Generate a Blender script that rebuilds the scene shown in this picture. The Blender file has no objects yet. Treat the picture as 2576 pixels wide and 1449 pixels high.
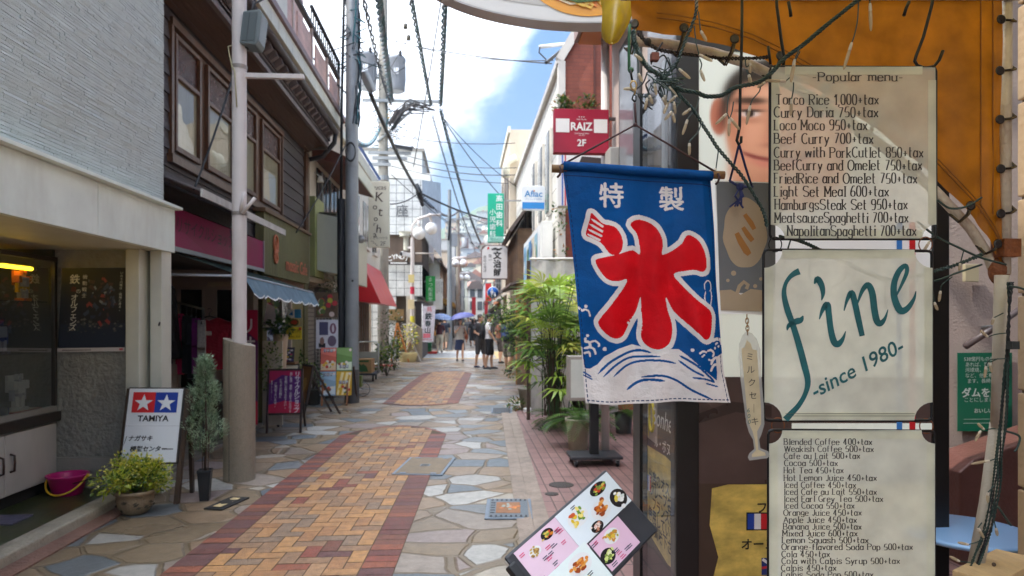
import bpy,math,random
import numpy as np
from mathutils import Vector,Matrix,Quaternion
from mathutils.noise import noise as pnoise
random.seed(7)
sc = bpy.context.scene
COL = sc.collection
R = math.radians
# ------------------------------------------------------------------ camera, sky, sun, exposure
CAMH,TH = 1.55,math.atan(118/1717.)
cam = bpy.data.cameras.new('camera');camo = bpy.data.objects.new('camera',cam);COL.objects.link(camo)
cam.sensor_width = 36.0;cam.lens = 24.0;cam.shift_y = 80.5/2576;cam.clip_start = .05;cam.clip_end = 5000
camo.location = (0,0,CAMH);camo.rotation_euler = (R(90),0,-TH)
cam.dof.use_dof = True;cam.dof.focus_distance = 1.93;cam.dof.aperture_fstop = 5.6
sc.camera = camo
SUN_EL,SUN_AZ = R(54),R(-108)          # azimuth: clockwise from +Y (the street's direction)
w = bpy.data.worlds.new('World');sc.world = w;w.use_nodes = True
nt = w.node_tree;N = nt.nodes;L = nt.links
bg = N['Background'];bg.inputs[1].default_value = .15
sky = N.new('ShaderNodeTexSky');sky.sky_type = 'NISHITA';sky.sun_disc = False
sky.sun_elevation = SUN_EL;sky.sun_rotation = SUN_AZ;sky.air_density = 1.2;sky.dust_density = .8;sky.ozone_density = 2.0
def node(nt,t,**k):
    n = nt.nodes.new(t)
    for a,b in k.items():
        if a.startswith('i_'):
            n.inputs[int(a[2:])].default_value = b
        else: setattr(n,a,b)
    return n
tc = node(nt,'ShaderNodeTexCoord')
sep = node(nt,'ShaderNodeSeparateXYZ');L.new(tc.outputs['Generated'],sep.inputs[0])
zz = node(nt,'ShaderNodeMath',operation='MAXIMUM',i_1=0.0);L.new(sep.outputs[2],zz.inputs[0])
za = node(nt,'ShaderNodeMath',operation='ADD',i_1=.22);L.new(zz.outputs[0],za.inputs[0])
dv = node(nt,'ShaderNodeVectorMath',operation='DIVIDE');L.new(tc.outputs['Generated'],dv.inputs[0])
cb = node(nt,'ShaderNodeCombineXYZ')
for i in range(3): L.new(za.outputs[0],cb.inputs[i])
L.new(cb.outputs[0],dv.inputs[1])
mp = node(nt,'ShaderNodeMapping');mp.inputs['Location'].default_value = (3.15,1.1,0);mp.inputs['Scale'].default_value = (1,.62,1)
L.new(dv.outputs[0],mp.inputs[0])
cn = node(nt,'ShaderNodeTexNoise');cn.inputs['Scale'].default_value = 1.25;cn.inputs['Detail'].default_value = 8;cn.inputs['Roughness'].default_value = .56
L.new(mp.outputs[0],cn.inputs['Vector'])
# more cloud to the left of the street and overhead
sx = node(nt,'ShaderNodeMath',operation='MULTIPLY_ADD',i_1=-1.25,i_2=-.01);L.new(sep.outputs[0],sx.inputs[0])
sz = node(nt,'ShaderNodeMath',operation='MULTIPLY_ADD',i_1=.42);L.new(zz.outputs[0],sz.inputs[0]);L.new(sx.outputs[0],sz.inputs[2])
sm = node(nt,'ShaderNodeMath',operation='ADD');L.new(cn.outputs[0],sm.inputs[0]);L.new(sz.outputs[0],sm.inputs[1])
cr = node(nt,'ShaderNodeMapRange',interpolation_type='SMOOTHSTEP');cr.inputs[1].default_value = .56;cr.inputs[2].default_value = .72
L.new(sm.outputs[0],cr.inputs[0])
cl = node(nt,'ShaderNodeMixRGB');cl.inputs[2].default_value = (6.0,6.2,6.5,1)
cg = node(nt,'ShaderNodeMapRange');cg.inputs[1].default_value = .15;cg.inputs[2].default_value = .9;cg.inputs[3].default_value = 3.9;cg.inputs[4].default_value = 27.0  # overhead cloud, out of view, made far brighter to light the street
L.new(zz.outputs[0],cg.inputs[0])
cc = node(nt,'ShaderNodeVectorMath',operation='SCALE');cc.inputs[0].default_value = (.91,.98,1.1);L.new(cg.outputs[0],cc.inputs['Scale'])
sk = node(nt,'ShaderNodeMapRange');sk.inputs[1].default_value = 0;sk.inputs[2].default_value = .5;sk.inputs[3].default_value = .22;sk.inputs[4].default_value = .85;L.new(zz.outputs[0],sk.inputs[0])
st_ = node(nt,'ShaderNodeMixRGB',blend_type='MULTIPLY');st_.inputs[0].default_value = 1;st_.inputs[2].default_value = (.62,.92,1.2,1);L.new(sky.outputs[0],st_.inputs[1])
ss = node(nt,'ShaderNodeVectorMath',operation='SCALE');L.new(st_.outputs[0],ss.inputs[0]);L.new(sk.outputs[0],ss.inputs['Scale'])
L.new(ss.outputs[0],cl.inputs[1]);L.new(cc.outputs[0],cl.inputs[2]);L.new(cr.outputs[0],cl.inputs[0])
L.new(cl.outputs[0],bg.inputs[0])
sun = bpy.data.lights.new('sun','SUN');sun.energy = 2.1;sun.angle = R(.6);sun.color = (1,.95,.87)
suno = bpy.data.objects.new('sun',sun);COL.objects.link(suno);suno.location = (-20,-8,30)
sd = Vector((math.sin(SUN_AZ)*math.cos(SUN_EL),math.cos(SUN_AZ)*math.cos(SUN_EL),math.sin(SUN_EL)))
suno.rotation_euler = sd.to_track_quat('Z','Y').to_euler()
sc.view_settings.view_transform = 'Standard';sc.view_settings.look = 'None';sc.view_settings.exposure = .9;sc.view_settings.gamma = 1
sc.render.engine = 'CYCLES';sc.cycles.use_denoising = True
sc.cycles.max_bounces = 6;sc.cycles.diffuse_bounces = 4;sc.cycles.transparent_max_bounces = 10;sc.cycles.volume_bounces = 0
sc.cycles.caustics_reflective = False;sc.cycles.caustics_refractive = False;sc.cycles.sample_clamp_indirect = 6

# ------------------------------------------------------------------ pixel of the photo (2576 wide) -> place in the world
CT,ST = math.cos(TH),math.sin(TH)
def ray(x,y):
    r = (x-1288)/1717.
    return Vector((r*CT+ST,-r*ST+CT,(805-y)/1717.))
EYE = Vector((0,0,CAMH))
def at(x,y,d): return EYE+ray(x,y)*d
def gnd(x,y,z=0.): q = ray(x,y);return EYE+q*((z-CAMH)/q.z)
def onX(x,y,X): q = ray(x,y);return EYE+q*(X/q.x)
def onY(x,y,Y): q = ray(x,y);return EYE+q*(Y/q.y)

# ------------------------------------------------------------------ materials
def S(r,g,b):
    f = lambda c: (c/255/12.92 if c <= 10 else ((c/255+.055)/1.055)**2.4)
    return (f(r),f(g),f(b))
MATS = {}
def mat(name,col,rough=.6,var=.1,vs=4.,bump=0.,bs=60.,metal=0.,st=(1,1,1),dirt=0.,dirtcol=(.12,.1,.08),emit=0.,spec=.5):
    if name in MATS: return MATS[name]
    m = bpy.data.materials.new(name);m.use_nodes = True;MATS[name] = m
    t = m.node_tree;b = t.nodes['Principled BSDF'];l = t.links
    b.inputs['Roughness'].default_value = rough;b.inputs['Metallic'].default_value = metal
    b.inputs['Specular IOR Level'].default_value = spec
    tcn = node(t,'ShaderNodeTexCoord');mpn = node(t,'ShaderNodeMapping');mpn.inputs['Scale'].default_value = st
    l.new(tcn.outputs['Object'],mpn.inputs[0])
    n = node(t,'ShaderNodeTexNoise');n.inputs['Scale'].default_value = vs;n.inputs['Detail'].default_value = 5;n.inputs['Roughness'].default_value = .6
    l.new(mpn.outputs[0],n.inputs['Vector'])
    mr = node(t,'ShaderNodeMapRange');mr.inputs[1].default_value = .3;mr.inputs[2].default_value = .7;mr.inputs[3].default_value = 1-var;mr.inputs[4].default_value = 1+var
    l.new(n.outputs[0],mr.inputs[0])
    sc_ = node(t,'ShaderNodeVectorMath',operation='SCALE');sc_.inputs[0].default_value = col;l.new(mr.outputs[0],sc_.inputs['Scale'])
    out = sc_.outputs[0]
    if dirt:
        n2 = node(t,'ShaderNodeTexNoise');n2.inputs['Scale'].default_value = vs*.35+.6;n2.inputs['Detail'].default_value = 7;n2.inputs['Roughness'].default_value = .68
        mp2 = node(t,'ShaderNodeMapping');mp2.inputs['Scale'].default_value = (1,1,.3);mp2.inputs['Location'].default_value = (3.3,7.1,1.9)
        l.new(tcn.outputs['Object'],mp2.inputs[0]);l.new(mp2.outputs[0],n2.inputs['Vector'])
        m2 = node(t,'ShaderNodeMapRange');m2.inputs[1].default_value = .48;m2.inputs[2].default_value = .72;m2.inputs[4].default_value = dirt
        l.new(n2.outputs[0],m2.inputs[0])
        mx = node(t,'ShaderNodeMixRGB');mx.inputs[2].default_value = (*dirtcol,1);l.new(m2.outputs[0],mx.inputs[0]);l.new(out,mx.inputs[1]);out = mx.outputs[0]
    l.new(out,b.inputs['Base Color'])
    rr = node(t,'ShaderNodeMapRange');rr.inputs[3].default_value = max(.03,rough-.1);rr.inputs[4].default_value = min(1,rough+.1);l.new(n.outputs[0],rr.inputs[0]);l.new(rr.outputs[0],b.inputs['Roughness'])
    if bump:
        nb = node(t,'ShaderNodeTexNoise');nb.inputs['Scale'].default_value = bs;nb.inputs['Detail'].default_value = 4;l.new(mpn.outputs[0],nb.inputs['Vector'])
        bp = node(t,'ShaderNodeBump');bp.inputs['Strength'].default_value = bump;bp.inputs['Distance'].default_value = .02
        l.new(nb.outputs[0],bp.inputs['Height']);l.new(bp.outputs[0],b.inputs['Normal'])
    if emit:
        b.inputs['Emission Strength'].default_value = emit;l.new(out,b.inputs['Emission Color'])
    return m
def C(r,g,b,rough=.6,k=1.,**kw):
    """plain coloured paint/print material from an sRGB colour"""
    nm = 'paint_%d_%d_%d_%d_%d' % (r,g,b,int(rough*100),int(k*100))
    c = S(r,g,b);return mat(nm,(c[0]*k,c[1]*k,c[2]*k),rough,var=kw.pop('var',.06),**kw)
def thin(name,col,trans=.5,clear=0.,rough=.3,cloth=0.,var=.15,gloss=.04):
    """cloth / vinyl / leaf: diffuse on both sides, some light coming through"""
    if name in MATS: return MATS[name]
    m = bpy.data.materials.new(name);m.use_nodes = True;MATS[name] = m
    t = m.node_tree;l = t.links;t.nodes.remove(t.nodes['Principled BSDF']);o = t.nodes['Material Output']
    tcn = node(t,'ShaderNodeTexCoord');n = node(t,'ShaderNodeTexNoise');n.inputs['Scale'].default_value = 9;n.inputs['Detail'].default_value = 6
    l.new(tcn.outputs['Object'],n.inputs['Vector'])
    mr = node(t,'ShaderNodeMapRange');mr.inputs[1].default_value = .3;mr.inputs[2].default_value = .7;mr.inputs[3].default_value = 1-var;mr.inputs[4].default_value = 1+var;l.new(n.outputs[0],mr.inputs[0])
    s = node(t,'ShaderNodeVectorMath',operation='SCALE');s.inputs[0].default_value = col;l.new(mr.outputs[0],s.inputs['Scale'])
    d = node(t,'ShaderNodeBsdfDiffuse');tr = node(t,'ShaderNodeBsdfTranslucent');l.new(s.outputs[0],d.inputs[0]);l.new(s.outputs[0],tr.inputs[0])
    if cloth:
        wv = node(t,'ShaderNodeTexNoise');wv.inputs['Scale'].default_value = 260;l.new(tcn.outputs['Object'],wv.inputs['Vector'])
        w2 = node(t,'ShaderNodeTexNoise');w2.inputs['Scale'].default_value = 22;w2.inputs['Detail'].default_value = 4;l.new(tcn.outputs['Object'],w2.inputs['Vector'])
        ad = node(t,'ShaderNodeMath',operation='MULTIPLY_ADD',i_1=.12);l.new(wv.outputs[0],ad.inputs[0]);l.new(w2.outputs[0],ad.inputs[2])
        bp = node(t,'ShaderNodeBump');bp.inputs['Strength'].default_value = cloth;bp.inputs['Distance'].default_value = .012;l.new(ad.outputs[0],bp.inputs['Height']);l.new(bp.outputs[0],d.inputs['Normal'])
    mx = node(t,'ShaderNodeMixShader');mx.inputs[0].default_value = trans;l.new(d.outputs[0],mx.inputs[1]);l.new(tr.outputs[0],mx.inputs[2]);out = mx
    gl = node(t,'ShaderNodeBsdfGlossy');gl.inputs['Roughness'].default_value = rough;gl.inputs[0].default_value = (1,1,1,1)
    m2 = node(t,'ShaderNodeMixShader');m2.inputs[0].default_value = gloss;l.new(out.outputs[0],m2.inputs[1]);l.new(gl.outputs[0],m2.inputs[2]);out = m2
    if clear:
        rf = node(t,'ShaderNodeBsdfTransparent');rf.inputs[0].default_value = (.9,.88,.82,1)
        m3 = node(t,'ShaderNodeMixShader');m3.inputs[0].default_value = clear;l.new(out.outputs[0],m3.inputs[1]);l.new(rf.outputs[0],m3.inputs[2]);out = m3
    l.new(out.outputs[0],o.inputs[0])
    return m
def glass(name='window_glass',tint=(.75,.8,.8),rough=.02,refl=.18,gain=.75):
    """pane: mirror-like reflection mixed with see-through"""
    if name in MATS: return MATS[name]
    m = bpy.data.materials.new(name);m.use_nodes = True;MATS[name] = m
    t = m.node_tree;l = t.links;t.nodes.remove(t.nodes['Principled BSDF']);o = t.nodes['Material Output']
    tr = node(t,'ShaderNodeBsdfTransparent');tr.inputs[0].default_value = (*tint,1)
    g = node(t,'ShaderNodeBsdfGlossy');g.inputs['Roughness'].default_value = rough;g.inputs[0].default_value = (.95,.97,1,1)
    lw = node(t,'ShaderNodeLayerWeight');lw.inputs[0].default_value = .35
    mr = node(t,'ShaderNodeMapRange');mr.inputs[3].default_value = refl;mr.inputs[4].default_value = min(1,refl+gain);l.new(lw.outputs['Facing'],mr.inputs[0])
    tcn = node(t,'ShaderNodeTexCoord');n = node(t,'ShaderNodeTexNoise');n.inputs['Scale'].default_value = 1.3;l.new(tcn.outputs['Object'],n.inputs['Vector'])
    bp = node(t,'ShaderNodeBump');bp.inputs['Strength'].default_value = .08;bp.inputs['Distance'].default_value = .05;l.new(n.outputs[0],bp.inputs['Height']);l.new(bp.outputs[0],g.inputs['Normal'])
    mx = node(t,'ShaderNodeMixShader');l.new(mr.outputs[0],mx.inputs[0]);l.new(tr.outputs[0],mx.inputs[1]);l.new(g.outputs[0],mx.inputs[2])
    l.new(mx.outputs[0],o.inputs[0]);return m

# ------------------------------------------------------------------ geometry
_tc = {}
def glyphs(s,bold=0.,lat=False):
    """outline of a string, unit size, as flat verts and faces"""
    k = (s,round(bold,4))
    if k in _tc: return _tc[k]
    cu = bpy.data.curves.new('lettering','FONT');cu.body = s;cu.size = 1;cu.resolution_u = 3;cu.offset = bold;cu.fill_mode = 'FRONT'
    ob = bpy.data.objects.new('lettering',cu);COL.objects.link(ob)
    dg = bpy.context.evaluated_depsgraph_get();dg.update()
    me = bpy.data.meshes.new_from_object(ob.evaluated_get(dg))
    v = [(p.co.x,p.co.y) for p in me.vertices];f = [tuple(p.vertices) for p in me.polygons]
    COL.objects.unlink(ob);bpy.data.objects.remove(ob);bpy.data.curves.remove(cu);bpy.data.meshes.remove(me)
    _tc[k] = (v,f);return v,f
class Fr:
    """a flat frame in space: u to the right, v up, n out of the face"""
    def __init__(s,o,u,v): s.o = Vector(o);s.u = Vector(u);s.v = Vector(v);s.n = s.u.cross(s.v).normalized()
    def p(s,u,v,w=0.): return s.o+s.u*u+s.v*v+s.n*w
def FrY(x,y,z): return Fr((x,y,z),(1,0,0),(0,0,1))          # faces the camera (-Y)
def FrX(x,y,z,side=1):                                              # side 1: faces +X (u runs +Y), -1: faces -X (u runs -Y)
    return Fr((x,y,z),(0,side,0),(0,0,1))
class MB:
    def __init__(s): s.v = [];s.f = [];s.m = [];s.mats = [];s.sm = []
    def mi(s,m):
        if m not in s.mats: s.mats.append(m)
        return s.mats.index(m)
    def add(s,vs,fs,m,smooth=False):
        b = len(s.v);k = s.mi(m);s.v.extend([tuple(q) for q in vs])
        for q in fs: s.f.append(tuple(b+i for i in q));s.m.append(k);s.sm.append(smooth)
    def obox(s,c,ax,ay,az,m):
        c,ax,ay,az = map(Vector,(c,ax,ay,az))
        vs = [c+ax*i+ay*j+az*k for k in (-1,1) for j in (-1,1) for i in (-1,1)]
        s.add(vs,[(0,2,3,1),(4,5,7,6),(0,1,5,4),(2,6,7,3),(0,4,6,2),(1,3,7,5)],m);return s
    def box(s,x0,x1,y0,y1,z0,z1,m):
        return s.obox(((x0+x1)/2,(y0+y1)/2,(z0+z1)/2),((x1-x0)/2,0,0),(0,(y1-y0)/2,0),(0,0,(z1-z0)/2),m)
    def bar(s,a,b,w,h,m,up=(0,0,1)):
        a = Vector(a);b = Vector(b);d = (b-a);ln = d.length;d.normalize();u = Vector(up)
        if abs(d.dot(u)) > .98: u = Vector((0,1,0))
        sd_ = d.cross(u).normalized();u = sd_.cross(d)
        return s.obox((a+b)/2,d*ln/2,sd_*w/2,u*h/2,m)
    def fbox(s,fr,u0,v0,u1,v1,w0,w1,m):
        return s.obox(fr.p((u0+u1)/2,(v0+v1)/2,(w0+w1)/2),fr.u*(u1-u0)/2,fr.v*(v1-v0)/2,fr.n*(w1-w0)/2,m)
    def tube(s,pts,r,m,n=8,cap=True):
        pts = [Vector(p) for p in pts];K = len(pts)
        rs = r if isinstance(r,(list,tuple)) else [r]*K
        vs = [];prev = None
        for i,p in enumerate(pts):
            t = (pts[min(i+1,K-1)]-pts[max(i-1,0)])
            if t.length < 1e-9: t = Vector((0,0,1))
            t.normalize()
            if prev is None:
                prev = t.orthogonal().normalized()
            prev = (prev-t*prev.dot(t));prev = prev.normalized() if prev.length > 1e-6 else t.orthogonal().normalized()
            b = t.cross(prev)
            for k in range(n):
                a = 2*math.pi*k/n;vs.append(p+(prev*math.cos(a)+b*math.sin(a))*rs[i])
        fs = [(i*n+k,i*n+(k+1) % n,(i+1)*n+(k+1) % n,(i+1)*n+k) for i in range(K-1) for k in range(n)]
        if cap: fs += [tuple(range(n))[::-1],tuple((K-1)*n+k for k in range(n))]
        s.add(vs,fs,m,n > 5);return s
    def lathe(s,prof,c,m,n=24,axis=None,a0=0.,sx=1.,sy=1.):
        c = Vector(c);z = Vector(axis or (0,0,1)).normalized();x = z.orthogonal().normalized() if axis else Vector((1,0,0));y = z.cross(x)
        vs = [c+x*(r*sx*math.cos(a0+2*math.pi*k/n))+y*(r*sy*math.sin(a0+2*math.pi*k/n))+z*h for r,h in prof for k in range(n)]
        K = len(prof)
        s.add(vs,[(i*n+k,i*n+(k+1) % n,(i+1)*n+(k+1) % n,(i+1)*n+k) for i in range(K-1) for k in range(n)],m,n > 6)
        if prof[0][0] > 1e-4: s.add(vs[:n],[tuple(range(n))[::-1]],m)
        if prof[-1][0] > 1e-4: s.add(vs[-n:],[tuple(range(n))],m)
        return s
    def cyl(s,c,r,z0,z1,m,n=20): return s.lathe([(r,z0),(r,z1)],(c[0],c[1],0),m,n)
    def ball(s,c,r,m,n=14,k=9,q=None):
        c = Vector(c);r = r if isinstance(r,(tuple,list)) else (r,r,r);vs = []
        for i in range(k+1):
            a = math.pi*i/k
            for j in range(n):
                b = 2*math.pi*j/n;p = Vector((r[0]*math.sin(a)*math.cos(b),r[1]*math.sin(a)*math.sin(b),-r[2]*math.cos(a)))
                vs.append(c+(q @ p if q else p))
        s.add(vs,[(i*n+j,i*n+(j+1) % n,(i+1)*n+(j+1) % n,(i+1)*n+j) for i in range(k) for j in range(n)],m,True);return s
    def poly(s,fr,pts,w,m):
        a = sum(pts[i][0]*pts[(i+1) % len(pts)][1]-pts[(i+1) % len(pts)][0]*pts[i][1] for i in range(len(pts)))
        if a < 0: pts = pts[::-1]
        s.add([fr.p(u,v,w) for u,v in pts],[tuple(range(len(pts)))],m);return s
    def rect(s,fr,u0,v0,u1,v1,w,m): return s.poly(fr,[(u0,v0),(u1,v0),(u1,v1),(u0,v1)],w,m)
    def ell(s,fr,cu,cv,ru,rv,w,m,n=24,rot=0.):
        return s.poly(fr,[(cu+ru*math.cos(2*math.pi*k/n)*math.cos(rot)-rv*math.sin(2*math.pi*k/n)*math.sin(rot),cv+ru*math.cos(2*math.pi*k/n)*math.sin(rot)+rv*math.sin(2*math.pi*k/n)*math.cos(rot)) for k in range(n)],w,m)
    def prism(s,fr,pts,w0,w1,m):
        a = sum(pts[i][0]*pts[(i+1) % len(pts)][1]-pts[(i+1) % len(pts)][0]*pts[i][1] for i in range(len(pts)))
        if a < 0: pts = pts[::-1]
        n = len(pts);vs = [fr.p(u,v,w0) for u,v in pts]+[fr.p(u,v,w1) for u,v in pts]
        s.add(vs,[tuple(range(n))[::-1],tuple(range(n,2*n))]+[(i,(i+1) % n,n+(i+1) % n,n+i) for i in range(n)],m);return s
    def stroke(s,fr,pts,w,m):
        """brush stroke: (u, v, width) stations"""
        P = [Vector((a,b)) for a,b,_ in pts];n = len(P);l,r = [],[]
        for i in range(n):
            d = P[min(i+1,n-1)]-P[max(i-1,0)];d.normalize();q = Vector((-d.y,d.x))*pts[i][2]/2
            l.append(P[i]+q);r.append(P[i]-q)
        for i in range(n-1):
            s.poly(fr,[tuple(r[i]),tuple(r[i+1]),tuple(l[i+1]),tuple(l[i])],w,m)
        return s
    def text(s,fr,t,u,v,size,w,m,al='C',bold=0.,vert=False,shear=0.,rot=0.,sx=1.,lead=1.05):
        """size: the letter body; u, v: middle (al C) or left end (al L) of the line at its optical centre"""
        if vert:
            for i,ch in enumerate(t):
                if ch != ' ': s.text(fr,('|' if ch in 'ー-' else ch),u,v-i*size*lead,size,w,m,'C',bold,sx=sx)
            return s
        vs,fs = glyphs(t,bold)
        if not vs: return s
        x0 = min(p[0] for p in vs);x1 = max(p[0] for p in vs)
        ox = (x0+x1)/2 if al == 'C' else (x0 if al == 'L' else x1);cr_,sr = math.cos(rot),math.sin(rot)
        out = []
        for x,y in vs:
            a = ((x-ox)+shear*(y-.36))*size*sx;b = (y-.36)*size
            out.append(fr.p(u+a*cr_-b*sr,v+a*sr+b*cr_,w))
        s.add(out,fs,m);return s
    def leaf(s,p,d,up,ln,wd,m,bend=.25):
        d = Vector(d).normalized();sd_ = d.cross(Vector(up));sd_ = sd_.normalized() if sd_.length > 1e-5 else d.orthogonal().normalized();u = sd_.cross(d)
        p = Vector(p);a = p+d*ln*.45+u*ln*bend*.25;e = p+d*ln-u*ln*bend*.5
        s.add([p,a+sd_*wd/2,e,a-sd_*wd/2],[(0,1,2,3)],m);return s
    def build(s,name,parent=None,bev=0.,loc=None,kind=None,label=None,cat=None,group=None,solid=0.,mods=()):
        me = bpy.data.meshes.new(name);o = None
        vs = s.v
        if parent is not None: off = parent.location
        elif loc is not None: off = Vector(loc)
        else: off = None
        if off is not None: vs = [(a-off[0],b-off[1],c-off[2]) for a,b,c in s.v]
        me.from_pydata(vs,[],s.f)
        for m in s.mats: me.materials.append(m)
        me.polygons.foreach_set('material_index',s.m);me.polygons.foreach_set('use_smooth',s.sm);me.update()
        o = bpy.data.objects.new(name,me);COL.objects.link(o)
        if parent is not None: o.parent = parent
        elif loc is not None: o.location = loc
        if bev:
            b = o.modifiers.new('bevel','BEVEL');b.width = bev;b.segments = 2;b.limit_method = 'ANGLE';b.angle_limit = R(40)
        if solid:
            q = o.modifiers.new('solidify','SOLIDIFY');q.thickness = solid
        tag(o,label,cat,group,kind);return o
def tag(o,label=None,cat=None,group=None,kind=None):
    if label: o['label'] = label
    if cat: o['category'] = cat
    if group: o['group'] = group
    if kind: o['kind'] = kind
    return o
def thing(name,label,cat,loc=(0,0,0),group=None):
    o = bpy.data.objects.new(name,None);o.empty_display_size = .1;COL.objects.link(o);o.location = loc;return tag(o,label,cat,group)
# parts are given in world coordinates; a part's parent is always a thing at its own location, a sub-part's parent sits at its thing's origin
def part(mb,name,t,sub=None,**k):
    """mb's vertices are in world space; t is the thing, sub an already built part of it"""
    o = mb.build(name,t,**k)
    if sub is not None: o.parent = sub
    return o
def dup(src,loc,rz=None,label=None,group=None):
    c = src.copy();COL.objects.link(c);c.location = loc
    if rz is not None: c.rotation_euler = (0,0,rz)
    if label: c['label'] = label
    if group: c['group'] = group
    for ch in list(src.children):
        d = ch.copy();COL.objects.link(d);d.parent = c
        for g in list(ch.children):
            e = g.copy();COL.objects.link(e);e.parent = d
    return c
# ------------------------------------------------------------------ ground
def crazy_paving():
    m = bpy.data.materials.new('crazy_paving');m.use_nodes = True;t = m.node_tree;l = t.links;b = t.nodes['Principled BSDF']
    tcn = node(t,'ShaderNodeTexCoord')
    dn = node(t,'ShaderNodeTexNoise');dn.inputs['Scale'].default_value = 2.2;dn.inputs['Detail'].default_value = 3;l.new(tcn.outputs['Object'],dn.inputs['Vector'])
    ds = node(t,'ShaderNodeVectorMath',operation='MULTIPLY_ADD');ds.inputs[1].default_value = (.13,.13,0);l.new(dn.outputs['Color'],ds.inputs[0]);l.new(tcn.outputs['Object'],ds.inputs[2])
    mpn = node(t,'ShaderNodeMapping');mpn.inputs['Scale'].default_value = (2.35,2.75,.001);l.new(ds.outputs[0],mpn.inputs[0])
    v1 = node(t,'ShaderNodeTexVoronoi',feature='F1');v1.inputs['Scale'].default_value = 1;v1.inputs['Randomness'].default_value = .88
    v2 = node(t,'ShaderNodeTexVoronoi',feature='DISTANCE_TO_EDGE');v2.inputs['Scale'].default_value = 1;v2.inputs['Randomness'].default_value = .88
    l.new(mpn.outputs[0],v1.inputs['Vector']);l.new(mpn.outputs[0],v2.inputs['Vector'])
    sp = node(t,'ShaderNodeSeparateColor');l.new(v1.outputs['Color'],sp.inputs[0])
    rp = node(t,'ShaderNodeValToRGB');rp.color_ramp.interpolation = 'CONSTANT'
    cols = [(0,S(176,148,118)),(.17,S(126,134,138)),(.28,S(176,160,144)),(.42,S(205,200,190)),(.53,S(160,138,110)),(.67,S(176,156,146)),(.80,S(146,150,150)),(.88,S(170,146,120)),(.95,S(204,190,170))]
    e = rp.color_ramp.elements
    while len(e) < len(cols): e.new(.5)
    for q,(p_,c_) in zip(e,cols): q.position = p_;q.color = (*[x*.73 for x in c_],1)
    l.new(sp.outputs[0],rp.inputs[0])
    n = node(t,'ShaderNodeTexNoise');n.inputs['Scale'].default_value = 13;n.inputs['Detail'].default_value = 10;n.inputs['Roughness'].default_value = .75;l.new(tcn.outputs['Object'],n.inputs['Vector'])
    mr = node(t,'ShaderNodeMapRange');mr.inputs[1].default_value = .3;mr.inputs[2].default_value = .7;mr.inputs[3].default_value = .66;mr.inputs[4].default_value = 1.18;l.new(n.outputs[0],mr.inputs[0])
    sv = node(t,'ShaderNodeVectorMath',operation='SCALE');l.new(rp.outputs[0],sv.inputs[0]);l.new(mr.outputs[0],sv.inputs['Scale'])
    mo = node(t,'ShaderNodeMapRange',interpolation_type='SMOOTHSTEP');mo.inputs[1].default_value = .018;mo.inputs[2].default_value = .05;l.new(v2.outputs[0],mo.inputs[0])
    mg = node(t,'ShaderNodeMixRGB');mg.inputs[1].default_value = (*S(122,106,84),1);l.new(mo.outputs[0],mg.inputs[0]);l.new(sv.outputs[0],mg.inputs[2])
    # old damp stains
    n3 = node(t,'ShaderNodeTexNoise');n3.inputs['Scale'].default_value = .7;n3.inputs['Detail'].default_value = 6;l.new(tcn.outputs['Object'],n3.inputs['Vector'])
    m3 = node(t,'ShaderNodeMapRange');m3.inputs[1].default_value = .45;m3.inputs[2].default_value = .68;m3.inputs[4].default_value = .38;l.new(n3.outputs[0],m3.inputs[0])
    mx = node(t,'ShaderNodeMixRGB');mx.inputs[2].default_value = (.1,.075,.05,1);l.new(m3.outputs[0],mx.inputs[0]);l.new(mg.outputs[0],mx.inputs[1]);l.new(mx.outputs[0],b.inputs['Base Color'])
    rr = node(t,'ShaderNodeMapRange');rr.inputs[1].default_value = .35;rr.inputs[2].default_value = .65;rr.inputs[3].default_value = .55;rr.inputs[4].default_value = .27;l.new(n3.outputs[0],rr.inputs[0]);l.new(rr.outputs[0],b.inputs['Roughness'])
    hh = node(t,'ShaderNodeMath',operation='MULTIPLY_ADD',i_1=.35);l.new(n.outputs[0],hh.inputs[0]);l.new(mo.outputs[0],hh.inputs[2])
    b.inputs['Specular IOR Level'].default_value = .35
    bp = node(t,'ShaderNodeBump');bp.inputs['Strength'].default_value = .9;bp.inputs['Distance'].default_value = .016;l.new(hh.outputs[0],bp.inputs['Height']);l.new(bp.outputs[0],b.inputs['Normal'])
    return m
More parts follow.
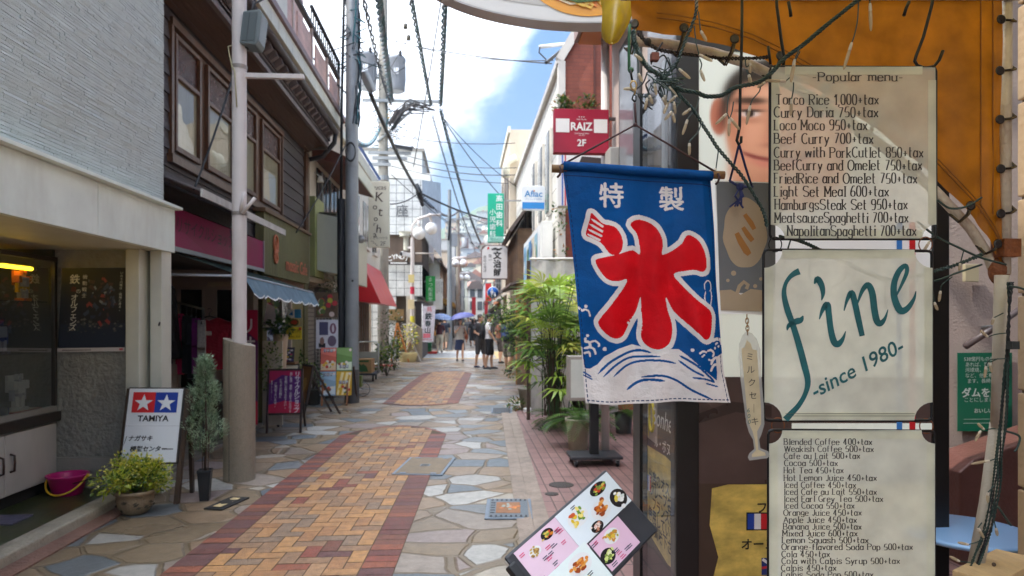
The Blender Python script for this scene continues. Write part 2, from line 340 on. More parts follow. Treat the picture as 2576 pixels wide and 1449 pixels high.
def tiled(name,c1,c2,mort,sx,sy,ms=.02,rough=.5,axis='XY',off=.5,bump=.4,rot=0.):
    """brick / tile grid"""
    if name in MATS: return MATS[name]
    m = bpy.data.materials.new(name);m.use_nodes = True;MATS[name] = m;t = m.node_tree;l = t.links;b = t.nodes['Principled BSDF']
    tcn = node(t,'ShaderNodeTexCoord');s = node(t,'ShaderNodeSeparateXYZ');l.new(tcn.outputs['Object'],s.inputs[0]);c = node(t,'ShaderNodeCombineXYZ')
    l.new(s.outputs['XYZ'.index(axis[0])],c.inputs[0]);l.new(s.outputs['XYZ'.index(axis[1])],c.inputs[1])
    mpn = node(t,'ShaderNodeMapping');mpn.inputs['Rotation'].default_value = (0,0,rot);l.new(c.outputs[0],mpn.inputs[0])
    k = node(t,'ShaderNodeTexBrick');k.offset = off;k.inputs['Scale'].default_value = 1;k.inputs['Brick Width'].default_value = sx;k.inputs['Row Height'].default_value = sy;k.inputs['Mortar Size'].default_value = ms*.5;k.inputs['Mortar Smooth'].default_value = .2
    k.inputs['Color1'].default_value = (*c1,1);k.inputs['Color2'].default_value = (*c2,1);k.inputs['Mortar'].default_value = (*mort,1);l.new(mpn.outputs[0],k.inputs[0])
    n = node(t,'ShaderNodeTexNoise');n.inputs['Scale'].default_value = 3;n.inputs['Detail'].default_value = 7;n.inputs['Roughness'].default_value = .65;l.new(tcn.outputs['Object'],n.inputs['Vector'])
    mr = node(t,'ShaderNodeMapRange');mr.inputs[1].default_value = .3;mr.inputs[2].default_value = .7;mr.inputs[3].default_value = .72;mr.inputs[4].default_value = 1.12;l.new(n.outputs[0],mr.inputs[0])
    sv = node(t,'ShaderNodeVectorMath',operation='SCALE');l.new(k.outputs[0],sv.inputs[0]);l.new(mr.outputs[0],sv.inputs['Scale']);l.new(sv.outputs[0],b.inputs['Base Color'])
    b.inputs['Roughness'].default_value = rough
    bp = node(t,'ShaderNodeBump');bp.invert = True;bp.inputs['Strength'].default_value = bump;bp.inputs['Distance'].default_value = .01;l.new(k.outputs['Fac'],bp.inputs['Height']);l.new(bp.outputs[0],b.inputs['Normal'])
    return m
asphalt = mat('asphalt',(.09,.088,.085),.8,.15,3,.4,90)
mb = MB();mb.box(-700,700,-60,900,-.6,-.012,asphalt);mb.build('ground',kind='structure')
paving = crazy_paving()
mb = MB();mb.add([(-4.6,-8,0),(2.9,-8,0),(2.9,27.6,0),(-4.6,27.6,0)],[(0,1,2,3)],paving);mb.build('pavement',kind='structure')
mb = MB();mb.add([(-4.2,34,0),(3.4,34,0),(4.4,140,0),(-1.4,140,0)],[(0,1,2,3)],paving);mb.build('far_street',kind='structure')
# crossing: pale concrete with worn white bars and yellow edges
concrete = mat('concrete',S(186,180,168),.7,.12,2.5,.25,60,dirt=.25)
conc_dk = mat('dark_concrete',S(140,134,124),.75,.15,3,.4,50,dirt=.4)
mb = MB();mb.add([(-3.4,27.6,.002),(14,27.6,.002),(14,34,.002),(-3.4,34,.002)],[(0,1,2,3)],mat('cross_street',S(175,168,158),.6,.12,2,.2,60,dirt=.3))
mb.build('crossing',kind='structure')
wl = mat('road_paint',S(240,238,230),.6,.06,5,.1,60,dirt=.25,dirtcol=(.35,.33,.3));yl = mat('yellow_tactile',S(226,190,120),.6,.1,5)
mb = MB()
for k in range(5): mb.add([(-2.6+.3*(k % 2),28.2+k*1.15,.006),(1.15,28.2+k*1.15,.006),(1.15,28.75+k*1.15,.006),(-2.6+.3*(k % 2),28.75+k*1.15,.006)],[(0,1,2,3)],wl)
mb.add([(-3.2,27.3,.006),(2.4,27.3,.006),(2.4,27.75,.006),(-3.2,27.75,.006)],[(0,1,2,3)],yl)
mb.add([(1.3,28.0,.006),(2.4,28.0,.006),(2.4,33.4,.006),(1.3,33.4,.006)],[(0,1,2,3)],yl)
mb.build('road_markings',kind='structure')

# herringbone brick bands down the middle
def bm_(n,r,g,b,k=1.): return mat(n,tuple(x*k*.82 for x in S(r,g,b)),.5,.24,18,.5,120,dirt=.3,dirtcol=(.14,.1,.06))
BR = [bm_('brick_tan',192,140,88),bm_('brick_ochre',180,128,82),bm_('brick_gold',202,148,90),bm_('brick_dull',164,126,92),bm_('brick_buff',186,142,100),bm_('brick_grey',154,126,100)]
RD = [bm_('brick_red',152,80,60),bm_('brick_wine',122,70,60),bm_('brick_brown',134,80,60),bm_('brick_rust',160,90,62),bm_('brick_purple',116,74,68)]
grout = mat('brick_grout',S(96,80,62),.8,.15,8,.3,80)
def xc(Y): return -1.145+.036*(Y-4.1)+.0006*max(0,Y-9)**2
def band(Y0,Y1,sag0,sag1,seed):
    rnd = random.Random(seed);mb = MB();hw,bw,u = .705,.215,.1105
    def lim(t): q = 1-(t/hw)**2;return Y0-sag0*q,Y1+sag1*q
    def quad(t0,t1,y0,y1,m,g=.0035,z=.008):
        z += rnd.uniform(-.0012,.0012)
        mb.add([(xc(y)+t,y,z) for t,y in ((t0+g,y0+g),(t1-g,y0+g),(t1-g,y1-g),(t0+g,y1-g))],[(0,1,2,3)],m)
    base = []
    for k in range(33):
        t = -hw+2*hw*k/32;base.append((t,lim(t)))
    mb.add([(xc(a)+t,a,.004) for t,(a,b) in base]+[(xc(b)+t,b,.004) for t,(a,b) in base[::-1]],[tuple(range(66))],grout)
    y = Y0
    while y < Y1:
        for s in (-1,1):
            a,b = sorted((s*hw,s*(hw-bw)));quad(a,b,y,min(y+u,Y1),rnd.choice(RD if s < 0 else RD+[RD[1],RD[4]]))
        y += u
    ni = int(2*(hw-bw)/u+.5);cu = 2*(hw-bw)/ni
    nj = int((Y1+sag1-Y0+sag0)/u)+2;jo = int(sag0/u)+1
    for j in range(-jo,nj):
        for i in range(-1,ni+1):
            k = (i-j) % 4
            if k == 0: t0,t1,y0,y1 = i,i+2,j,j+1
            elif k == 3: t0,t1,y0,y1 = i,i+1,j,j+2
            else: continue
            t0 = max(t0,0);t1 = min(t1,ni)
            if t1 <= t0: continue
            a = -(hw-bw)+t0*cu;b = -(hw-bw)+t1*cu;c0 = Y0+y0*u;c1 = Y0+y1*u;tm = (a+b)/2;l0,l1 = lim(tm)
            c0 = max(c0,l0+(.11 if sag0 else 0));c1 = min(c1,l1-.11)
            if c1-c0 < .03: continue
            quad(a,b,c0,c1,rnd.choice(BR) if rnd.random() > .085 else rnd.choice(RD))
    for sag,side in ((sag0,0),(sag1,1)):
        if sag:
            nn = 13;
            for k in range(nn):
                t0 = -hw+2*hw*k/nn;t1 = -hw+2*hw*(k+1)/nn;q0 = lim(t0)[side];q1 = lim(t1)[side];sg = -.105 if side else .105
                z = .0095;pts = [(xc(q0)+t0+.003,q0,z),(xc(q1)+t1-.003,q1,z),(xc(q1)+t1-.003,q1+sg,z),(xc(q0)+t0+.003,q0+sg,z)]
                mb.add(pts if not side else pts[::-1],[(0,1,2,3)],rnd.choice(RD))
    return mb
band(1.2,9.3,0,.78,3).build('brick_paving',kind='structure')
band(12.75,19.8,.35,.9,5).build('brick_paving',kind='structure')
# manhole covers and drains (set in the paving)
steel_b = mat('blue_grey_steel',S(118,130,142),.45,.15,20,.2,150,metal=.3,dirt=.3)
def hatch(name,corners,label,rim,mid,extra,cat='manhole cover'):
    a,b,c_,d = [gnd(*q) for q in corners]          # near left, near right, far right, far left
    o = (a+b+c_+d)/4;t = thing(name,label,cat,(o.x,o.y,.0));hx = ((b-a).length+(c_-d).length)/4;u = (b-a).normalized()
    hy = abs(d.y-a.y)/2;v = Vector((-u.y,u.x,0));fr = Fr((o.x,o.y,.013),u,v)
    m = MB();m.fbox(fr,-hx,-hy,hx,hy,-.012,.0,rim);part(m,'frame',t,bev=.002)
    m = MB();m.fbox(fr,-hx+.03,-hy+.03,hx-.03,hy-.03,-.004,.003,mid);extra(m,fr,hx,hy);part(m,'lid',t)
    return t
def ex1(m,fr,hx,hy):
    m.fbox(fr,-.05,-.05,.05,.05,.003,.005,steel_b)
    for sx in (-1,1):
        for sy in (-1,1): m.fbox(fr,sx*hx*.6-.03,sy*(hy-.05)-.02,sx*hx*.6+.03,sy*(hy-.05)+.02,.003,.005,steel_b)
    for k in range(9): m.fbox(fr,-.04,-.045+k*.01,.04,-.042+k*.01,.005,.006,conc_dk)
hatch('manhole_cover',[(998,1196),(1119,1198),(1141,1153),(1019,1153)],'brown manhole cover with blue grey steel rim cutting the right border of the brick band',steel_b,mat('cover_brown',S(132,114,90),.65,.15,10,.4,120),ex1)
def ex2(m,fr,hx,hy):
    m.fbox(fr,-hx*.55,-hy*.55,hx*.5,hy*.55,.003,.005,mat('rusty_plate',S(150,104,70),.7,.2,15,.3,90))
    rnd = random.Random(4)
    for k in range(14): m.ell(fr,rnd.gauss(0,.04),rnd.gauss(-.02,.05),rnd.uniform(.012,.025),rnd.uniform(.012,.03),.0062+k*.0002,C(*rnd.choice([(226,150,60),(206,120,60),(150,160,150),(220,170,90)])),8)
    dk = C(25,25,28)
    for k in range(8):
        for s in (-1,1): m.fbox(fr,-hx+.05+k*(2*hx-.1)/7-.008,s*(hy-.055)-.022,-hx+.05+k*(2*hx-.1)/7+.008,s*(hy-.055)+.022,.003,.0045,dk)
    for k in range(5): m.fbox(fr,-hx+.04,-hy*.5+k*hy*.25-.01,-hx+.075,-hy*.5+k*hy*.25+.01,.003,.0045,dk)
hatch('drain_cover',[(1218,1308),(1340,1308),(1335,1258),(1226,1258)],'blue grey slotted drain cover with an orange painted emblem in its middle',steel_b,mat('drain_grey',S(104,112,118),.5,.15,20,.3,150,metal=.3),ex2,'drain cover')
def ex3(m,fr,hx,hy):
    ink = C(40,36,30);m.rect(fr,-hx+.05,-hy+.05,hx-.05,hy-.05,.0045,C(206,180,130))
    m.poly(fr,[(-.05,-.04),(.0,-.07),(.06,-.03),(.03,.03),(.07,.09),(-.01,.07),(-.06,.1),(-.03,.02)],.006,ink)
hatch('survey_plate',[(524,1283),(575,1286),(614,1253),(570,1252)],'small black and cream square plate set in the stone paving beside the brick band',C(34,32,30),C(52,48,42),ex3,'ground plate')
def ex4(m,fr,hx,hy):
    for k in range(8): m.fbox(fr,-hx+.03+k*(2*hx-.06)/8,-hy+.03,-hx+.045+k*(2*hx-.06)/8,hy-.03,.003,.005,C(40,42,44))
hatch('drain_grate',[(1236,1040),(1292,1040),(1285,1028),(1236,1028)],'narrow dark drain grate at the far end of the right gutter by the potted plants',steel_b,C(70,74,78),ex4,'drain cover')
# right-hand gutter strip and pink tiles in front of the right shops
pink = tiled('pink_tiles',S(150,114,106),S(138,104,98),S(88,70,62),.3,.105,.012,.55,'YX',.0,.5)
gut = mat('gutter_concrete',S(150,134,120),.8,.22,7,.8,40,dirt=.5)
def gx(Y): return .31+.0335*Y-.0000*Y
mb = MB();ys = [-6,0,4,6,8,10,11.8]
mb.add([(gx(y)-.09,y,.012) for y in ys]+[(gx(y)+.03,y,.014) for y in ys]+[(gx(y)+.035,y,.006) for y in ys]+[(gx(y)+.17,y,.02) for y in ys]+[(gx(y)-.095,y,-.01) for y in ys],
       [(k*7+i,(k+1)*7+i,(k+1)*7+i+1,k*7+i+1) for k in range(3) for i in range(6)],gut)
mb.build('gutter',kind='structure')
mb = MB();mb.add([(gx(y)+.16,y,.024) for y in ys]+[(6,y,.024) for y in ys]+[(gx(y)+.16,y,-.01) for y in ys],[(i,7+i,8+i,i+1) for i in range(6)]+[(14+i,i,i+1,15+i) for i in range(6)],pink)
mb.build('tiled_floor',kind='structure')
for nm,x,y,rx,lb in (('inspection_cover',1412,1220,.085,'larger dark oval metal cover on the pink tiles behind the menu stand'),('inspection_cover',1388,1243,.045,'smaller dark oval metal cover on the pink tiles behind the menu stand')):
    p = gnd(x,y,.024);m = MB();m.lathe([(rx*1.35,0),(rx*1.35,.004),(rx*1.25,.006),(rx*.2,.007),(0.0001,.007)],(p.x,p.y,.024),mat('cast_iron',S(70,62,58),.55,.2,30,.5,120,metal=.4),28)
    m.build(nm,loc=(p.x,p.y,.024),label=lb,cat='manhole cover')
# left-hand shop floor: green tiles behind a pale kerb, reddish gutter
green = tiled('green_tiles',S(84,84,44),S(64,74,42),S(46,44,30),.2,.2,.008,.3,'XY',.0,.3)
mb = MB();mb.box(-3.9,-3.02,-6,6.34,-.01,.07,green);mb.build('tiled_floor',kind='structure')
mb = MB();mb.box(-3.02,-2.86,-6,6.25,-.01,.085,mat('pale_kerb',S(182,172,150),.7,.15,5,.5,40,dirt=.35));mb.build('kerb',kind='structure',bev=.012)
mb = MB();mb.box(-2.86,-2.72,-6,6.0,-.01,.012,mat('red_gutter',S(140,104,90),.5,.25,9,.9,45,dirt=.3));mb.build('gutter',kind='structure')
mb = MB();mb.box(-4.6,-2.95,6.46,13.4,-.01,.05,mat('shop_step',S(120,110,98),.6,.2,4,.4,40,dirt=.5));mb.build('shop_floor',kind='structure',bev=.01)

# ------------------------------------------------------------------ left: white textured shop
white_stone = mat('rough_white_siding',S(212,220,216),.75,.06,6,.5,120,dirt=.22,dirtcol=S(150,150,138))
fascia_m = mat('cream_panel',S(238,246,236),.45,.06,3,.08,60,dirt=.32,dirtcol=S(170,166,146))
rough_grey = mat('rough_grey_render',S(156,154,146),.85,.16,5,1.6,26,dirt=.35)
cream = mat('cream_paint',S(214,212,194),.5,.06,4,.05,50,dirt=.2,dirtcol=S(140,130,104))
t = thing('shop_building','pale grey shop with rough split stone cladding above a cream fascia','shop building',(-2.75,6.3,0))
rnd = random.Random(11);mb = MB();z = 2.6
mb.box(-9,-2.79,-6,6.3,2.2,9.0,white_stone)
while z < 5.1:                                     # split-face rows, each stone with its own face angle
    h = rnd.uniform(.017,.030);y = 1.6 if z < 3.9 else 2.2
    while y < 6.3:
        ln = rnd.uniform(.05,.34);y1 = min(6.3,y+ln);d0 = rnd.uniform(.0,.008);d1 = rnd.uniform(.002,.010);d2 = rnd.uniform(.0,.008);d3 = rnd.uniform(.002,.010)
        x = -2.772;e = .0016
        vs = [(x+d0,y+e,z+e),(x+d2,y1-e,z+e),(x+d3,y1-e,z+h-e*1.5),(x+d1,y+e,z+h-e*1.5),(-2.79,y,z),(-2.79,y1,z),(-2.79,y1,z+h),(-2.79,y,z+h)]
        mb.add(vs,[(0,1,2,3),(4,5,1,0),(5,6,2,1),(6,7,3,2),(7,4,0,3)],white_stone);y = y1
    z += h
part(mb,'wall',t)
mb = MB()
for a,b in ((-6,.4),(.404,3.02),(3.026,5.0),(5.006,6.33)): mb.box(-2.74,-2.68,a,b,2.17,2.565,fascia_m)
mb.box(-2.74,-2.62,-6,6.36,2.568,2.595,fascia_m);mb.box(-9,-2.742,6.27,6.328,2.17,2.565,fascia_m)
part(mb,'fascia',t,bev=.003)
mb = MB();mb.box(-9,-2.745,-6,6.26,2.172,2.196,cream);mb.lathe([(.09,-.03),(.085,-.012),(.0001,-.012)],(-3.15,3.9,2.18),C(70,60,50),20);part(mb,'soffit',t)
mb = MB();mb.box(-3.9,-2.96,6.1,6.26,.05,2.17,rough_grey);mb.box(-3.84,-2.98,6.06,6.1,.07,.34,mat('grey_skirting',S(150,146,138),.6,.08,4,.2,40,dirt=.3))
part(mb,'side_wall',t)
mb = MB();mb.box(-2.955,-2.84,5.98,6.26,.05,2.17,cream);part(mb,'door_post',t,bev=.006)
mb = MB();mb.box(-2.80,-2.70,6.1,6.3,0,2.17,cream);mb.box(-2.835,-2.802,6.2,6.3,.02,2.17,C(40,36,32));mb.tube([(-2.72,6.09,1.5),(-2.70,6.06,1.53)],.008,C(40,40,40));part(mb,'door_post',t,bev=.006)
mb = MB();mb.box(-9,-4.45,-6,6.26,.05,2.17,C(60,58,54));part(mb,'back_wall',t)
# display cabinet
t = thing('display_cabinet','glass fronted display cabinet over white cupboard doors in the recess of the pale stone shop','cabinet',(-3.87,4.5,.07))
whitew = mat('white_cupboard',S(206,200,192),.4,.05,4,.05,50,dirt=.15)
mb = MB();mb.box(-4.4,-3.89,1.0,6.08,.16,.66,whitew);part(mb,'base',t)
mb = MB();mb.box(-4.38,-3.9,1.0,6.06,.07,.16,C(36,34,32));part(mb,'plinth',t)
mb = MB();mb.box(-4.42,-3.84,1.0,6.09,.665,.75,mat('dark_ledge',S(52,44,38),.35,.2,8));part(mb,'ledge',t,bev=.006)
for y0,y1,hy in ((4.72,5.38,5.32),(5.39,6.06,5.45),(3.4,4.05,3.98),(4.06,4.71,4.12)):
    mb = MB();mb.box(-3.888,-3.866,y0,y1,.17,.65,whitew);d = part(mb,'door',t,bev=.004)
    mb = MB();mb.tube([(-3.866,hy,.35),(-3.835,hy,.36),(-3.832,hy,.42),(-3.835,hy,.48),(-3.866,hy,.49)],.009,C(60,36,26,.3));part(mb,'handle',t,sub=d)
mb = MB();
for y in (3.3,5.2,6.06): mb.box(-3.90,-3.87,y-.018,y+.018,.75,2.06,C(52,48,44,.35))
mb.box(-3.9,-3.868,1,6.08,.752,.80,C(150,146,138,.35));mb.box(-3.9,-3.868,1,6.08,2.06,2.1,C(60,52,46));part(mb,'frame',t)
mb = MB();mb.add([(-3.885,1,.79),(-3.885,6.05,.79),(-3.885,6.05,2.06),(-3.885,1,2.06)],[(0,1,2,3)],glass('cabinet_glass',(.72,.76,.74),.02,.05));part(mb,'pane',t)
mb = MB();mb.box(-4.44,-4.42,1,6.09,.7,2.17,C(86,86,76));mb.box(-4.42,-3.9,6.062,6.095,.75,2.17,C(96,96,84));part(mb,'back_panel',t)
for z in (1.27,1.70):
    mb = MB();mb.box(-4.4,-3.91,1.2,6.0,z,z+.008,glass('shelf_glass',(.5,.6,.55),.05,.1));part(mb,'shelf',t)
mb = MB();mb.box(-3.884,-3.88,4.64,4.80,1.37,1.47,C(225,222,215));f = FrX(-3.8795,4.72,1.42);mb.text(f,'向',0,0,.07,.0005,C(190,60,60));part(mb,'sticker',t)
mb = MB();mb.tube([(-3.98,3.4,1.985),(-3.98,5.9,1.985)],.016,mat('lit_tube',S(255,205,40),.4,0,emit=7));mb.tube([(-3.98,5.9,1.985),(-3.98,5.95,1.985)],.017,C(190,180,160));mb.box(-4.01,-3.95,3.4,5.97,2.003,2.02,C(70,66,60))
mb.build('fluorescent_lamp',loc=(-4.0,4.4,1.92),label='lit yellow fluorescent tube along the top of the glass display cabinet',cat='lamp')
def robot(loc,c1,c2,c3,label,s=1.,rz=0.):
    t = thing('toy_robot',label,'toy robot',loc,'model robots in the display cabinet');x,y,z = loc
    def bx(n,*b):
        m = MB()
        for (a0,a1,b0,b1,d0,d1,c) in b: m.box(x+a0*s,x+a1*s,y+b0*s,y+b1*s,z+d0*s,z+d1*s,c)
        part(m,n,t,bev=.003*s)
    bx('body',(-.025,.03,-.04,.04,.12,.2,c1),(-.02,.02,-.025,.025,.09,.12,c2));bx('head',(-.015,.02,-.015,.015,.205,.24,c2),(-.005,.022,-.03,-.022,.22,.26,c3),(-.005,.022,.022,.03,.22,.26,c3))
    for q in (-1,1):
        a,b = sorted((q*.045,q*.085));bx('arm',(-.03,.03,a,b,.15,.21,c3),(-.014,.014,min(q*.05,q*.075),max(q*.05,q*.075),.07,.15,c2))
        a,b = sorted((q*.012,q*.05));bx('leg',(-.015,.02,a,b,.02,.1,c1),(-.03,.045,a-.004,b+.004,0,.022,c3))
    bx('backpack',(-.05,-.027,-.06,.06,.13,.25,c3))
W_,Yl,Bl,Rd_,Or = C(205,205,200,.4),C(220,180,40,.4),C(40,60,130,.4),C(170,40,40,.4),C(215,120,40,.4)
robot((-3.98,5.78,1.709),W_,Yl,Or,'white and orange toy robot on the upper shelf of the glass cabinet',1.0)
robot((-4.0,5.42,1.709),C(60,90,50),Yl,C(30,70,60),'dark green toy robot with yellow parts on the upper shelf',.95)
robot((-3.98,5.5,1.279),C(150,150,165),Bl,C(60,60,80),'dark blue grey toy robot on the middle shelf of the cabinet',1.1)
robot((-3.98,5.72,.806),W_,C(160,165,170),W_,'all white toy robot standing on the cabinet floor',1.15)
mb = MB();x,y,z = -3.97,5.22,.76;mb.box(x-.05,x+.05,y-.12,y+.3,z+.03,z+.09,C(30,50,110));mb.lathe([(.055,-.02),(.06,0),(.05,.02),(.0001,.03)],(x+.06,y,z+.08),Yl,18,(1,0,0));mb.lathe([(.05,-.02),(.055,0),(.0001,.02)],(x+.06,y+.22,z+.06),C(40,40,40),18,(1,0,0));mb.box(x-.03,x+.02,y+.02,y+.16,z+.09,z+.13,C(200,200,210))
mb.build('toy_car',loc=(x,y,z),label='blue toy car with a round yellow wheel on the cabinet floor',cat='toy car')
mb = MB();mb.box(-4.04,-3.92,5.58,5.95,.752,.80,Rd_);mb.box(-4.04,-3.93,5.62,5.9,.80,.805,C(210,200,170));mb.build('model_kit_box',loc=(-4,5.6,.752),label='flat dark red box under the white toy robot',cat='box')
for o in list(COL.objects):
    if o.parent is None and o.name.split('.')[0] in ('shop_building','display_cabinet','toy_robot','toy_car','model_kit_box','fluorescent_lamp'):
        o.location.y += .19;o.location.x += 0 if o.name == 'shop_building' else .29
# poster on the rough side wall
fr = FrY(-3.36,6.09,1.5);fr = Fr((-3.27,6.262,1.64),Vector((1,0,.012)).normalized(),Vector((.055,0,1)).normalized())
mb = MB();navy = C(16,20,32,.45);pw,ph = .285,.37;mb.fbox(fr,-pw,-ph,pw,ph,0,.003,navy);rnd = random.Random(2)
mb.rect(fr,-pw,-ph,pw,-ph+.035,.004,C(214,206,206));mb.rect(fr,-.27,-ph+.04,pw-.005,-.12,.0038,C(22,34,54,.45))
mb.rect(fr,-pw+.04,-ph+.012,0,-ph+.02,.0046,C(120,110,110));mb.rect(fr,.24,-ph+.01,.27,-ph+.026,.0046,C(200,80,90))
for k in range(60):                                  # a jumble of machine-like shards, nothing recognisable
    cu,cv = rnd.gauss(.07,.075),rnd.gauss(.09,.1);s = rnd.uniform(.008,.03);a = rnd.random()*6
    if not (-.1 < cu < .2 and -.13 < cv < .28): continue
    mb.poly(fr,[(cu+s*math.cos(a+q),cv+s*1.3*math.sin(a+q)) for q in (0,.9,2.6,3.6)],.0042+k*.00003,C(*rnd.choice([(60,70,90),(96,104,120),(38,46,70),(140,146,150),(70,44,50),(150,60,60),(30,40,66)]),.45))
for k in range(60):
    cu,cv = rnd.uniform(-.25,.25),rnd.gauss(-.14,.03);s = rnd.uniform(.006,.018)
    mb.poly(fr,[(cu-s,cv),(cu,cv-s*.6),(cu+s,cv),(cu,cv+s)],.0044+k*.00002,C(*rnd.choice([(50,56,60),(84,82,76),(34,42,48),(110,104,98)]),.45))
wt = C(228,226,214)
mb.text(fr,'鉄',-.17,.27,.09,.0065,wt,bold=.012);mb.text(fr,'血',-.175,.185,.05,.0065,C(120,24,24));mb.text(fr,'の',-.135,.165,.045,.0065,wt)
mb.text(fr,'オルフェンズ',-.165,.11,.066,.0065,wt,vert=True,bold=.012,lead=.8);mb.text(fr,'機動戦士',-.085,.29,.042,.0065,wt,vert=True,lead=1.3);mb.text(fr,'いのちの糧は、戦場にある。',.225,.325,.026,.0065,wt,vert=True)
mb.build('poster',loc=tuple(fr.o),label='dark navy poster with white Japanese lettering taped to the rough grey side wall',cat='poster')
# lit sign stand of the model shop
def quadframe(pts):
    """frame through four corners: bottom left, bottom right, top right, top left"""
    a,b,c_,d = [Vector(p) for p in pts];u = ((b-a)+(c_-d)).normalized();v = ((d-a)+(c_-b));v = (v-u*v.dot(u)).normalized()
    return Fr((a+b+c_+d)/4,u,v),((b-a).length+(c_-d).length)/4,((d-a).length+(c_-b).length)/4
d0 = 5.75
fr,hx,hy = quadframe([at(311,1163,d0-.02),at(446,1163,d0+.03),at(458,978,d0+.17),at(322,978,d0+.12)])
base = gnd(436,1285)
t = thing('sign_stand','white and blue lightbox sign with red and blue star squares on brown wooden legs','sign',(base.x-.2,base.y,0))
pw = mat('white_acrylic',S(226,228,230),.25,.02);bw = mat('brown_leg',S(72,54,40),.6,.2,12,.3,60,st=(1,1,.2));blk = C(30,30,32)
mb = MB();mb.fbox(fr,-hx-.012,-hy-.012,hx+.012,hy+.012,-.09,-.004,C(48,42,36));part(mb,'case',t,bev=.004)
mb = MB();mb.fbox(fr,-hx,-hy*.02,hx,hy,-.004,.006,pw);mb.fbox(fr,-hx,-hy,hx,-hy*.025,-.004,.006,pw)
mb2 = mb;q = hx*.84
mb.rect(fr,-q,hy*.34,0,hy*.9,.0075,C(206,36,44,.3));mb.rect(fr,0,hy*.34,q,hy*.9,.0075,C(28,60,150,.3))
for cx in (-q/2,q/2):
    s = hy*.25;cy = hy*.60
    pts = [((s if k % 2 == 0 else s*.40)*math.sin(math.pi*k/5)+cx,(s if k % 2 == 0 else s*.40)*math.cos(math.pi*k/5)+cy) for k in range(10)]
    mb.poly(fr,pts,.009,pw)
mb.text(fr,'TAMIYA',0,hy*.185,hy*.22,.0085,blk,bold=.028,sx=1.02)
for k,x_ in enumerate((-.80,-.745,-.45)): pass
mb.text(fr,'ナガサキ',-hx*.38,-hy*.36,hy*.16,.0085,blk,bold=.022,shear=.18);mb.text(fr,'模型センター',-hx*.05,-hy*.64,hy*.16,.0085,blk,bold=.022,shear=.18);mb.rect(fr,hx*.45,-hy*.66,hx*.86,-hy*.635,.0085,blk)
part(mb,'sign_panel',t,bev=.002)
for q in (-1,1):
    mb = MB();a = fr.p(q*(hx+.02),hy*1.02,-.05);b = fr.p(q*(hx+.02),-hy-.24,-.03);b.z = 0;mb.bar(a,b,.035,.05,bw);part(mb,'leg',t)
    mb = MB();b2 = fr.p(q*(hx+.02),-hy-.24,-.42);b2.z = 0;mb.bar(fr.p(q*(hx+.02),hy*1.02,-.09),b2,.03,.04,bw);part(mb,'rear_leg',t)
mb = MB();mb.tube([fr.p(-hx*.9,-hy*.3,.004),fr.p(-hx*1.1,-hy*.9,.0),fr.p(-hx*1.3,-hy*1.3,.02),(-3.2,5.95,.2),(-3.6,6.0,.09)],.004,C(50,48,44));part(mb,'cable',t)
# leaves helper: bushes
def leafm(n,r,g,b,k=1.): return thin(n,tuple(x*k for x in S(r,g,b)),.35,0,.35)
G1,G2,G3,G4 = leafm('leaf_mid',92,124,52),leafm('leaf_dark',52,84,38),leafm('leaf_light',146,168,74),leafm('leaf_yellow',196,196,84)
PL1,PL2,PL3 = leafm('needle_pale',176,196,164),leafm('needle_grey',140,164,134),leafm('needle_deep',100,126,92)
def fluff(mb,cen,rad,n,ln,wd,mats,rnd,up=.3,shell=.35):
    for k in range(n):
        d = Vector((rnd.gauss(0,1),rnd.gauss(0,1),rnd.gauss(0,1))).normalized();r = rnd.random()**shell
        p = Vector(cen)+Vector((d.x*rad[0],d.y*rad[1],d.z*rad[2]))*r
        q = (d+Vector((rnd.gauss(0,.6),rnd.gauss(0,.6),rnd.gauss(up,.5)))).normalized()
        mb.leaf(p,q,(rnd.gauss(0,.4),rnd.gauss(0,.4),1),ln*rnd.uniform(.6,1.3),wd*rnd.uniform(.7,1.3),rnd.choice(mats))
# flowering pot
p = gnd(322,1302);p.y += .12;rnd = random.Random(5)
t = thing('flower_pot','bushy yellow green flowering plant in a carved round clay pot at the kerb','potted plant',(p.x,p.y,0))
clay = mat('clay_pot',S(150,128,100),.6,.12,10,.4,60,dirt=.25)
mb = MB();mb.lathe([(.07,0),(.09,.01),(.125,.06),(.14,.12),(.137,.16),(.15,.165),(.152,.19),(.135,.19),(.13,.17),(.0001,.165)],(p.x,p.y,0),clay,28)
dkr = C(84,74,56)
for k in range(9):
    a = k*.7;
    for q in range(3):
        b = a+q*.13;zz_ = .07+.03*math.sin(k*2+q*1.7)+q*.012;r_ = .134+.004*q;mb.leaf((p.x+r_*math.cos(b),p.y+r_*math.sin(b),zz_),(-math.sin(b),math.cos(b),.5*math.sin(k+q)),(math.cos(b),math.sin(b),0),.05,.022,dkr,0)
part(mb,'pot',t)
mb = MB()
for k in range(26):
    a = rnd.random()*6.28;r_ = rnd.uniform(.08,.27);mb.tube([(p.x,p.y,.17),(p.x+r_*.5*math.cos(a),p.y+r_*.5*math.sin(a),.28),(p.x+r_*math.cos(a),p.y+r_*math.sin(a),rnd.uniform(.24,.42))],.0035,G1,4)
bl_ = [(max(-.17,min(.17,rnd.gauss(0,.11))),rnd.gauss(0,.08),rnd.uniform(-.07,.07),rnd.uniform(.07,.12)) for k in range(15)]
for bx_,by_,bz_,br_ in bl_: fluff(mb,(p.x+bx_,p.y+by_,.29+bz_),(br_,br_,br_*.75),110,.045,.022,[G1,G3,G4,leafm('leaf_lime',190,200,70),leafm('leaf_lime',1,1,1)],rnd,.5,.4)
part(mb,'foliage',t)
mb = MB()
for bx_,by_,bz_,br_ in bl_: fluff(mb,(p.x+bx_,p.y+by_,.32+bz_),(br_*1.1,br_*1.1,br_*.85),42,.024,.021,[leafm('petal_yellow',238,226,96),leafm('petal_pale',244,238,150)],rnd,.8,.2);part(mb,'blossom',t)
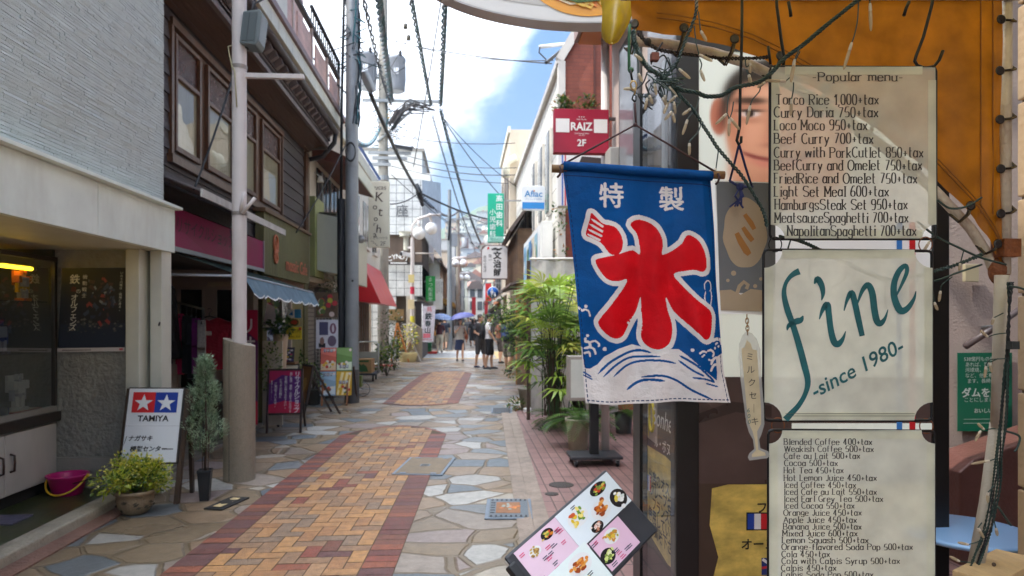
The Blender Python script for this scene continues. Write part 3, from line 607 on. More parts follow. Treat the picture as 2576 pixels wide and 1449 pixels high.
# bucket
p = gnd(153,1250,.07);t = thing('bucket','bright pink plastic bucket with a yellow handle on the green tiles','bucket',(p.x,p.y+.1,.07));x,y,z = t.location
mb = MB();mb.lathe([(.105,0),(.11,.004),(.148,.15),(.162,.158),(.162,.17),(.15,.17),(.142,.15),(.1,.01),(.0001,.008)],(x,y,z),C(206,28,122,.35),36);part(mb,'tub',t)
mb = MB();mb.tube([(x+.155*math.cos(a),y-.155*abs(math.sin(a))*.95-.01*math.sin(a),z+.155-.13*math.sin(a)) for a in [math.pi*k/20 for k in range(21)]],.008,C(238,190,50,.35),8)
for q in (-1,1): mb.ball((x+q*.16,y,z+.155),.016,C(238,190,50,.35))
part(mb,'handle',t)
p = gnd(10,1312,.07);mb = MB();mb.box(p.x-.3,p.x+.12,p.y-.1,p.y+.14,.07,.082,mat('mauve_mat',S(110,104,122),.9,.2,20,.6,150));mb.build('door_mat',loc=(p.x,p.y,.07),label='small grey mauve mat on the green tiles at the left edge',cat='mat')
# conifer in a tall black pot
p = gnd(510,1262);rnd = random.Random(6)
t = thing('potted_conifer','slim pale green conifer in a tall tapered black pot beside the granite base','potted tree',(p.x,p.y+.05,0));x,y,z = t.location
mb = MB();mb.lathe([(.052,0),(.075,.24),(.08,.245),(.08,.265),(.07,.265),(.066,.25),(.0001,.25)],(x,y,0),C(30,31,34,.4),4,a0=math.pi/4+.15);part(mb,'pot',t,bev=.003)
mb = MB();mb.tube([(x,y,.2),(x+.01,y,.6),(x,y,1.2)],[.012,.01,.004],bw,6)
for q in (-.02,.025): mb.tube([(x+q,y,.22),(x+q*1.2,y+.01,.55)],.005,bw,5)
part(mb,'trunk',t)
mb = MB()
for k in range(330):
    f = rnd.random()**.85;zz_ = .42+f*.80;r_ = (.175*(1-f)**.7+.03)*(.6+.4*abs(math.sin(zz_*11+1)))*(1.0 if zz_ > .52 else .75);a = rnd.random()*6.28;
    c_ = Vector((x+r_*math.cos(a)*rnd.uniform(.45,1),y+r_*math.sin(a)*rnd.uniform(.45,1),zz_))
    d = Vector((math.cos(a),math.sin(a),.9));mm = rnd.choice([PL1,PL1,PL2,PL3])
    for q in range(16): mb.leaf(c_+Vector((rnd.gauss(0,.016),rnd.gauss(0,.016),rnd.gauss(0,.022))),d+Vector((rnd.gauss(0,.5),rnd.gauss(0,.5),rnd.gauss(0,.5))),(0,0,1),rnd.uniform(.022,.042),.008,mm,.1)
part(mb,'foliage',t)
# steel pole in a granite base, speaker box on it
p = gnd(590,1214);px,py = p.x,p.y+.14
granite = mat('granite',S(150,138,120),.55,.2,120,.25,200,dirt=.45,dirtcol=(.2,.16,.11))
t = thing('street_pole','pale pink painted steel pole rising from a slanted round granite base','pole',(px,py,0))
mb = MB();n = 40;rb = .148;vs = []
for zt in (0,1):
    for k in range(n):
        a = 2*math.pi*k/n;vs.append((px+rb*math.cos(a),py+rb*math.sin(a),0 if not zt else 1.335-.28*rb*math.cos(a)))
mb.add(vs,[(k,(k+1) % n,n+(k+1) % n,n+k) for k in range(n)],granite,True);mb.add(vs[n:],[tuple(range(n))],granite)
mb.box(px-.052,px-.048,py-.1425,py-.1385,.01,1.33,C(60,52,44));part(mb,'granite_base',t)
pinkp = mat('pale_pink_paint',S(222,212,206),.45,.06,3,.1,40,dirt=.36,dirtcol=(.3,.2,.14))
mb = MB();mb.cyl((px,py),.068,1.3,6.6,pinkp,28)
for z in (2.565,3.99): mb.lathe([(.074,z),(.074,z+.035)],(px,py,0),mat('grey_band',S(150,140,132),.4,.1,9,metal=.4),28)
part(mb,'pole',t)
mb = MB();mb.bar((px+.05,py,3.93),(px+.62,py,3.93),.05,.045,pinkp);part(mb,'arm',t,bev=.004)
mb = MB();mb.tube([(px+.03,py-.06,2.585),(px+.075,py-.09,2.78)],.018,pinkp);part(mb,'flag_holder',t);mb = MB();mb.tube([(px+.05,py-.06,2.58),(px+.17,py-.07,2.73)],.018,pinkp);part(mb,'flag_holder',t)
mb = MB();mb.tube([(px-.06,py-.05,4.2),(px-.09,py-.05,4.19),(px-.075,py-.05,4.1),(px-.05,py-.06,4.0),(px-.02,py-.075,3.95),(px,py-.075,3.6)],.006,C(190,180,140));part(mb,'cable',t)
sx_,sz_ = px+.135,4.36;t = thing('loudspeaker','grey metal box loudspeaker fixed high on the pale pink steel pole','loudspeaker',(sx_,py,sz_))
gm = mat('grey_speaker',S(110,118,118),.4,.08,4,.1,60,metal=.2);fr = Fr((sx_,py,sz_),Vector((1,0,.06)).normalized(),Vector((.12,0,1)).normalized())
mb = MB();mb.prism(fr,[(-.085,-.15),(.07,-.175),(.095,-.13),(.095,.14),(.07,.175),(-.085,.16)],-.11,.11,gm);part(mb,'case',t,bev=.012)
mb = MB();mb.fbox(fr,-.065,-.13,.055,.14,.111,.117,C(86,94,94));mb.fbox(fr,-.02,-.13,-.012,.14,.117,.119,C(60,66,66));part(mb,'grille',t)
mb = MB();mb.bar((px+.04,py,4.2),(sx_-.05,py,4.21),.05,.03,C(70,66,62));part(mb,'bracket',t);mb = MB();mb.tube([(sx_-.03,py,4.52),(sx_+.02,py,4.64),(sx_+.15,py+.1,4.78)],.01,C(50,50,50));part(mb,'cable',t)
# ------------------------------------------------------------------ left: dark timber building
XB = -3.05;Y0B,Y1B = 6.52,13.4
wood = mat('dark_timber',S(76,66,64),.65,.22,6,.7,30,st=(1,.12,1),dirt=.3,dirtcol=(.03,.025,.02))
brown = mat('brown_frame',S(98,66,44),.45,.18,8,.3,40,st=(1,.3,.3))
soff = mat('soffit_timber',S(84,56,38),.6,.2,5,.4,30,st=(1,.1,1));eavem = mat('eave_board',S(112,96,90),.6,.15,6,.4,40,st=(1,.1,1))
t = thing('timber_building','dark brown timber building with framed upper windows under a deep wooden eave','building',(XB,10,0))
mb = MB();mb.box(-9,XB-.05,Y0B,Y1B,2.3,5.3,wood)
wins = [(7.42,8.12),(8.32,9.26),(9.5,10.24),(10.5,11.52)];WZ0,WZ1 = 3.34,4.58
z = 2.75
while z < 4.75:                                            # lapped boards, cut round the windows
    z1 = min(z+.19,4.78);segs = [(Y0B,Y1B)] if not (z+.02 > WZ0-.19 and z < WZ1+.06) else [(Y0B,7.3),(11.66,Y1B)]
    for a,b in segs: mb.add([(XB-.02,a,z1),(XB-.02,b,z1),(XB,b,z),(XB,a,z),(XB-.05,a,z),(XB-.05,b,z)],[(0,3,2,1),(3,4,5,2)],wood)
    z = z1
mb.box(XB-.049,XB-.03,7.3,11.66,3.1,4.78,brown);part(mb,'wall',t)
mb = MB();mb.box(XB-.05,XB+.02,7.3,7.36,3.2,4.7,brown);mb.box(XB-.05,XB+.02,11.6,11.66,3.2,4.7,brown);mb.box(XB-.05,XB+.05,7.25,11.7,3.18,3.27,brown);mb.box(XB-.05,XB+.03,7.3,11.66,4.62,4.7,brown);mb.box(XB-.05,XB+.04,13.2,Y1B,2.3,4.75,brown);part(mb,'window_surround',t)
gcl = glass('reflecting_pane',(.8,.8,.76),.015,.05,.16);gru = mat('amber_lattice',S(74,34,22),.25,.3,12,.6,60)
refl_cream = mat('reflected_cream',S(196,184,156),.8,.1,6,.3,30,st=(1,4,.3))  # cream colour behind the panes stands in for the opposite facade's reflection
for a,b in wins:
    mb = MB()
    for y in (a,b-.05): mb.box(XB-.04,XB+.015,y,y+.05,WZ0,WZ1,brown)
    for z,h in ((WZ0,.06),(4.12,.045),(WZ1-.05,.05)): mb.box(XB-.04,XB+.012,a+.05,b-.05,z,z+h,brown)
    wn = part(mb,'window',t,bev=.004)
    mb = MB();x = XB-.022;mb.add([(x,a+.05,WZ0+.06),(x,b-.05,WZ0+.06),(x,b-.05,4.12),(x,a+.05,4.12)],[(0,1,2,3)],gcl);part(mb,'pane',t,sub=wn)
    mb = MB();mb.add([(x,a+.05,4.165),(x,b-.05,4.165),(x,b-.05,WZ1-.05),(x,a+.05,WZ1-.05)],[(0,1,2,3)],gru);part(mb,'upper_pane',t,sub=wn)
    mb = MB();x = XB-.027;mb.add([(x,a+.05,WZ0+.06),(x,b-.05,WZ0+.06),(x,b-.05,4.12),(x,a+.05,4.12)],[(0,1,2,3)],refl_cream);part(mb,'reflection_sheet',t,sub=wn)
mb = MB();
for k in range(6): mb.add([(-3.05+k*.065,Y0B,4.78+k*.022),(-3.05+k*.065,Y1B,4.78+k*.022),(-2.985+k*.065-.004,Y1B,4.80+k*.022),(-2.985+k*.065-.004,Y0B,4.80+k*.022)],[(0,1,2,3)],soff)
mb.box(-3.05,-2.62,Y0B,Y1B,4.93,4.97,soff);part(mb,'soffit',t)
mb = MB();mb.box(-2.68,-2.62,Y0B,Y1B-.1,4.86,5.0,eavem);mb.box(-3.0,-2.64,Y1B-.1,Y1B-.06,4.82,4.98,eavem);part(mb,'eave_board',t,bev=.005)
dkw = mat('dark_rafter',S(58,44,38),.7,.2,9)
mb = MB();mb.box(-3.1,-2.60,Y0B,Y1B,5.0,5.22,dkw);y = Y0B+.1
while y < Y1B-.1:
    mb.obox((-2.56,y,5.08),(.05,0,.035),(0,.04,0),(-.02,0,.05),eavem);mb.obox((-2.555,y+.04,5.17),(.035,0,0),(0,.03,0),(0,0,.03),soff);y += .27
part(mb,'rafter_ends',t)
mb = MB();mb.tube([(-2.50,Y0B,5.22),(-2.50,Y1B+.05,5.19)],.06,C(66,56,56,.5),12);mb.tube([(-2.5,Y1B,5.14),(-2.52,Y1B,4.98),(-2.75,Y1B+.05,4.72),(-3.0,Y1B+.02,4.65)],.045,C(52,48,50,.5),10);part(mb,'gutter',t)
mb = MB();y = Y0B
while y < Y1B-.05: mb.box(-2.5,-2.40,y+.004,y+.35,5.25,5.45,cream);y += .355
mb.box(-3.2,-2.5,Y0B,Y1B+.3,5.26,5.46,cream);part(mb,'deck_edge',t)
mauve = mat('mauve_trim',S(132,106,104),.5,.12,5,.2,40,dirt=.2)
mb = MB();mb.box(-2.52,-2.36,Y0B,Y1B+.4,5.46,5.55,mauve);part(mb,'deck_trim',t)
ptile = tiled('pink_wall_tiles',S(220,176,160),S(212,168,152),S(190,150,138),.24,.12,.01,.5,'YZ',.5,.3)
mb = MB();mb.box(-9,-3.25,Y0B,Y1B+.6,5.47,8.6,ptile);part(mb,'upper_wall',t)
mb = MB()
for y in (7.4,8.6,9.8,11.0,12.2,13.3): mb.box(-2.46,-2.41,y,y+.05,5.55,6.18,C(196,180,170))
y = Y0B
while y < 13.3: mb.box(-2.45,-2.43,y,y+.9,5.6,6.05,ptile);y += 1.2
part(mb,'balcony',t)
mb = MB();mb.bar((-2.43,Y0B,6.2),(-2.43,13.35,6.2),.07,.06,C(54,42,40));mb.bar((-2.43,11.0,6.52),(-2.43,13.35,6.52),.05,.04,C(44,38,40))
y = 11.0
while y < 13.4: mb.bar((-2.43,y,6.2),(-2.43,y,6.52),.018,.018,C(44,38,40));y += .16
mb.bar((-2.43,13.35,5.55),(-2.43,13.35,6.54),.05,.05,C(44,38,40));part(mb,'railing',t)
mb = MB();mb.prism(Fr((-2.5,8.1,5.5),(0,1,0),(0,0,1)),[(0,0),(1.25,0),(1.25,.35),(.95,.5),(0,.62)],.06,.12,C(214,212,200));part(mb,'awning_box',t)
# ground floor of the same building: dark recess with a partition
mb = MB();mb.box(-9,-4.9,Y0B,Y1B,0,2.3,C(40,34,32));mb.box(-4.9,XB-.02,Y0B,9.98,2.26,2.3,C(70,62,58));part(mb,'shop_interior',t)
dw = mat('white_partition',S(176,160,148),.5,.06,3,.05,50,dirt=.2)
mb = MB();yb = 9.95
holes = [(-4.02,-3.72,1.35,1.98),(-3.52,-3.22,1.35,1.98),(-4.02,-3.72,.5,1.2)]
xs = [-4.9,-4.02,-3.72,-3.52,-3.22,-3.06];zs = [.05,.5,1.2,1.35,1.98,2.26]
for i in range(5):
    for j in range(5):
        cx,cz = (xs[i]+xs[i+1])/2,(zs[j]+zs[j+1])/2
        if not any(h[0] < cx < h[1] and h[2] < cz < h[3] for h in holes): mb.box(xs[i],xs[i+1],yb,yb+.05,zs[j],zs[j+1],dw)
p_ = part(mb,'partition',t)
for h in holes:
    mb = MB();mb.add([(h[0],yb+.03,h[2]),(h[1],yb+.03,h[2]),(h[1],yb+.03,h[3]),(h[0],yb+.03,h[3])],[(0,1,2,3)],C(36,34,30,.15));part(mb,'pane',t,sub=p_)
mb = MB();mb.box(-3.62,-3.3,yb-.06,yb-.005,2.03,2.09,C(190,176,150));part(mb,'cornice',t)
olive = mat('olive_timber',S(96,92,52),.6,.25,7,.5,40,st=(1,6,.15),dirt=.3)
mb = MB();mb.box(XB-.04,XB+.06,9.9,10.12,.05,2.3,C(150,136,120));mb.box(XB-.04,XB+.1,10.2,10.42,.05,2.3,olive);part(mb,'pillar',t,bev=.005)
# cafe front
mb = MB();mb.box(XB-.9,XB-.86,10.42,13.2,.05,2.25,C(44,38,28));mb.box(XB-.05,XB+.02,10.42,13.2,2.1,2.3,mat('warm_lintel',S(120,76,40),.5,.2,6));mb.box(XB-.05,XB+.03,13.1,13.4,.05,2.3,olive);mb.box(XB-.05,XB+.03,12.1,12.2,.05,2.12,C(168,150,130));mb.box(XB-.05,XB+.01,12.2,13.1,.05,2.1,mat('olive_door',S(104,98,44),.5,.15,5,.2,40));part(mb,'cafe_front',t)
mb = MB();x = XB;mb.add([(x,10.42,.4),(x,12.1,.4),(x,12.1,2.1),(x,10.42,2.1)],[(0,1,2,3)],glass('cafe_glass',(.5,.5,.4),.03,.1));part(mb,'cafe_window',t)
# purple signboard
t = thing('signboard','magenta and purple signboard with dark lettering under the corrugated canopy','signboard',(-2.92,8.3,2.47))
mag = mat('magenta_sign',S(150,8,78),.5,.15,1.5,spec=.2);pur = mat('purple_sign',S(80,20,70),.5,.1,3,spec=.2)
mb = MB();mb.box(-3.02,-2.905,6.6,10.05,2.28,2.68,mag);fr = FrX(-2.904,8.3,2.47)
mb.poly(fr,[(.5,-.19),(.75,-.19),(1.05,0.2),(.35,.2)],.001,pur);mb.poly(fr,[(-1.7,-.19),(-.3,-.19),(-1.0,-.02),(-1.7,.02)],.001,mat('rose_sign',S(158,20,88),.5,spec=.2))
mb.text(fr,'リサイクルショップ',-.35,.05,.19,.003,C(66,16,46),shear=.15);part(mb,'panel',t)
mb = MB();mb.box(-2.9,-2.88,6.6,10.05,2.24,2.285,C(130,140,150,.35));mb.box(-2.91,-2.89,10.05,10.08,2.24,2.69,C(150,120,140));part(mb,'edge_trim',t)
# corrugated canopy
t = thing('corrugated_canopy','rusty white corrugated metal canopy jutting over the magenta signboard','canopy',(-2.75,8,2.8))
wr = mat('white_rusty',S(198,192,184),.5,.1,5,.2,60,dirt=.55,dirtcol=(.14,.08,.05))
mb = MB();n = 90
vs = []
for i in range(n+1):
    y = 6.55+2.95*i/n;h = .012*math.sin(i*1.4);vs += [(-3.04,y,2.98+h),(-2.46,y,2.76+h)]
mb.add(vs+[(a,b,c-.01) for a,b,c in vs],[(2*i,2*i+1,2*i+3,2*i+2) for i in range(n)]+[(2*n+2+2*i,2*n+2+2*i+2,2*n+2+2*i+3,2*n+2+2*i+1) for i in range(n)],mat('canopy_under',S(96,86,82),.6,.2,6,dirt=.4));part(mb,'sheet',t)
mb = MB();mb.box(-2.462,-2.44,6.55,9.5,2.70,2.775,wr);part(mb,'front_rail',t)
# green timber cafe sign
t = thing('cafe_signboard','mossy green timber signboard with raised orange lettering above the cafe','signboard',(-2.93,11.5,2.65))
mg = mat('mossy_boards',S(104,100,58),.65,.28,3,.5,40,st=(1,7,.22),dirt=.35,dirtcol=(.1,.06,.02))
mb = MB();y = 10.08
while y < 12.95: mb.box(-3.02,-2.90,y+.003,y+.143,2.22,3.12,mg);y += .1445
mb.box(-3.03,-2.86,10.02,13.0,3.12,3.17,C(110,84,56));part(mb,'boards',t)
orl = C(196,110,72);fr = FrX(-2.898,11.5,2.65);mb = MB()
mb.text(fr,'mosaic Cafe',.50,-.18,.30,.012,orl,bold=.012);mb.text(fr,'mosaic Cafe',.50,-.18,.30,.006,C(130,66,40),bold=.02);part(mb,'lettering',t)
mb = MB()
for r_,cu,cv in ((.13,-.86,.06),(.1,-.86,-.13)):
    mb.tube([fr.p(cu+r_*.85*math.cos(a),cv+r_*math.sin(a),.02) for a in [math.pi*2*k/24 for k in range(25)]],.016,orl,6,False)
for k in range(7): a = k*.9;mb.tube([fr.p(-.86,-.04,.02),fr.p(-.86+.12*math.cos(a),-.04+.16*math.sin(a),.03)],.012,orl,5)
part(mb,'emblem',t)
# blue grey scalloped awning
t = thing('scalloped_awning','blue grey fabric awning with a white edged scalloped valance over the recycle shop','awning',(-2.6,9,2.0))
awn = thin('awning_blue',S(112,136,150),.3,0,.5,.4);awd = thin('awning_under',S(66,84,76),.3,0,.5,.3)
YA0,YA1,XF = 7.33,10.6,-2.32
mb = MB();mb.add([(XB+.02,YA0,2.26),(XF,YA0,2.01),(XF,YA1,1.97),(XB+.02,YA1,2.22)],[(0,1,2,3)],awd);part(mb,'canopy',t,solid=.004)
mb = MB();wh = C(226,226,220);nS = 17;vs = [];
for i in range(nS*8+1):
    y = YA0+(YA1-YA0)*i/(nS*8);z = 2.01-.04*i/(nS*8);dz = .175+.035*abs(math.sin(math.pi*i/8));o_ = .02*math.sin(i*.5)+.012*math.sin(i*.23+1);vs += [(XF,y,z),(XF+.05+o_*.5,y,z-dz*.5),(XF+.10+o_,y,z-dz),(XF+.104+o_,y,z-dz-.016)]
k = nS*8
mb.add(vs,[(4*i+j,4*i+j+1,4*i+5+j,4*i+4+j) for i in range(k) for j in range(2)],awn,True);mb.add(vs,[(4*i+2,4*i+3,4*i+7,4*i+6) for i in range(k)],wh);part(mb,'valance',t)
mb = MB();mb.tube([(-3.3,YA0+.02,2.03),(XF+.01,YA0,2.01),],.014,C(196,204,210,.3),8);mb.tube([(XF,YA0,2.012),(XF,YA1,1.972)],.012,C(170,178,184,.3),8);part(mb,'frame',t)

# ------------------------------------------------------------------ clothes in the recycle shop
def garment(name,c,wd,ln,m,label,group='clothes hanging on the rack',dy=.03,turn=0.):
    x,y,z = c;t = thing(name,label,'clothing',c,group);u = Vector((math.cos(turn),math.sin(turn),0))
    fr = Fr(c,u,(0,0,1));rr = random.Random(int(abs(x*1000+z*77)));mb = MB()
    pts = [(-wd*.18,-.02),(-wd*.5,-.09),(-wd*.62,-.32),(-wd*.46,-.34),(-wd*.42,-.2),(-wd*.45,-ln),(0,-ln-.02),(wd*.45,-ln),(wd*.42,-.2),(wd*.46,-.34),(wd*.62,-.32),(wd*.5,-.09),(wd*.18,-.02),(0,-.06)]
    mb.prism(fr,pts,-dy,dy,m);part(mb,'cloth',t,bev=.012)
    mb = MB();mb.tube([fr.p(-wd*.4,-.07),fr.p(0,0),fr.p(wd*.4,-.07)],.009,C(26,24,24),6);mb.tube([fr.p(0,0),fr.p(0,.04),fr.p(.03,.07),fr.p(.01,.1),fr.p(-.02,.085)],.005,C(26,24,24),6);part(mb,'hanger',t)
    return t
redc = mat('red_cloth',S(150,14,44),.9,.15,7,.5,30)
t = garment('shirt',tuple(at(527,795,8.55)),.58,.66,redc,'crimson short sleeved shirt on a black hanger in the recycle shop','clothes shown at the recycle shop',.05,.1)
x,y,z = t.location;mb = MB();mb.box(x-.03,x+.05,y-.075,y-.068,z-.24,z-.19,C(220,205,200));part(mb,'price_tag',t)
mb = MB();x,y,z = at(527,960,8.6)
mb.prism(FrY(x,y,z),[(-.2,0),(.2,0),(.26,-.5),(.30,-.95),(.2,-.97),(.08,-.5),(.0,-.12),(-.1,-.5),(-.22,-.9),(-.3,-.88),(-.22,-.4)],-.04,.04,mat('brown_cloth',S(58,44,42),.9,.15,7,.4,30));mb.build('trousers',loc=(x,y,z),bev=.015,label='dark brown trousers hanging below the crimson shirt',cat='clothing',group='clothes shown at the recycle shop')
ra,rb_ = at(432,757,7.95),at(512,778,7.5)
t = thing('clothes_rail','thin metal clothes rail loaded with garments inside the recycle shop','clothes rail',tuple(ra));mb = MB();mb.tube([ra,rb_],.012,C(120,108,90,.3),8);part(mb,'rail',t)
for q in (ra,rb_):
    mb = MB();mb.tube([q,(q.x,q.y,.06)],.014,C(70,62,54,.4),8);part(mb,'upright',t)
for k,(f,wd,ln,cc,lb) in enumerate([(.28,.34,.7,(176,20,80),'magenta top on the clothes rail'),(.48,.34,.66,(30,26,28),'black striped top on the clothes rail'),(.64,.34,.7,(26,22,26),'plain black top on the clothes rail'),(.78,.3,.62,(110,16,92),'violet top on the clothes rail'),(.95,.34,.6,(120,112,104),'grey patterned top at the end of the clothes rail')]):
    q = ra+(rb_-ra)*f;t = garment('top',(q.x,q.y,q.z-.1),wd,ln,mat('cloth_%d' % k,S(*cc),.9,.35 if k == 4 else .12,60 if k == 4 else 7),lb,dy=.04,turn=1.9)
    if k == 1:
        mb = MB();u = Vector((math.cos(1.9),math.sin(1.9),0));fr = Fr((q.x,q.y,q.z-.1),u,(0,0,1))
        for j in range(7): mb.rect(fr,-.15,-.25-j*.055,.15,-.235-j*.055,.041,C(*[(200,170,60),(190,190,186)][j % 2]))
        part(mb,'stripes',t)
x,y,z = at(400,700,7.6);mb = MB();mb.prism(FrY(x,y,z),[(-.02,0),(.16,-.1),(.2,-.5),(.24,-.9),(-.12,-.9),(-.1,-.4)],-.06,.06,mat('black_cloth',S(28,24,26),.95,.2,6,.5,30));mb.build('coat',loc=(x,y,z),bev=.02,label='long black coat hanging at the near end of the recycle shop',cat='clothing',group='clothes shown at the recycle shop')
x,y,z = at(405,985,7.6);mb = MB();mb.lathe([(.2,-.8),(.19,-.3),(.17,.05),(.16,.3),(.0001,.31)],(x,y,z),mat('beige_cloth',S(128,112,98),.95,.15,9,.6,30,st=(4,4,.3)),18);mb.build('covered_rack',loc=(x,y,z-.8),label='beige cloth covered rack behind the cream door post',cat='clothes rack')
fr = Fr(tuple(at(622,925,9.0)),(1,0,0),(0,0,1));mb = MB();mb.fbox(fr,-.135,-.75,.135,.76,-.006,0,C(94,24,84));mb.poly(fr,[(-.135,.76),(.135,.76),(.135,.35),(-.135,.6)],.001,C(190,20,70));mb.poly(fr,[(-.135,-.75),(.135,-.75),(.135,-.45),(-.135,-.35)],.001,C(200,20,60))
mb.text(fr,'リサイクル',-.0,.55,.23,.003,C(230,222,226),vert=True,bold=.01);mb.build('banner',loc=tuple(fr.o),label='tall purple and red banner with white lettering behind the steel pole',cat='banner')
# ------------------------------------------------------------------ A-boards and stands in front of the cafe
def easel(fr,hx,hy,t,legs=.35,tilt=-.3,m=None,gap=.03):
    m = m or C(52,34,30);mb = MB();w_ = .028
    for q in (-1,1): mb.fbox(fr,q*(hx+w_/2)-w_/2,-hy,q*(hx+w_/2)+w_/2,hy+w_,-.03,.008,m)
    for q in (-1,1): mb.fbox(fr,-hx,q*(hy+w_/2)-w_/2,hx,q*(hy+w_/2)+w_/2,-.03,.008,m)
    part(mb,'frame',t)
    for q in (-1,1):
        mb = MB();a = fr.p(q*(hx+w_/2),-hy,-.01);s = a.z/max(.05,fr.v.z);b = a-fr.v*s;mb.bar(a,b,w_,.035,m);part(mb,'leg',t)
        mb = MB();a = fr.p(q*(hx-.02),hy,-.035);mb.bar(a,(a.x-fr.n.x*.45*-tilt/.3,a.y-fr.n.y*.45*-tilt/.3,0),w_,.03,m);part(mb,'rear_leg',t)
b0 = gnd(664,1092);b1 = gnd(757,1090)
u = (b1-b0).normalized()
fr = Fr(((b0+b1)/2+Vector((0,.12,.56))),u,Vector((0,.16,1)) - u*u.dot(Vector((0,.16,1))));fr.v.normalize();fr.n = fr.u.cross(fr.v)
t = thing('advertising_board','purple and red A-board with white Japanese lettering standing before the cafe','A-board',((b0.x+b1.x)/2,b0.y+.1,0));hx = (b1-b0).length*.43;hy = .29
easel(fr,hx,hy,t);mb = MB();mb.fbox(fr,-hx,-hy,hx,hy,-.02,0,C(86,22,110));mb.poly(fr,[(-hx,hy*.4),(-hx*.2,hy*.8),(hx,hy*.7),(hx,hy),(-hx,hy)],.001,C(178,22,84));mb.poly(fr,[(-hx,-hy),(hx,-hy),(hx,-hy*.55),(0,-hy*.42),(-hx,-hy*.62)],.001,C(196,20,70))
wt2 = C(236,226,232)
mb.text(fr,'リサイクルショップ',hx*.78,hy*.83,.078,.003,wt2,vert=True,bold=.02,lead=.80)
for k,s_ in enumerate(('委託販売、買取・引取りのお店です','お気軽にお持ち込み下さい。','どうぞお気軽に','ご来店下さいませ。')): mb.text(fr,s_,hx*(.38-.32*k),hy*(.86-.16*k),.037 if k < 2 else .04,.003,wt2,vert=True,bold=.01,lead=.94)
mb.text(fr,'電話でもどうぞ・・・・',-hx*.84,hy*.5,.024,.003,wt2,vert=True);part(mb,'panel',t)
b0 = gnd(722,1052);t = thing('advertising_board','narrow wooden A-board turned sideways just behind the purple one','A-board',(b0.x+.2,b0.y+.2,0));fr = Fr((b0.x+.2,b0.y+.3,.5),Vector((.55,-.83,0)).normalized(),(0,0,1));fr.v = (Vector((0,0,1))-fr.n*.2).normalized();fr.n = fr.u.cross(fr.v)
easel(fr,.2,.3,t,m=C(60,44,36));mb = MB();mb.fbox(fr,-.2,-.3,.2,.3,-.02,0,C(150,96,40));mb.ell(fr,0,0,.1,.12,.002,C(190,140,60));part(mb,'panel',t)
# cafe window stickers
def sheet(name,x,y,d,w_,h,cols,label,cat='poster',n=(0,-1,0),txt=None):
    o = at(x,y,d);nn = Vector(n).normalized();u = Vector((0,0,1)).cross(nn).normalized();fr = Fr(o,u,(0,0,1));mb = MB();mb.fbox(fr,-w_/2,-h/2,w_/2,h/2,-.006,0,cols[0]);rr = random.Random(int(x+y))
    if txt:
        for (s_,tu,tv,sz,c_) in txt: mb.text(fr,s_,tu,tv,sz,.004,c_)
    return fr,mb,o
fr,mb,o = sheet('',738,838,10.4,.25,.19,[C(232,214,50)],'',txt=[('1',-.06,.02,.12,C(60,50,20)),('万円',.05,.03,.06,C(60,50,20)),('買取致します',0,-.055,.035,C(60,50,20))]);mb.ell(fr,.1,.065,.022,.022,.003,C(220,80,60));mb.build('sticker',loc=tuple(o),label='yellow price notice with a large 1 in the cafe window',cat='notice')
fr,mb,o = sheet('',741,789,10.4,.20,.13,[C(240,240,240)],'');mb.rect(fr,0,-.065,.1,.065,.001,C(60,150,215));mb.poly(fr,[(-.09,-.02),(-.05,.02),(-.03,.04),(-.02,-.03)],.001,C(60,140,205));mb.build('sticker',loc=tuple(o),label='white and blue square sticker in the cafe window',cat='sticker')
o = at(740,811,10.4);fr = FrY(*o);mb = MB();mb.prism(fr,[(.085*math.cos(k*.262),.065*math.sin(k*.262)) for k in range(24)],-.006,0,C(214,190,120));mb.ell(fr,0,0,.07,.052,.002,C(70,90,50));mb.ell(fr,0,0,.05,.034,.004,C(190,70,40));mb.build('sticker',loc=tuple(o),label='round gold and red badge sticker in the cafe window',cat='sticker')
# menu stand with leaflets, plant and folded card at the cafe
o = gnd(715,1035);t = thing('menu_stand','brown cafe menu stand with a leaflet tray and an orange dish card','menu stand',(o.x,o.y,0));x,y = o.x,o.y;bt = mat('stand_wood',S(130,90,54),.5,.15,8)
mb = MB();mb.box(x-.12,x+.02,y+.0,y+.3,0,.78,C(44,36,32));part(mb,'base',t,bev=.006)
mb = MB();mb.box(x-.16,x+.2,y-.1,y+.2,.80,.84,bt);part(mb,'tray',t,bev=.006)
fr = Fr((x+.05,y-.06,.96),(1,0,0),Vector((0,.3,1)).normalized());mb = MB();mb.fbox(fr,-.13,-.12,.13,.13,-.015,0,C(60,50,60));rr = random.Random(8)
for k in range(30): cu,cv = rr.uniform(-.1,.1),rr.uniform(-.1,.11);mb.rect(fr,cu-.02,cv-.014,cu+.02,cv+.014,.001+k*.0001,C(*rr.choice([(220,210,200),(180,60,90),(220,180,60),(110,140,70),(90,80,130)])))
part(mb,'leaflets',t)
fr = Fr((x+.12,y-.11,.64),(1,0,0),Vector((0,.25,1)).normalized());mb = MB();mb.fbox(fr,-.15,-.17,.15,.17,-.012,0,C(66,58,54));mb.rect(fr,-.13,-.15,.13,.15,.001,C(226,214,190))
for k in range(16): cu,cv = rr.gauss(0,.04),rr.gauss(-.03,.05);mb.ell(fr,cu,cv,.045,.03,.002+k*.0002,C(*rr.choice([(230,140,30),(214,116,24),(240,170,60)])),9)
part(mb,'dish_card',t)
o = at(703,830,9.9);rr = random.Random(9);t = thing('potted_plant','leafy green plant in a pale paper wrap beside the cafe door','potted plant',(o.x,o.y,o.z-.25));mb = MB();fluff(mb,(o.x,o.y,o.z+.05),(.2,.16,.13),360,.075,.04,[G1,G2,G2],rr);part(mb,'foliage',t)
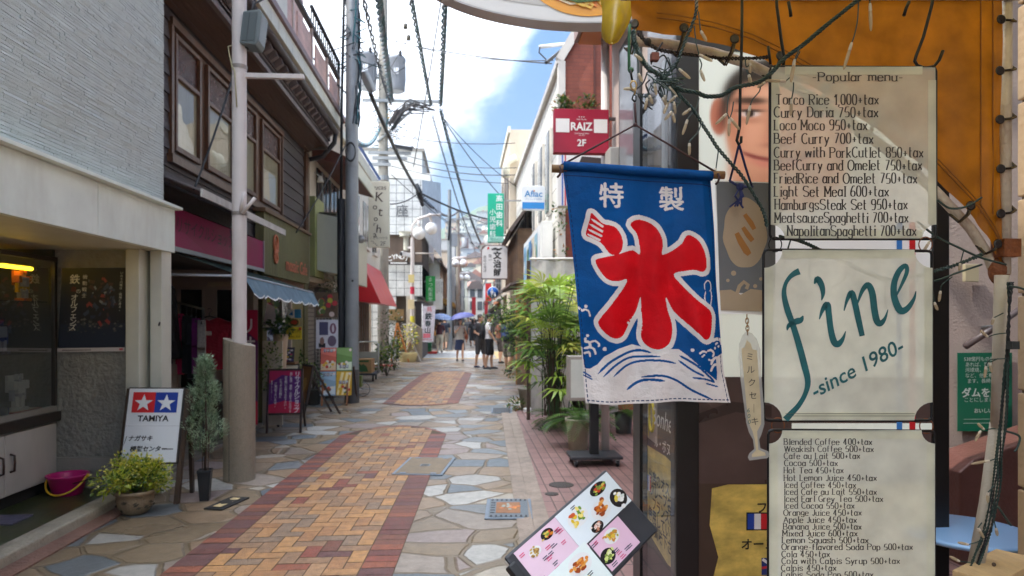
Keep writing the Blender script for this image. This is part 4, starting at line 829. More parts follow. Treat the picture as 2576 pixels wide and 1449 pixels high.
mb = MB();mb.lathe([(.07,-.62),(.09,-.3),(.11,-.06),(.0001,-.06)],(o.x+.02,o.y,o.z),C(196,170,140),14);part(mb,'pot',t)
o = at(683,905,9.7);t = thing('trailing_plant','pale panel overgrown by trailing ivy at the cafe corner','plant',(o.x,o.y,.05));mb = MB();mb.box(o.x-.14,o.x+.14,o.y+.05,o.y+.08,.05,1.25,C(206,196,176));part(mb,'backboard',t)
mb = MB();fluff(mb,(o.x,o.y,.85),(.15,.06,.42),230,.05,.035,[G1,G2,G3],rr);part(mb,'foliage',t)
fr = Fr(tuple(at(678,793,9.8)),(1,0,0),(0,0,1));mb = MB();mb.prism(fr,[(-.1,-.18),(.1,-.16),(.07,.12),(-.03,.17)],-.006,0,C(220,218,220));mb.build('paper_notice',loc=tuple(fr.o),label='white paper notice hanging in the dark cafe doorway',cat='notice')
# ice cream poster stand, leaning frame stand with four panels
b0,b1 = gnd(801,1022),gnd(884,1020)
t = thing('poster_stand','wooden stand showing four bright red, green, blue and yellow ice cream posters','poster stand',((b0.x+b1.x)/2,b0.y,0));u = (b1-b0).normalized();L_ = (b1-b0).length
zb = .20;zt = 1.02;fr = Fr((b0+b1)/2+Vector((0,.06,0)),u,Vector((0,.1,1)).normalized())
quads = [((-.49,.62,0,1.05),(214,104,84),(236,210,170)),((0,.62,.49,1.05),(110,146,76),(226,236,210)),((-.49,.18,0,.615),(150,180,200),(220,228,232)),((0,.18,.49,.615),(222,174,40),(250,236,190))]
rr = random.Random(21)
for (a,b,c_,d),c1,c2 in quads:
    mb = MB();a *= L_;c_ *= L_;mb.fbox(fr,a+.004,b,c_-.004,d,-.012,0,C(*c1));cw,ch = c_-a,d-b
    if c1[0] == 222:
        for k in range(3): mb.poly(fr,[(a+.01+cw*.3*k,b+.01),(a+.01+cw*(.3*k+.14),b+.01),(min(c_-.01,a+cw*(.3*k+.5)),d-.02),(a+cw*(.3*k+.32),d-.02)],.001,C(250,232,170))
    else: mb.poly(fr,[(a+.01,b+.02),(c_-.01,b+.02),(c_-.01,b+ch*.4),(a+.01,b+ch*.3)],.001,C(*c2));mb.poly(fr,[(a+.01,b+ch*.75),(c_-.01,b+ch*.6),(c_-.01,d-.01),(a+.01,d-.01)],.001,C(*[min(255,q+25) for q in c1]))
    for k in range(12): mb.ell(fr,a+cw*.5+rr.gauss(0,cw*.16),b+ch*.28+rr.gauss(0,ch*.07),cw*.1,ch*.06,.002+k*.0003,C(*rr.choice([(230,190,60),(150,80,50),(206,70,50),(240,230,210),(100,130,60),(90,60,40)])),9)
    yy = d-ch*.12 if c1[0] != 222 else b+ch*.55
    if c1[0] == 110: yy = b+ch*.2
    for k in range(3): mb.rect(fr,a+cw*(.2+.2*k),yy-ch*.07,a+cw*(.36+.2*k),yy+ch*.06,.007,C(*[(70,60,110),(90,50,60),(50,90,110)][k]));mb.text(fr,'冷氷茶'[k],a+cw*(.28+.2*k),yy,.06,.009,C(240,240,240),bold=.01)
    mb.ell(fr,c_-cw*.14,d-ch*.1,cw*.08,ch*.06,.006,C(240,220,214));part(mb,'poster',t)
for q in (-.4,.36):
    mb = MB();mb.bar(fr.p(q*L_,.5,-.02),(b0+b1)/2+u*q*L_,.03,.03,C(150,100,66));part(mb,'leg',t)
    mb = MB();mb.bar(fr.p(q*L_+.1,.7,-.03),(b0+b1)/2+u*(q*L_+.12)+Vector((0,.42,0)),.03,.03,C(70,52,40));part(mb,'rear_leg',t)
# wire grid with product photos
fr = Fr(tuple(at(823,870,12.6)),(1,0,0),(0,0,1));t = thing('photo_grid','white wire grid panel hung with product photo sheets beside the shutter','display grid',(fr.o.x,fr.o.y,.1));mb = MB();gw = C(190,186,180)
for k in range(8): mb.bar(fr.p(-.2+k*.057,-.75,0),fr.p(-.2+k*.057,.85,0),.006,.006,gw)
for k in range(24): mb.bar(fr.p(-.2,-.74+k*.07,0),fr.p(.2,-.74+k*.07,0),.006,.006,gw)
part(mb,'grid',t)
mb = MB();mb.fbox(fr,-.2,-.05,.2,.48,.006,.012,C(218,218,226));mb.rect(fr,-.14,.2,.02,.44,.013,C(80,80,112));mb.ell(fr,.11,.32,.06,.1,.013,C(130,90,110));mb.ell(fr,.09,.09,.08,.1,.013,C(110,96,116));mb.ell(fr,.11,.32,.02,.07,.014,C(226,216,222));mb.rect(fr,-.15,-.03,-.03,.05,.013,C(40,36,40));mb.ell(fr,-.09,.09,.04,.07,.014,C(150,116,104));part(mb,'photo_sheet',t)
mb = MB();mb.fbox(fr,-.2,.52,.2,.98,.006,.012,C(96,76,56))
for k in range(18): mb.ell(fr,rr.uniform(-.15,.15),rr.uniform(.58,.92),.05,.05,.013+k*.0003,C(*rr.choice([(180,50,60),(180,176,60),(90,110,60),(214,190,180),(80,60,50)])),9)
part(mb,'photo_sheet',t)
# ------------------------------------------------------------------ left: cream shops beyond
beige = mat('beige_wall',S(206,192,172),.7,.08,2.5,.3,50,dirt=.25,dirtcol=S(140,124,104));offw = mat('off_white_wall',S(218,216,208),.7,.06,2,.3,40,dirt=.22,dirtcol=S(160,152,138))
lime = mat('lime_panel',S(150,156,96),.6,.1,4,dirt=.2);boxc = mat('cream_box',S(214,214,194),.45,.04,3,.05,40,dirt=.15,dirtcol=S(170,166,140))
shut = tiled('grey_shutter',S(120,112,104),S(112,104,98),S(60,56,52),4.,.09,.02,.5,'YZ',0,.8);dark = C(40,36,34);darkgl = mat('dark_window',S(50,56,60),.12,.25,1.2)
t = thing('cream_shop','narrow cream shop with lime panel and a brown underside balcony beside the timber building','building',(-3,15.5,0))
mb = MB();mb.box(-9,-3.0,13.45,17.6,2.3,5.9,beige);mb.box(-9,-3.3,13.45,17.6,0,2.3,dark);mb.box(-3.32,-2.96,17.2,17.6,0,2.3,beige);part(mb,'wall',t)
mb = MB();mb.box(-3.0,-2.9,13.45,14.3,2.4,3.95,lime);part(mb,'side_panel',t)
mb = MB();mb.prism(Fr((-2.99,13.6,0),(1,0,0),(0,0,1)),[(0,4.75),(.75,4.55),(.75,4.72),(.0,5.05)],-3.4,0,mat('brown_soffit',S(110,62,46),.6,.15,4));mb.box(-2.23,-2.2,13.6,17.0,4.52,4.78,boxc);part(mb,'canopy',t)
mb = MB()
for y in (14.0,14.9,15.8): mb.box(-2.99,-2.965,y,y+.75,3.75,4.62,darkgl);mb.box(-2.96,-2.94,y+.36,y+.4,3.75,4.62,C(160,156,150));
wn = part(mb,'window_band',t)
mb = MB();mb.box(-3.3,-3.25,13.5,15.0,.05,2.3,shut);part(mb,'shutter',t)
mb = MB();mb.box(-9,-2.9,13.45,23.8,5.9,6.1,cream);mb.box(-9,-3.0,13.45,17.6,6.1,6.5,beige);part(mb,'parapet',t)
t = thing('wall_box','large cream boxed sign case on the wall past the green cafe sign','sign box',(-2.9,14,3));mb = MB();mb.prism(FrY(-2.9,13.62,2.95),[(0,-.42),(.4,-.5),(.4,.62),(0,.7)],-1.7,0,boxc);part(mb,'case',t,bev=.01)
mb = MB();mb.box(-2.88,-2.52,13.7,15.2,3.66,3.68,C(90,84,70));part(mb,'top_flashing',t)
t = thing('spot_lamp','small white spot lamp on a thin bracket above the cream boxed sign','lamp',tuple(at(806,452,13.6)));o = t.location;mb = MB();mb.tube([(o.x-.2,o.y,o.z+.2),(o.x,o.y,o.z+.06)],.01,C(200,200,196));part(mb,'arm',t);mb = MB();mb.lathe([(.03,.07),(.07,-.05),(.06,-.05),(.02,.05)],tuple(o),C(220,218,210),14);part(mb,'shade',t)
# pale scalloped awning
t = thing('scalloped_awning','small pale grey awning with a scalloped edge behind the utility pole','awning',(-2.8,15,2.4));pa = thin('awning_pale',S(196,190,182),.3,0,.5,.3);mb = MB();vs = []
for i in range(65): y = 14.4+3*i/64;vs += [(-3.28,y,2.62),(-2.75,y,2.36),(-2.72,y,2.18-.05*abs(math.sin(math.pi*i/4)))]
mb.add(vs,[(3*i+j,3*i+j+1,3*i+4+j,3*i+3+j) for i in range(64) for j in range(2)],pa);part(mb,'fabric',t)
for y in (14.4,17.3):
    mb = MB();mb.tube([(-3.28,y,2.2),(-2.74,y,2.36)],.018,C(190,186,180),6);part(mb,'arm',t)
# Kotoha building
t = thing('corner_shop','cream rendered shop with a hanging white sign and a red awning at its far end','building',(-3,20.5,0))
mb = MB();mb.box(-9,-2.95,17.62,24.0,2.55,5.9,offw);mb.box(-9,-3.25,17.62,24.0,0,2.55,beige);part(mb,'wall',t)
mb = MB()
for y,w_ in ((18.4,.9),(20.0,1.0),(22.0,.9)): mb.box(-2.96,-2.93,y,y+w_,3.7,5.0,darkgl);mb.box(-2.945,-2.92,y+w_*.48,y+w_*.52,3.7,5.0,C(190,186,176));mb.box(-2.96,-2.86,y-.06,y+w_+.06,3.62,3.7,offw)
part(mb,'window_band',t)
mb = MB();mb.box(-3.26,-3.2,19.6,20.4,.1,2.3,C(84,76,72));mb.box(-3.26,-3.2,20.7,22.8,.1,2.3,mat('dark_shopfront',S(62,56,54),.3,.2,3));
for k in range(5): mb.box(-3.2,-3.16,20.7+k*.5,20.76+k*.5,.1,2.3,C(150,130,116))
part(mb,'shopfront',t)
mb = MB();mb.box(-3.26,-3.0,17.62,18.0,.02,2.55,mat('pinkish_post',S(200,176,160),.6,.1,3,dirt=.2));mb.box(-3.26,-3.05,18.4,18.9,.02,1.05,beige);part(mb,'pier',t)
mb = MB();mb.box(-9,-2.98,17.62,24.0,6.1,6.35,offw);mb.bar((-2.95,17.7,6.42),(-2.95,23.9,6.42),.05,.08,C(60,90,150));part(mb,'roof_edge',t)
for zz_,y in ((3.2,17.75),(4.5,17.9)):
    mb = MB();mb.tube([(-2.9,y,zz_+.5),(-2.9,y,zz_-1.0)],.035,C(190,180,170),8);part(mb,'downpipe',t)
mb = MB();mb.prism(FrY(-2.94,15.6,3.0),[(0,-.55),(.45,-.62),(.45,.5),(0,.62)],-2.0,0,boxc);mb.build('wall_box',loc=(-2.9,16.5,3),bev=.01,label='second cream boxed sign case right behind the utility pole',cat='sign box')
o = at(908,602,15.3);mb = MB();mb.ball(o,.09,C(150,150,150,.25));mb.tube([o,(o.x-.2,o.y+.3,o.z)],.02,C(120,120,120),6);mb.build('dome_camera',loc=tuple(o),label='round silver security camera on the cream boxed sign',cat='camera')
# hanging sign
def signbox(name,c,w_,h,dep,face,label,cat='sign',shape=None,edge=None,bev=.008):
    """double sided sign case facing the camera; returns frame and thing"""
    t = thing(name,label,cat,tuple(c));fr = FrY(c[0],c[1]-dep/2,c[2]);mb = MB()
    pts = shape or [(-w_/2,-h/2),(w_/2,-h/2),(w_/2,h/2),(-w_/2,h/2)]
    mb.prism(fr,pts,-dep,0,edge or face);part(mb,'case',t,bev=bev);return fr,t
d = 17.2;c = (at(930,540,d)+at(978,540,d))/2
fr,t = signbox('hanging_sign',c,.52,1.66,.12,boxc,'cream vertical sign reading Kotoha and 2F with thin hand drawn letters');ink = C(70,52,38)
mb = MB();mb.rect(fr,-.25,-.82,.25,.82,.003,mat('cream_sign_face',S(226,220,200),.5,.03))
mb.text(fr,'Lucas',-.0,.68,.17,.008,ink);
for i,(ch,uu,vv,sz) in enumerate((('K',.02,.44,.34),('o',-.1,.2,.22),('t',.04,.08,.34),('o',-.08,-.1,.2),('r',-.1,-.24,.16),('o',-.08,-.22,.01),('h',.0,-.36,.3),('a',-.1,-.5,.22))): mb.text(fr,ch,uu,vv,sz,.008,ink,rot=.12 if i % 2 else -.1)
mb.text(fr,'ことりハウス',.0,-.6,.075,.008,ink);mb.text(fr,'2F',.1,-.73,.15,.008,ink)
mb.stroke(fr,[(-.2,-.68,.012),(-.14,-.68,.012),(-.14,-.73,.012),(-.08,-.73,.012),(-.08,-.78,.012),(-.02,-.78,.012)],.008,ink);part(mb,'face',t)
for z in (.62,-.66):
    mb = MB();mb.bar((c[0]-.26,c[1],c[2]+z),(-2.95,c[1]+.1,c[2]+z),.03,.03,C(120,116,110));part(mb,'bracket',t)
o = at(878,648,14.3);
# red awning
t = thing('red_awning','bright red wedge shaped shop awning on the cream corner shop','awning',(-2.9,20.5,2.4));redv = mat('red_vinyl',S(206,34,46),.35,.08,3,.1,20)
ya,yb = 18.9,23.3;A = (-3.1,2.08),(-2.3,2.0),(-2.84,3.2)
mb = MB();vs = [(A[0][0],y,A[0][1]) for y in (ya,yb)]+[(A[1][0],y,A[1][1]) for y in (ya,yb)]+[(A[2][0],y,A[2][1]) for y in (ya,yb)]
mb.add(vs,[(2,3,5,4),(0,2,4),(1,5,3),(0,1,3,2)],redv);part(mb,'cover',t)
# utility pole with its black cable guard
p = gnd(884,1022);ux,uy = -2.12,13.0
steel = mat('galvanised',S(146,150,152),.45,.12,3,.25,30,metal=.25,dirt=.3,dirtcol=(.22,.2,.17));tar = mat('dark_pole_foot',S(84,82,82),.6,.1,5)
t = thing('utility_pole','slim grey steel utility pole with a black cable guard and bundled wires','pole',(ux,uy,0))
mb = MB();mb.lathe([(.135,0),(.135,.62)],(ux,uy,0),tar,24);mb.lathe([(.13,.62),(.105,9.4)],(ux,uy,0),steel,24)
for z in (2.3,3.35,4.4,5.9): mb.lathe([(.128-z*.0027,z),(.135-z*.0027,z+.012),(.128-z*.0027,z+.05)],(ux,uy,0),steel,24)
mb.ball((ux+.03,uy-.12,2.28),.02,C(40,40,40));part(mb,'pole',t)
blkr = mat('black_rubber',S(28,30,34),.5,.1,5)
mb = MB();mb.cyl((ux-.2,uy),.075,.3,3.82,blkr,16);mb.tube([(ux-.2,uy,3.82),(ux-.19,uy,5.6),(ux-.16,uy,7),(ux-.12,uy,9)],.026,blkr,8);part(mb,'cable_guard',t)
mb = MB();mb.box(ux-.22,ux+.1,uy-.02,uy+.03,3.2,3.25,steel);part(mb,'clamp',t)
tw = [mat('wire_green',S(20,56,58),.5,.1,5),blkr,mat('wire_grey',S(60,62,66),.5,.1,5),mat('wire_teal',S(30,96,104),.5,.1,5)]
rr = random.Random(31);mb = MB()                           # tangled wires wound about the upper pole
for k in range(9):
    a = rr.random()*6;pts = []
    for q in range(26): z = 5.2+q*.17;pts.append((ux+(.12+.04*rr.random())*math.cos(a+q*.35*(1 if k % 2 else -1)*.4),uy+(.12+.05*rr.random())*math.sin(a+q*.35*.4),z))
    mb.tube(pts,.013,rr.choice(tw),5)
for k in range(60):
    a = rr.random()*6.28;z = rr.choice([rr.gauss(6.6,.2),rr.uniform(6.3,8.6)]);p0 = Vector((ux+.11*math.cos(a),uy+.11*math.sin(a),z));mb.tube([p0,p0+Vector((rr.gauss(0,.08),rr.gauss(0,.05),rr.gauss(0,.06))),p0+Vector((rr.gauss(0,.14),rr.gauss(0,.06),rr.gauss(-.03,.1)))],.011,rr.choice(tw),4)
part(mb,'wire_bundle',t)
mb = MB()
for k in range(3): mb.tube([(ux+.0+.09*math.cos(a),uy-.15-.01*k,4.66+.01*k+.17*math.sin(a)) for a in [6.283*q/18 for q in range(19)]],.008,blkr,5)
part(mb,'cable_coil',t)
# grey tube stub lamp (long box) on the pole
o = at(925,195,13.4);mb = MB();mb.bar(at(913,178,13.3),at(938,232,13.5),.17,.12,C(170,174,176,.4));mb.build('equipment_box',loc=tuple(o),bev=.03,label='long pale grey equipment box slung between the two poles',cat='utility box')
# concrete pole with transformers and cross arms
cx_,cy_ = -2.93,24.75;cpole = mat('concrete_pole',S(160,154,142),.7,.12,4,.4,40,dirt=.35)
t = thing('utility_pole','round concrete utility pole carrying transformers, steel cross arms and looped cables','pole',(cx_,cy_,0))
mb = MB();mb.lathe([(.21,0),(.14,15)],(cx_,cy_,0),cpole,22)
for z in (6.55,7.1,8.6): mb.lathe([(.20,z),(.20,z+.16)],(cx_,cy_,0),steel,20)
part(mb,'pole',t)
for k,(x0,x1,y) in enumerate([(915,1108,259),(930,1035,389),(940,1025,402),(930,985,418)]):
    a,b = at(x0,y,24.55),at(x1,y,24.55);mb = MB();mb.bar((a.x,cy_-.2,a.z),(b.x,cy_-.2,a.z),.1,.1,steel);part(mb,'cross_arm',t)
a,b = at(1058,262,24.55),at(952,362,24.55);mb = MB();mb.tube([(a.x,cy_-.25,a.z),(b.x,cy_-.2,b.z)],.045,steel,8);part(mb,'brace',t)
mb = MB();a = at(1015,378,24.55);mb.bar((a.x-.35,cy_-.3,a.z+.07),(a.x+.35,cy_-.3,a.z-.03),.12,.12,blkr);part(mb,'splice_tube',t)
trm = mat('transformer_grey',S(140,144,150),.45,.08,3,.1,30,dirt=.2)
for (x,y,lb,r_) in ((997,188,'right hand grey transformer drum with a white plate on the concrete pole',.33),(922,182,'left hand grey transformer drum behind the slim pole',.37)):
    o = at(x,y,24.45);o.y = cy_-.1;tt = thing('transformer',lb,'transformer',tuple(o));mb = MB();mb.lathe([(r_*.8,-.62),(r_*.95,-.58),(r_*.95,-.41),(r_,-.37),(r_,.45),(r_*1.05,.47),(r_*1.05,.54),(r_*.9,.62),(.0001,.67)],tuple(o),trm,28);part(mb,'tank',tt)
    mb = MB()
    for k in range(20): a = 6.283*k/20;mb.bar((o.x+r_*math.cos(a),o.y+r_*math.sin(a),o.z-.26),(o.x+r_*math.cos(a),o.y+r_*math.sin(a),o.z+.32),.02,.03,trm)
    part(mb,'cooling_fin',tt)
    mb = MB();mb.lathe([(.055,0),(.075,.05),(.05,.07),(.07,.12),(.04,.2),(.0001,.21)],(o.x+r_*.5,o.y-r_*.8,o.z+.55),C(40,40,44,.3),12);part(mb,'insulator',tt)
    mb = MB();mb.box(o.x-.05,o.x+.12,o.y-r_-.012,o.y-r_,o.z-.1,o.z+.12,C(214,216,220));part(mb,'plate',tt)
    mb = MB();mb.bar((o.x,o.y,o.z-.2),(cx_,cy_,o.z-.2),.08,.06,steel);mb.tube([(o.x-r_*.7,o.y-r_*.8,o.z+.2),(o.x,o.y-r_*1.2,o.z-.1),(o.x+r_,o.y-r_*.9,o.z+.15)],.016,blkr,6);part(mb,'bracket',tt)
mb = MB()                                                   # looped black cables under the arm
for k in range(15):
    f = k/14.;x0 = cx_+.25+rr.uniform(-.1,.25);z0 = at(985,300,24.55).z+rr.uniform(-.25,.1);x1 = at(1060+rr.uniform(-40,45),280,24.55).x;z1 = at(0,282+rr.uniform(-12,12),24.55).z
    mb.tube([(x0,cy_-.3,z0-.25),(x0+.25,cy_-.32,z0+.18),((x0+x1)/2,cy_-.3,max(z0,z1)+.12+rr.uniform(-.15,.15)),(x1,cy_-.25,z1)],rr.uniform(.016,.036),rr.choice([blkr,tw[2],C(70,64,62)]),6)
part(mb,'cable_loop',t)
mb = MB()
for k in range(70):
    o = at(rr.gauss(985,22),rr.gauss(318,26),24.45);p1 = o+Vector((rr.gauss(0,.16),rr.gauss(0,.08),rr.gauss(0,.14)));p2 = p1+Vector((rr.gauss(0,.2),rr.gauss(0,.08),rr.gauss(0,.14)));mb.tube([o,p1,p2],.012,rr.choice([tw[0],tw[3],blkr,tw[0]]),4)
for k in range(16): o = at(rr.gauss(978,14),rr.gauss(312,30),24.35);mb.ball(o,.03,C(200,160,70),6,4)
for k in range(24):
    o = at(rr.gauss(962,10),rr.uniform(170,300),24.4);mb.tube([o,o+Vector((rr.gauss(0,.12),-.03,rr.gauss(-.2,.2))),o+Vector((rr.gauss(0,.16),-.05,rr.gauss(-.4,.2)))],.014,rr.choice(tw),4)
part(mb,'wire_bundle',t)
# hand truck with carton
o = gnd(925,960);t = thing('platform_trolley','grey platform trolley with a bent tube handle parked behind the utility pole','trolley',(o.x,o.y,0));x,y = o.x,o.y
mb = MB();mb.box(x-.42,x+.2,y-.05,y+.75,.16,.21,C(70,72,76));part(mb,'platform',t,bev=.01)
mb = MB();mb.tube([(x-.36,y+.7,.2),(x-.36,y+.7,.92),(x-.3,y+.7,.98),(x+.12,y+.7,.98),(x+.18,y+.7,.92),(x+.18,y+.7,.2)],.022,C(196,204,196,.4),8);mb.box(x-.34,x+.16,y+.69,y+.705,.45,.72,C(170,176,164));part(mb,'handle',t)
for qx in (-.34,.13):
    for qy in (.05,.62):
        mb = MB();mb.lathe([(.06,-.02),(.065,0),(.06,.02)],(x+qx,y+qy,.065),blkr,16,(1,0,0));mb.box(x+qx-.025,x+qx+.025,y+qy-.02,y+qy+.02,.1,.165,C(90,90,90));part(mb,'wheel',t)
card = mat('cardboard',S(178,140,92),.8,.1,6,.2,60);mb = MB();mb.box(x-.4,x+.1,y-.02,y+.55,.212,.56,card);fr = FrY(x-.15,y-.022,.39);mb.poly(fr,[(-.2,-.14),(.17,-.14),(.12,.0),(.04,.06),(.0,.02),(-.06,.08),(-.15,.0)],.001,C(50,96,46));mb.rect(fr,-.18,.1,.18,.15,.001,C(50,96,46));mb.build('carton',loc=(x-.15,y+.2,.212),label='brown carton printed with a green mountain shape on the trolley',cat='carton')
mb = MB();rr2 = random.Random(3);mb.lathe([(.1,.0),(.16,.1),(.13,.3),(.05,.44),(.03,.5),(.0001,.5)],(x-.38,y-.1,.57),thin('plastic_bag',S(214,212,214),.4),12);mb.build('plastic_bag',loc=(x-.38,y-.1,.57),label='white plastic bag standing on the carton by the pole',cat='bag')
o = gnd(912,998);t = thing('bicycle_wheel_cart','thin spoked wheel and green basket showing behind the utility pole foot','cart',(o.x,o.y,0));mb = MB();mb.tube([(o.x+.14*math.cos(a),o.y+.05,.15+.14*math.sin(a)) for a in [6.283*k/26 for k in range(27)]],.008,C(120,120,120),6,False)
for k in range(9): a = k*.7;mb.tube([(o.x,o.y+.05,.15),(o.x+.14*math.cos(a),o.y+.05,.15+.14*math.sin(a))],.003,C(150,150,150),4)
part(mb,'wheel',t);mb = MB();mb.box(o.x-.2,o.x-.02,o.y,o.y+.2,.2,.42,C(110,124,60));part(mb,'basket',t);mb = MB();mb.tube([(o.x,o.y+.05,.15),(o.x-.1,o.y+.1,.2),(o.x-.15,o.y+.1,.5),(o.x+.0,o.y+.05,.5)],.01,C(80,80,80),6);part(mb,'frame',t)
def bush(name,c,rad,n,ln,label,cat='shrub',pot=None,mats=None,stems=4):
    t = thing(name,label,cat,(c[0],c[1],0));rr_ = random.Random(int(c[0]*99+c[1]*7));h0 = .0
    if pot:
        r_,ph,pm = pot;mb = MB();mb.lathe([(r_*.72,.01),(r_*.95,ph*.9),(r_*1.05,ph*.9),(r_*1.05,ph),(r_*.9,ph),(r_*.85,ph*.9),(.0001,ph*.9)],(c[0],c[1],0),pm,22);part(mb,'pot',t);h0 = ph*.9
    mb = MB()
    for k in range(stems): a = rr_.random()*6.28;mb.tube([(c[0],c[1],h0),(c[0]+rad[0]*.3*math.cos(a),c[1]+rad[1]*.3*math.sin(a),(h0+c[2])/2),(c[0]+rad[0]*.7*math.cos(a),c[1]+rad[1]*.7*math.sin(a),c[2])],[.014,.01,.004],bw,5)
    part(mb,'stem',t)
    mb = MB();
    for k in range(max(3,n//90)):
        q = Vector((rr_.gauss(0,.45)*rad[0],rr_.gauss(0,.45)*rad[1],rr_.gauss(0,.5)*rad[2]));fluff(mb,Vector(c)+q,tuple(r*.55 for r in rad),90,ln,ln*.45,mats or [G1,G2,G2,G3],rr_)
    part(mb,'foliage',t);return t
bush('olive_tree',(at(835,600,13.4).x-.1,13.9,2.0),(.3,.3,.75),360,.07,'slender grey green olive tree growing up behind the photo grid','small tree',(.2,.35,C(120,112,100)),[leafm('olive_leaf',104,116,92),G2,leafm('olive_leaf_b',130,138,116)])
bush('potted_shrub',(at(792,950,12.6).x,12.7,.6),(.22,.2,.4),260,.07,'dark leafy potted shrub at the cafe corner behind the poster stand','shrub',(.16,.3,C(60,56,50)))
bush('shrub',(at(975,830,19).x,19.0,.55),(.35,.3,.45),360,.12,'spiky green shrub beside the trolley and the red awning shop','shrub',None,[G1,G2,G3])
bush('shrub',(at(1000,830,21).x-.1,21.2,1.1),(.4,.35,.85),600,.1,'tall dark shrub with white flowers below the brass plaque','shrub',None,[G1,G2,G2,leafm('petal_white',226,222,220)])
p = gnd(988,910);mb = MB()
rr = random.Random(77)
# tiled corner building
tile_w = tiled('white_square_tiles',S(232,234,232),S(226,228,226),S(120,124,126),.31,.31,.022,.25,'XZ',0,.5);tile_wy = tiled('white_square_tiles_side',S(226,228,226),S(220,222,220),S(120,124,126),.31,.31,.022,.25,'YZ',0,.5)
YT = 26.9;xa,xb = -6.5,onY(1062,700,YT).x
t = thing('tiled_building','white square tiled corner building with a dark slatted upper window band and lettering','building',(xb-1,YT,0))
zt0,zt1 = at(0,668,YT).z,at(0,592,YT).z;ztop = at(0,455,YT).z
mb = MB();mb.box(xa,xb,YT,YT+5,zt1,ztop,tile_w);mb.box(xa,xb,YT,YT+5,at(0,745,YT).z,zt0,tile_w);mb.box(xa,-3.0,YT,YT+5,0,at(0,745,YT).z,tile_w)
mb.box(xb-.62,xb-.42,YT,YT+.2,0,at(0,745,YT).z,C(200,190,172));mb.box(-3.0,-2.7,YT+.02,YT+1,0,at(0,745,YT).z,tile_w);part(mb,'wall',t)
mb = MB();mb.add([(xb,YT,ztop),(xb+.55,YT+5,ztop+.9),(xb,YT+5,ztop+.9),(xb+.02,YT,zt1+.02),(xb+.6,YT+4.4,zt1-.5)],[(0,3,4,1),(0,1,2)],tiled('white_ribbed_panel',S(214,220,224),S(206,212,216),S(150,156,160),.25,9,.04,.4,'YZ',0,.6));mb.add([(xb,YT+.01,ztop),(xb+.55,YT+5,ztop+.9),(xa,YT+5,ztop+1.2),(xa,YT+.01,ztop+.25)],[(0,1,2,3)],offw);part(mb,'slanted_gable',t)
mb = MB();mb.box(xa,xb-.02,YT+.15,YT+.25,zt0,zt1,mat('brown_curtain',S(116,98,84),.7,.25,3,.4,12,st=(8,1,.1)))
for k in range(7): mb.box(xb-1.9+k*.32,xb-1.85+k*.32,YT+.02,YT+.12,zt0,zt1,C(52,46,44)) if k in (0,4) else None
mb.box(xa,xb,YT+.03,YT+.14,zt0,zt0+.12,C(52,46,44));part(mb,'window_band',t)
mb = MB();mb.box(xb-.05,xb,YT+.02,YT+5,at(0,745,YT).z,zt0,tile_wy)
mb.box(xb-.06,xb+.01,YT,YT+5,zt1,zt1+.02,C(90,90,90));part(mb,'side_wall',t)
mb = MB();mb.box(xb-.12,xb-.04,YT+.2,YT+5,zt0,zt1+.1,mat('dark_slats',S(60,56,58),.5,.2,4))
for k in range(9): mb.box(xb-.04,xb+.02,YT+.35+k*.5,YT+.5+k*.5,zt0,zt1+.1,C(92,84,80))
part(mb,'side_window',t)
mb = MB();mb.box(-2.7,xb-.62,YT+.3,YT+.36,.05,at(0,745,YT).z,C(96,84,70));mb.box(-2.25,-1.95,YT+.2,YT+.28,.05,2.1,C(150,140,120));mb.box(xb-.42,xb-.02,YT+.4,YT+4.9,0,2.3,C(70,62,60));part(mb,'entrance',t)
fr = FrY(at(1004,665,YT).x,YT-.05,at(0,662,YT).z+.12);mb = MB();wht = C(238,238,236);s = 'CYNDi'
for k,ch in enumerate(s): a = (k-2)*.2;mb.text(fr,ch,(k-2)*.165,.12-.025*(k-2)**2,.24,.07,wht,rot=-a*.75,bold=.03)
mb.rect(fr,-.3,-.17,.34,-.12,.07,wht);mb.prism(fr,[(-.5,-.2),(.52,-.2),(.52,-.19),(-.5,-.19)],.0,.07,C(90,84,80));part(mb,'lettering',t)
fr = FrY(at(1013,533,YT).x,YT-.01,at(0,533,YT).z);mb = MB();mb.text(fr,'座',0,0,.5,.02,C(110,112,116),bold=.01);part(mb,'emblem',t)
mb = MB();o = at(995,792,YT-.3);mb.box(o.x-.28,o.x+.32,o.y,o.y+.05,o.z-.22,o.z+.22,mat('brass_plaque',S(150,124,84),.4,.2,6,metal=.4));mb.build('plaque',loc=tuple(o),label='brown brass plaque on the tiled corner building below the red awning',cat='plaque')
# wooden easel, stone bollard, leaning planks, flower tub by the corner building
o = gnd(990,912);t = thing('wooden_easel','light wooden easel frame standing beside the tiled corner building','easel',(o.x,o.y,0));ow = C(196,126,62);
for a,b in (((o.x-.1,o.y,0),(o.x+.1,o.y+.2,1.45)),((o.x+.55,o.y+.1,0),(o.x+.12,o.y+.2,1.45)),((o.x+.2,o.y+.7,0),(o.x+.12,o.y+.25,1.4))):
    mb = MB();mb.bar(a,b,.06,.05,ow);part(mb,'leg',t)
mb = MB();mb.bar((o.x-.05,o.y+.08,.5),(o.x+.45,o.y+.1,.55),.08,.04,ow);part(mb,'rail',t)
o = at(1044,805,25.9);px2,py2 = o.x,o.y;mb = MB();n = 28;vs = []
lampw = mat('white_lamp_post',S(216,208,204),.4,.05,3,dirt=.15)
t = thing('street_lamp','white street lamp with two globe lanterns on a curved arm in a stone base','street lamp',(px2,py2,0))
for zt in (0,1):
    for k in range(n): a = 6.283*k/n;vs.append((px2+.28*math.cos(a),py2+.28*math.sin(a),0 if not zt else 1.4-.3*math.cos(a)*.6))
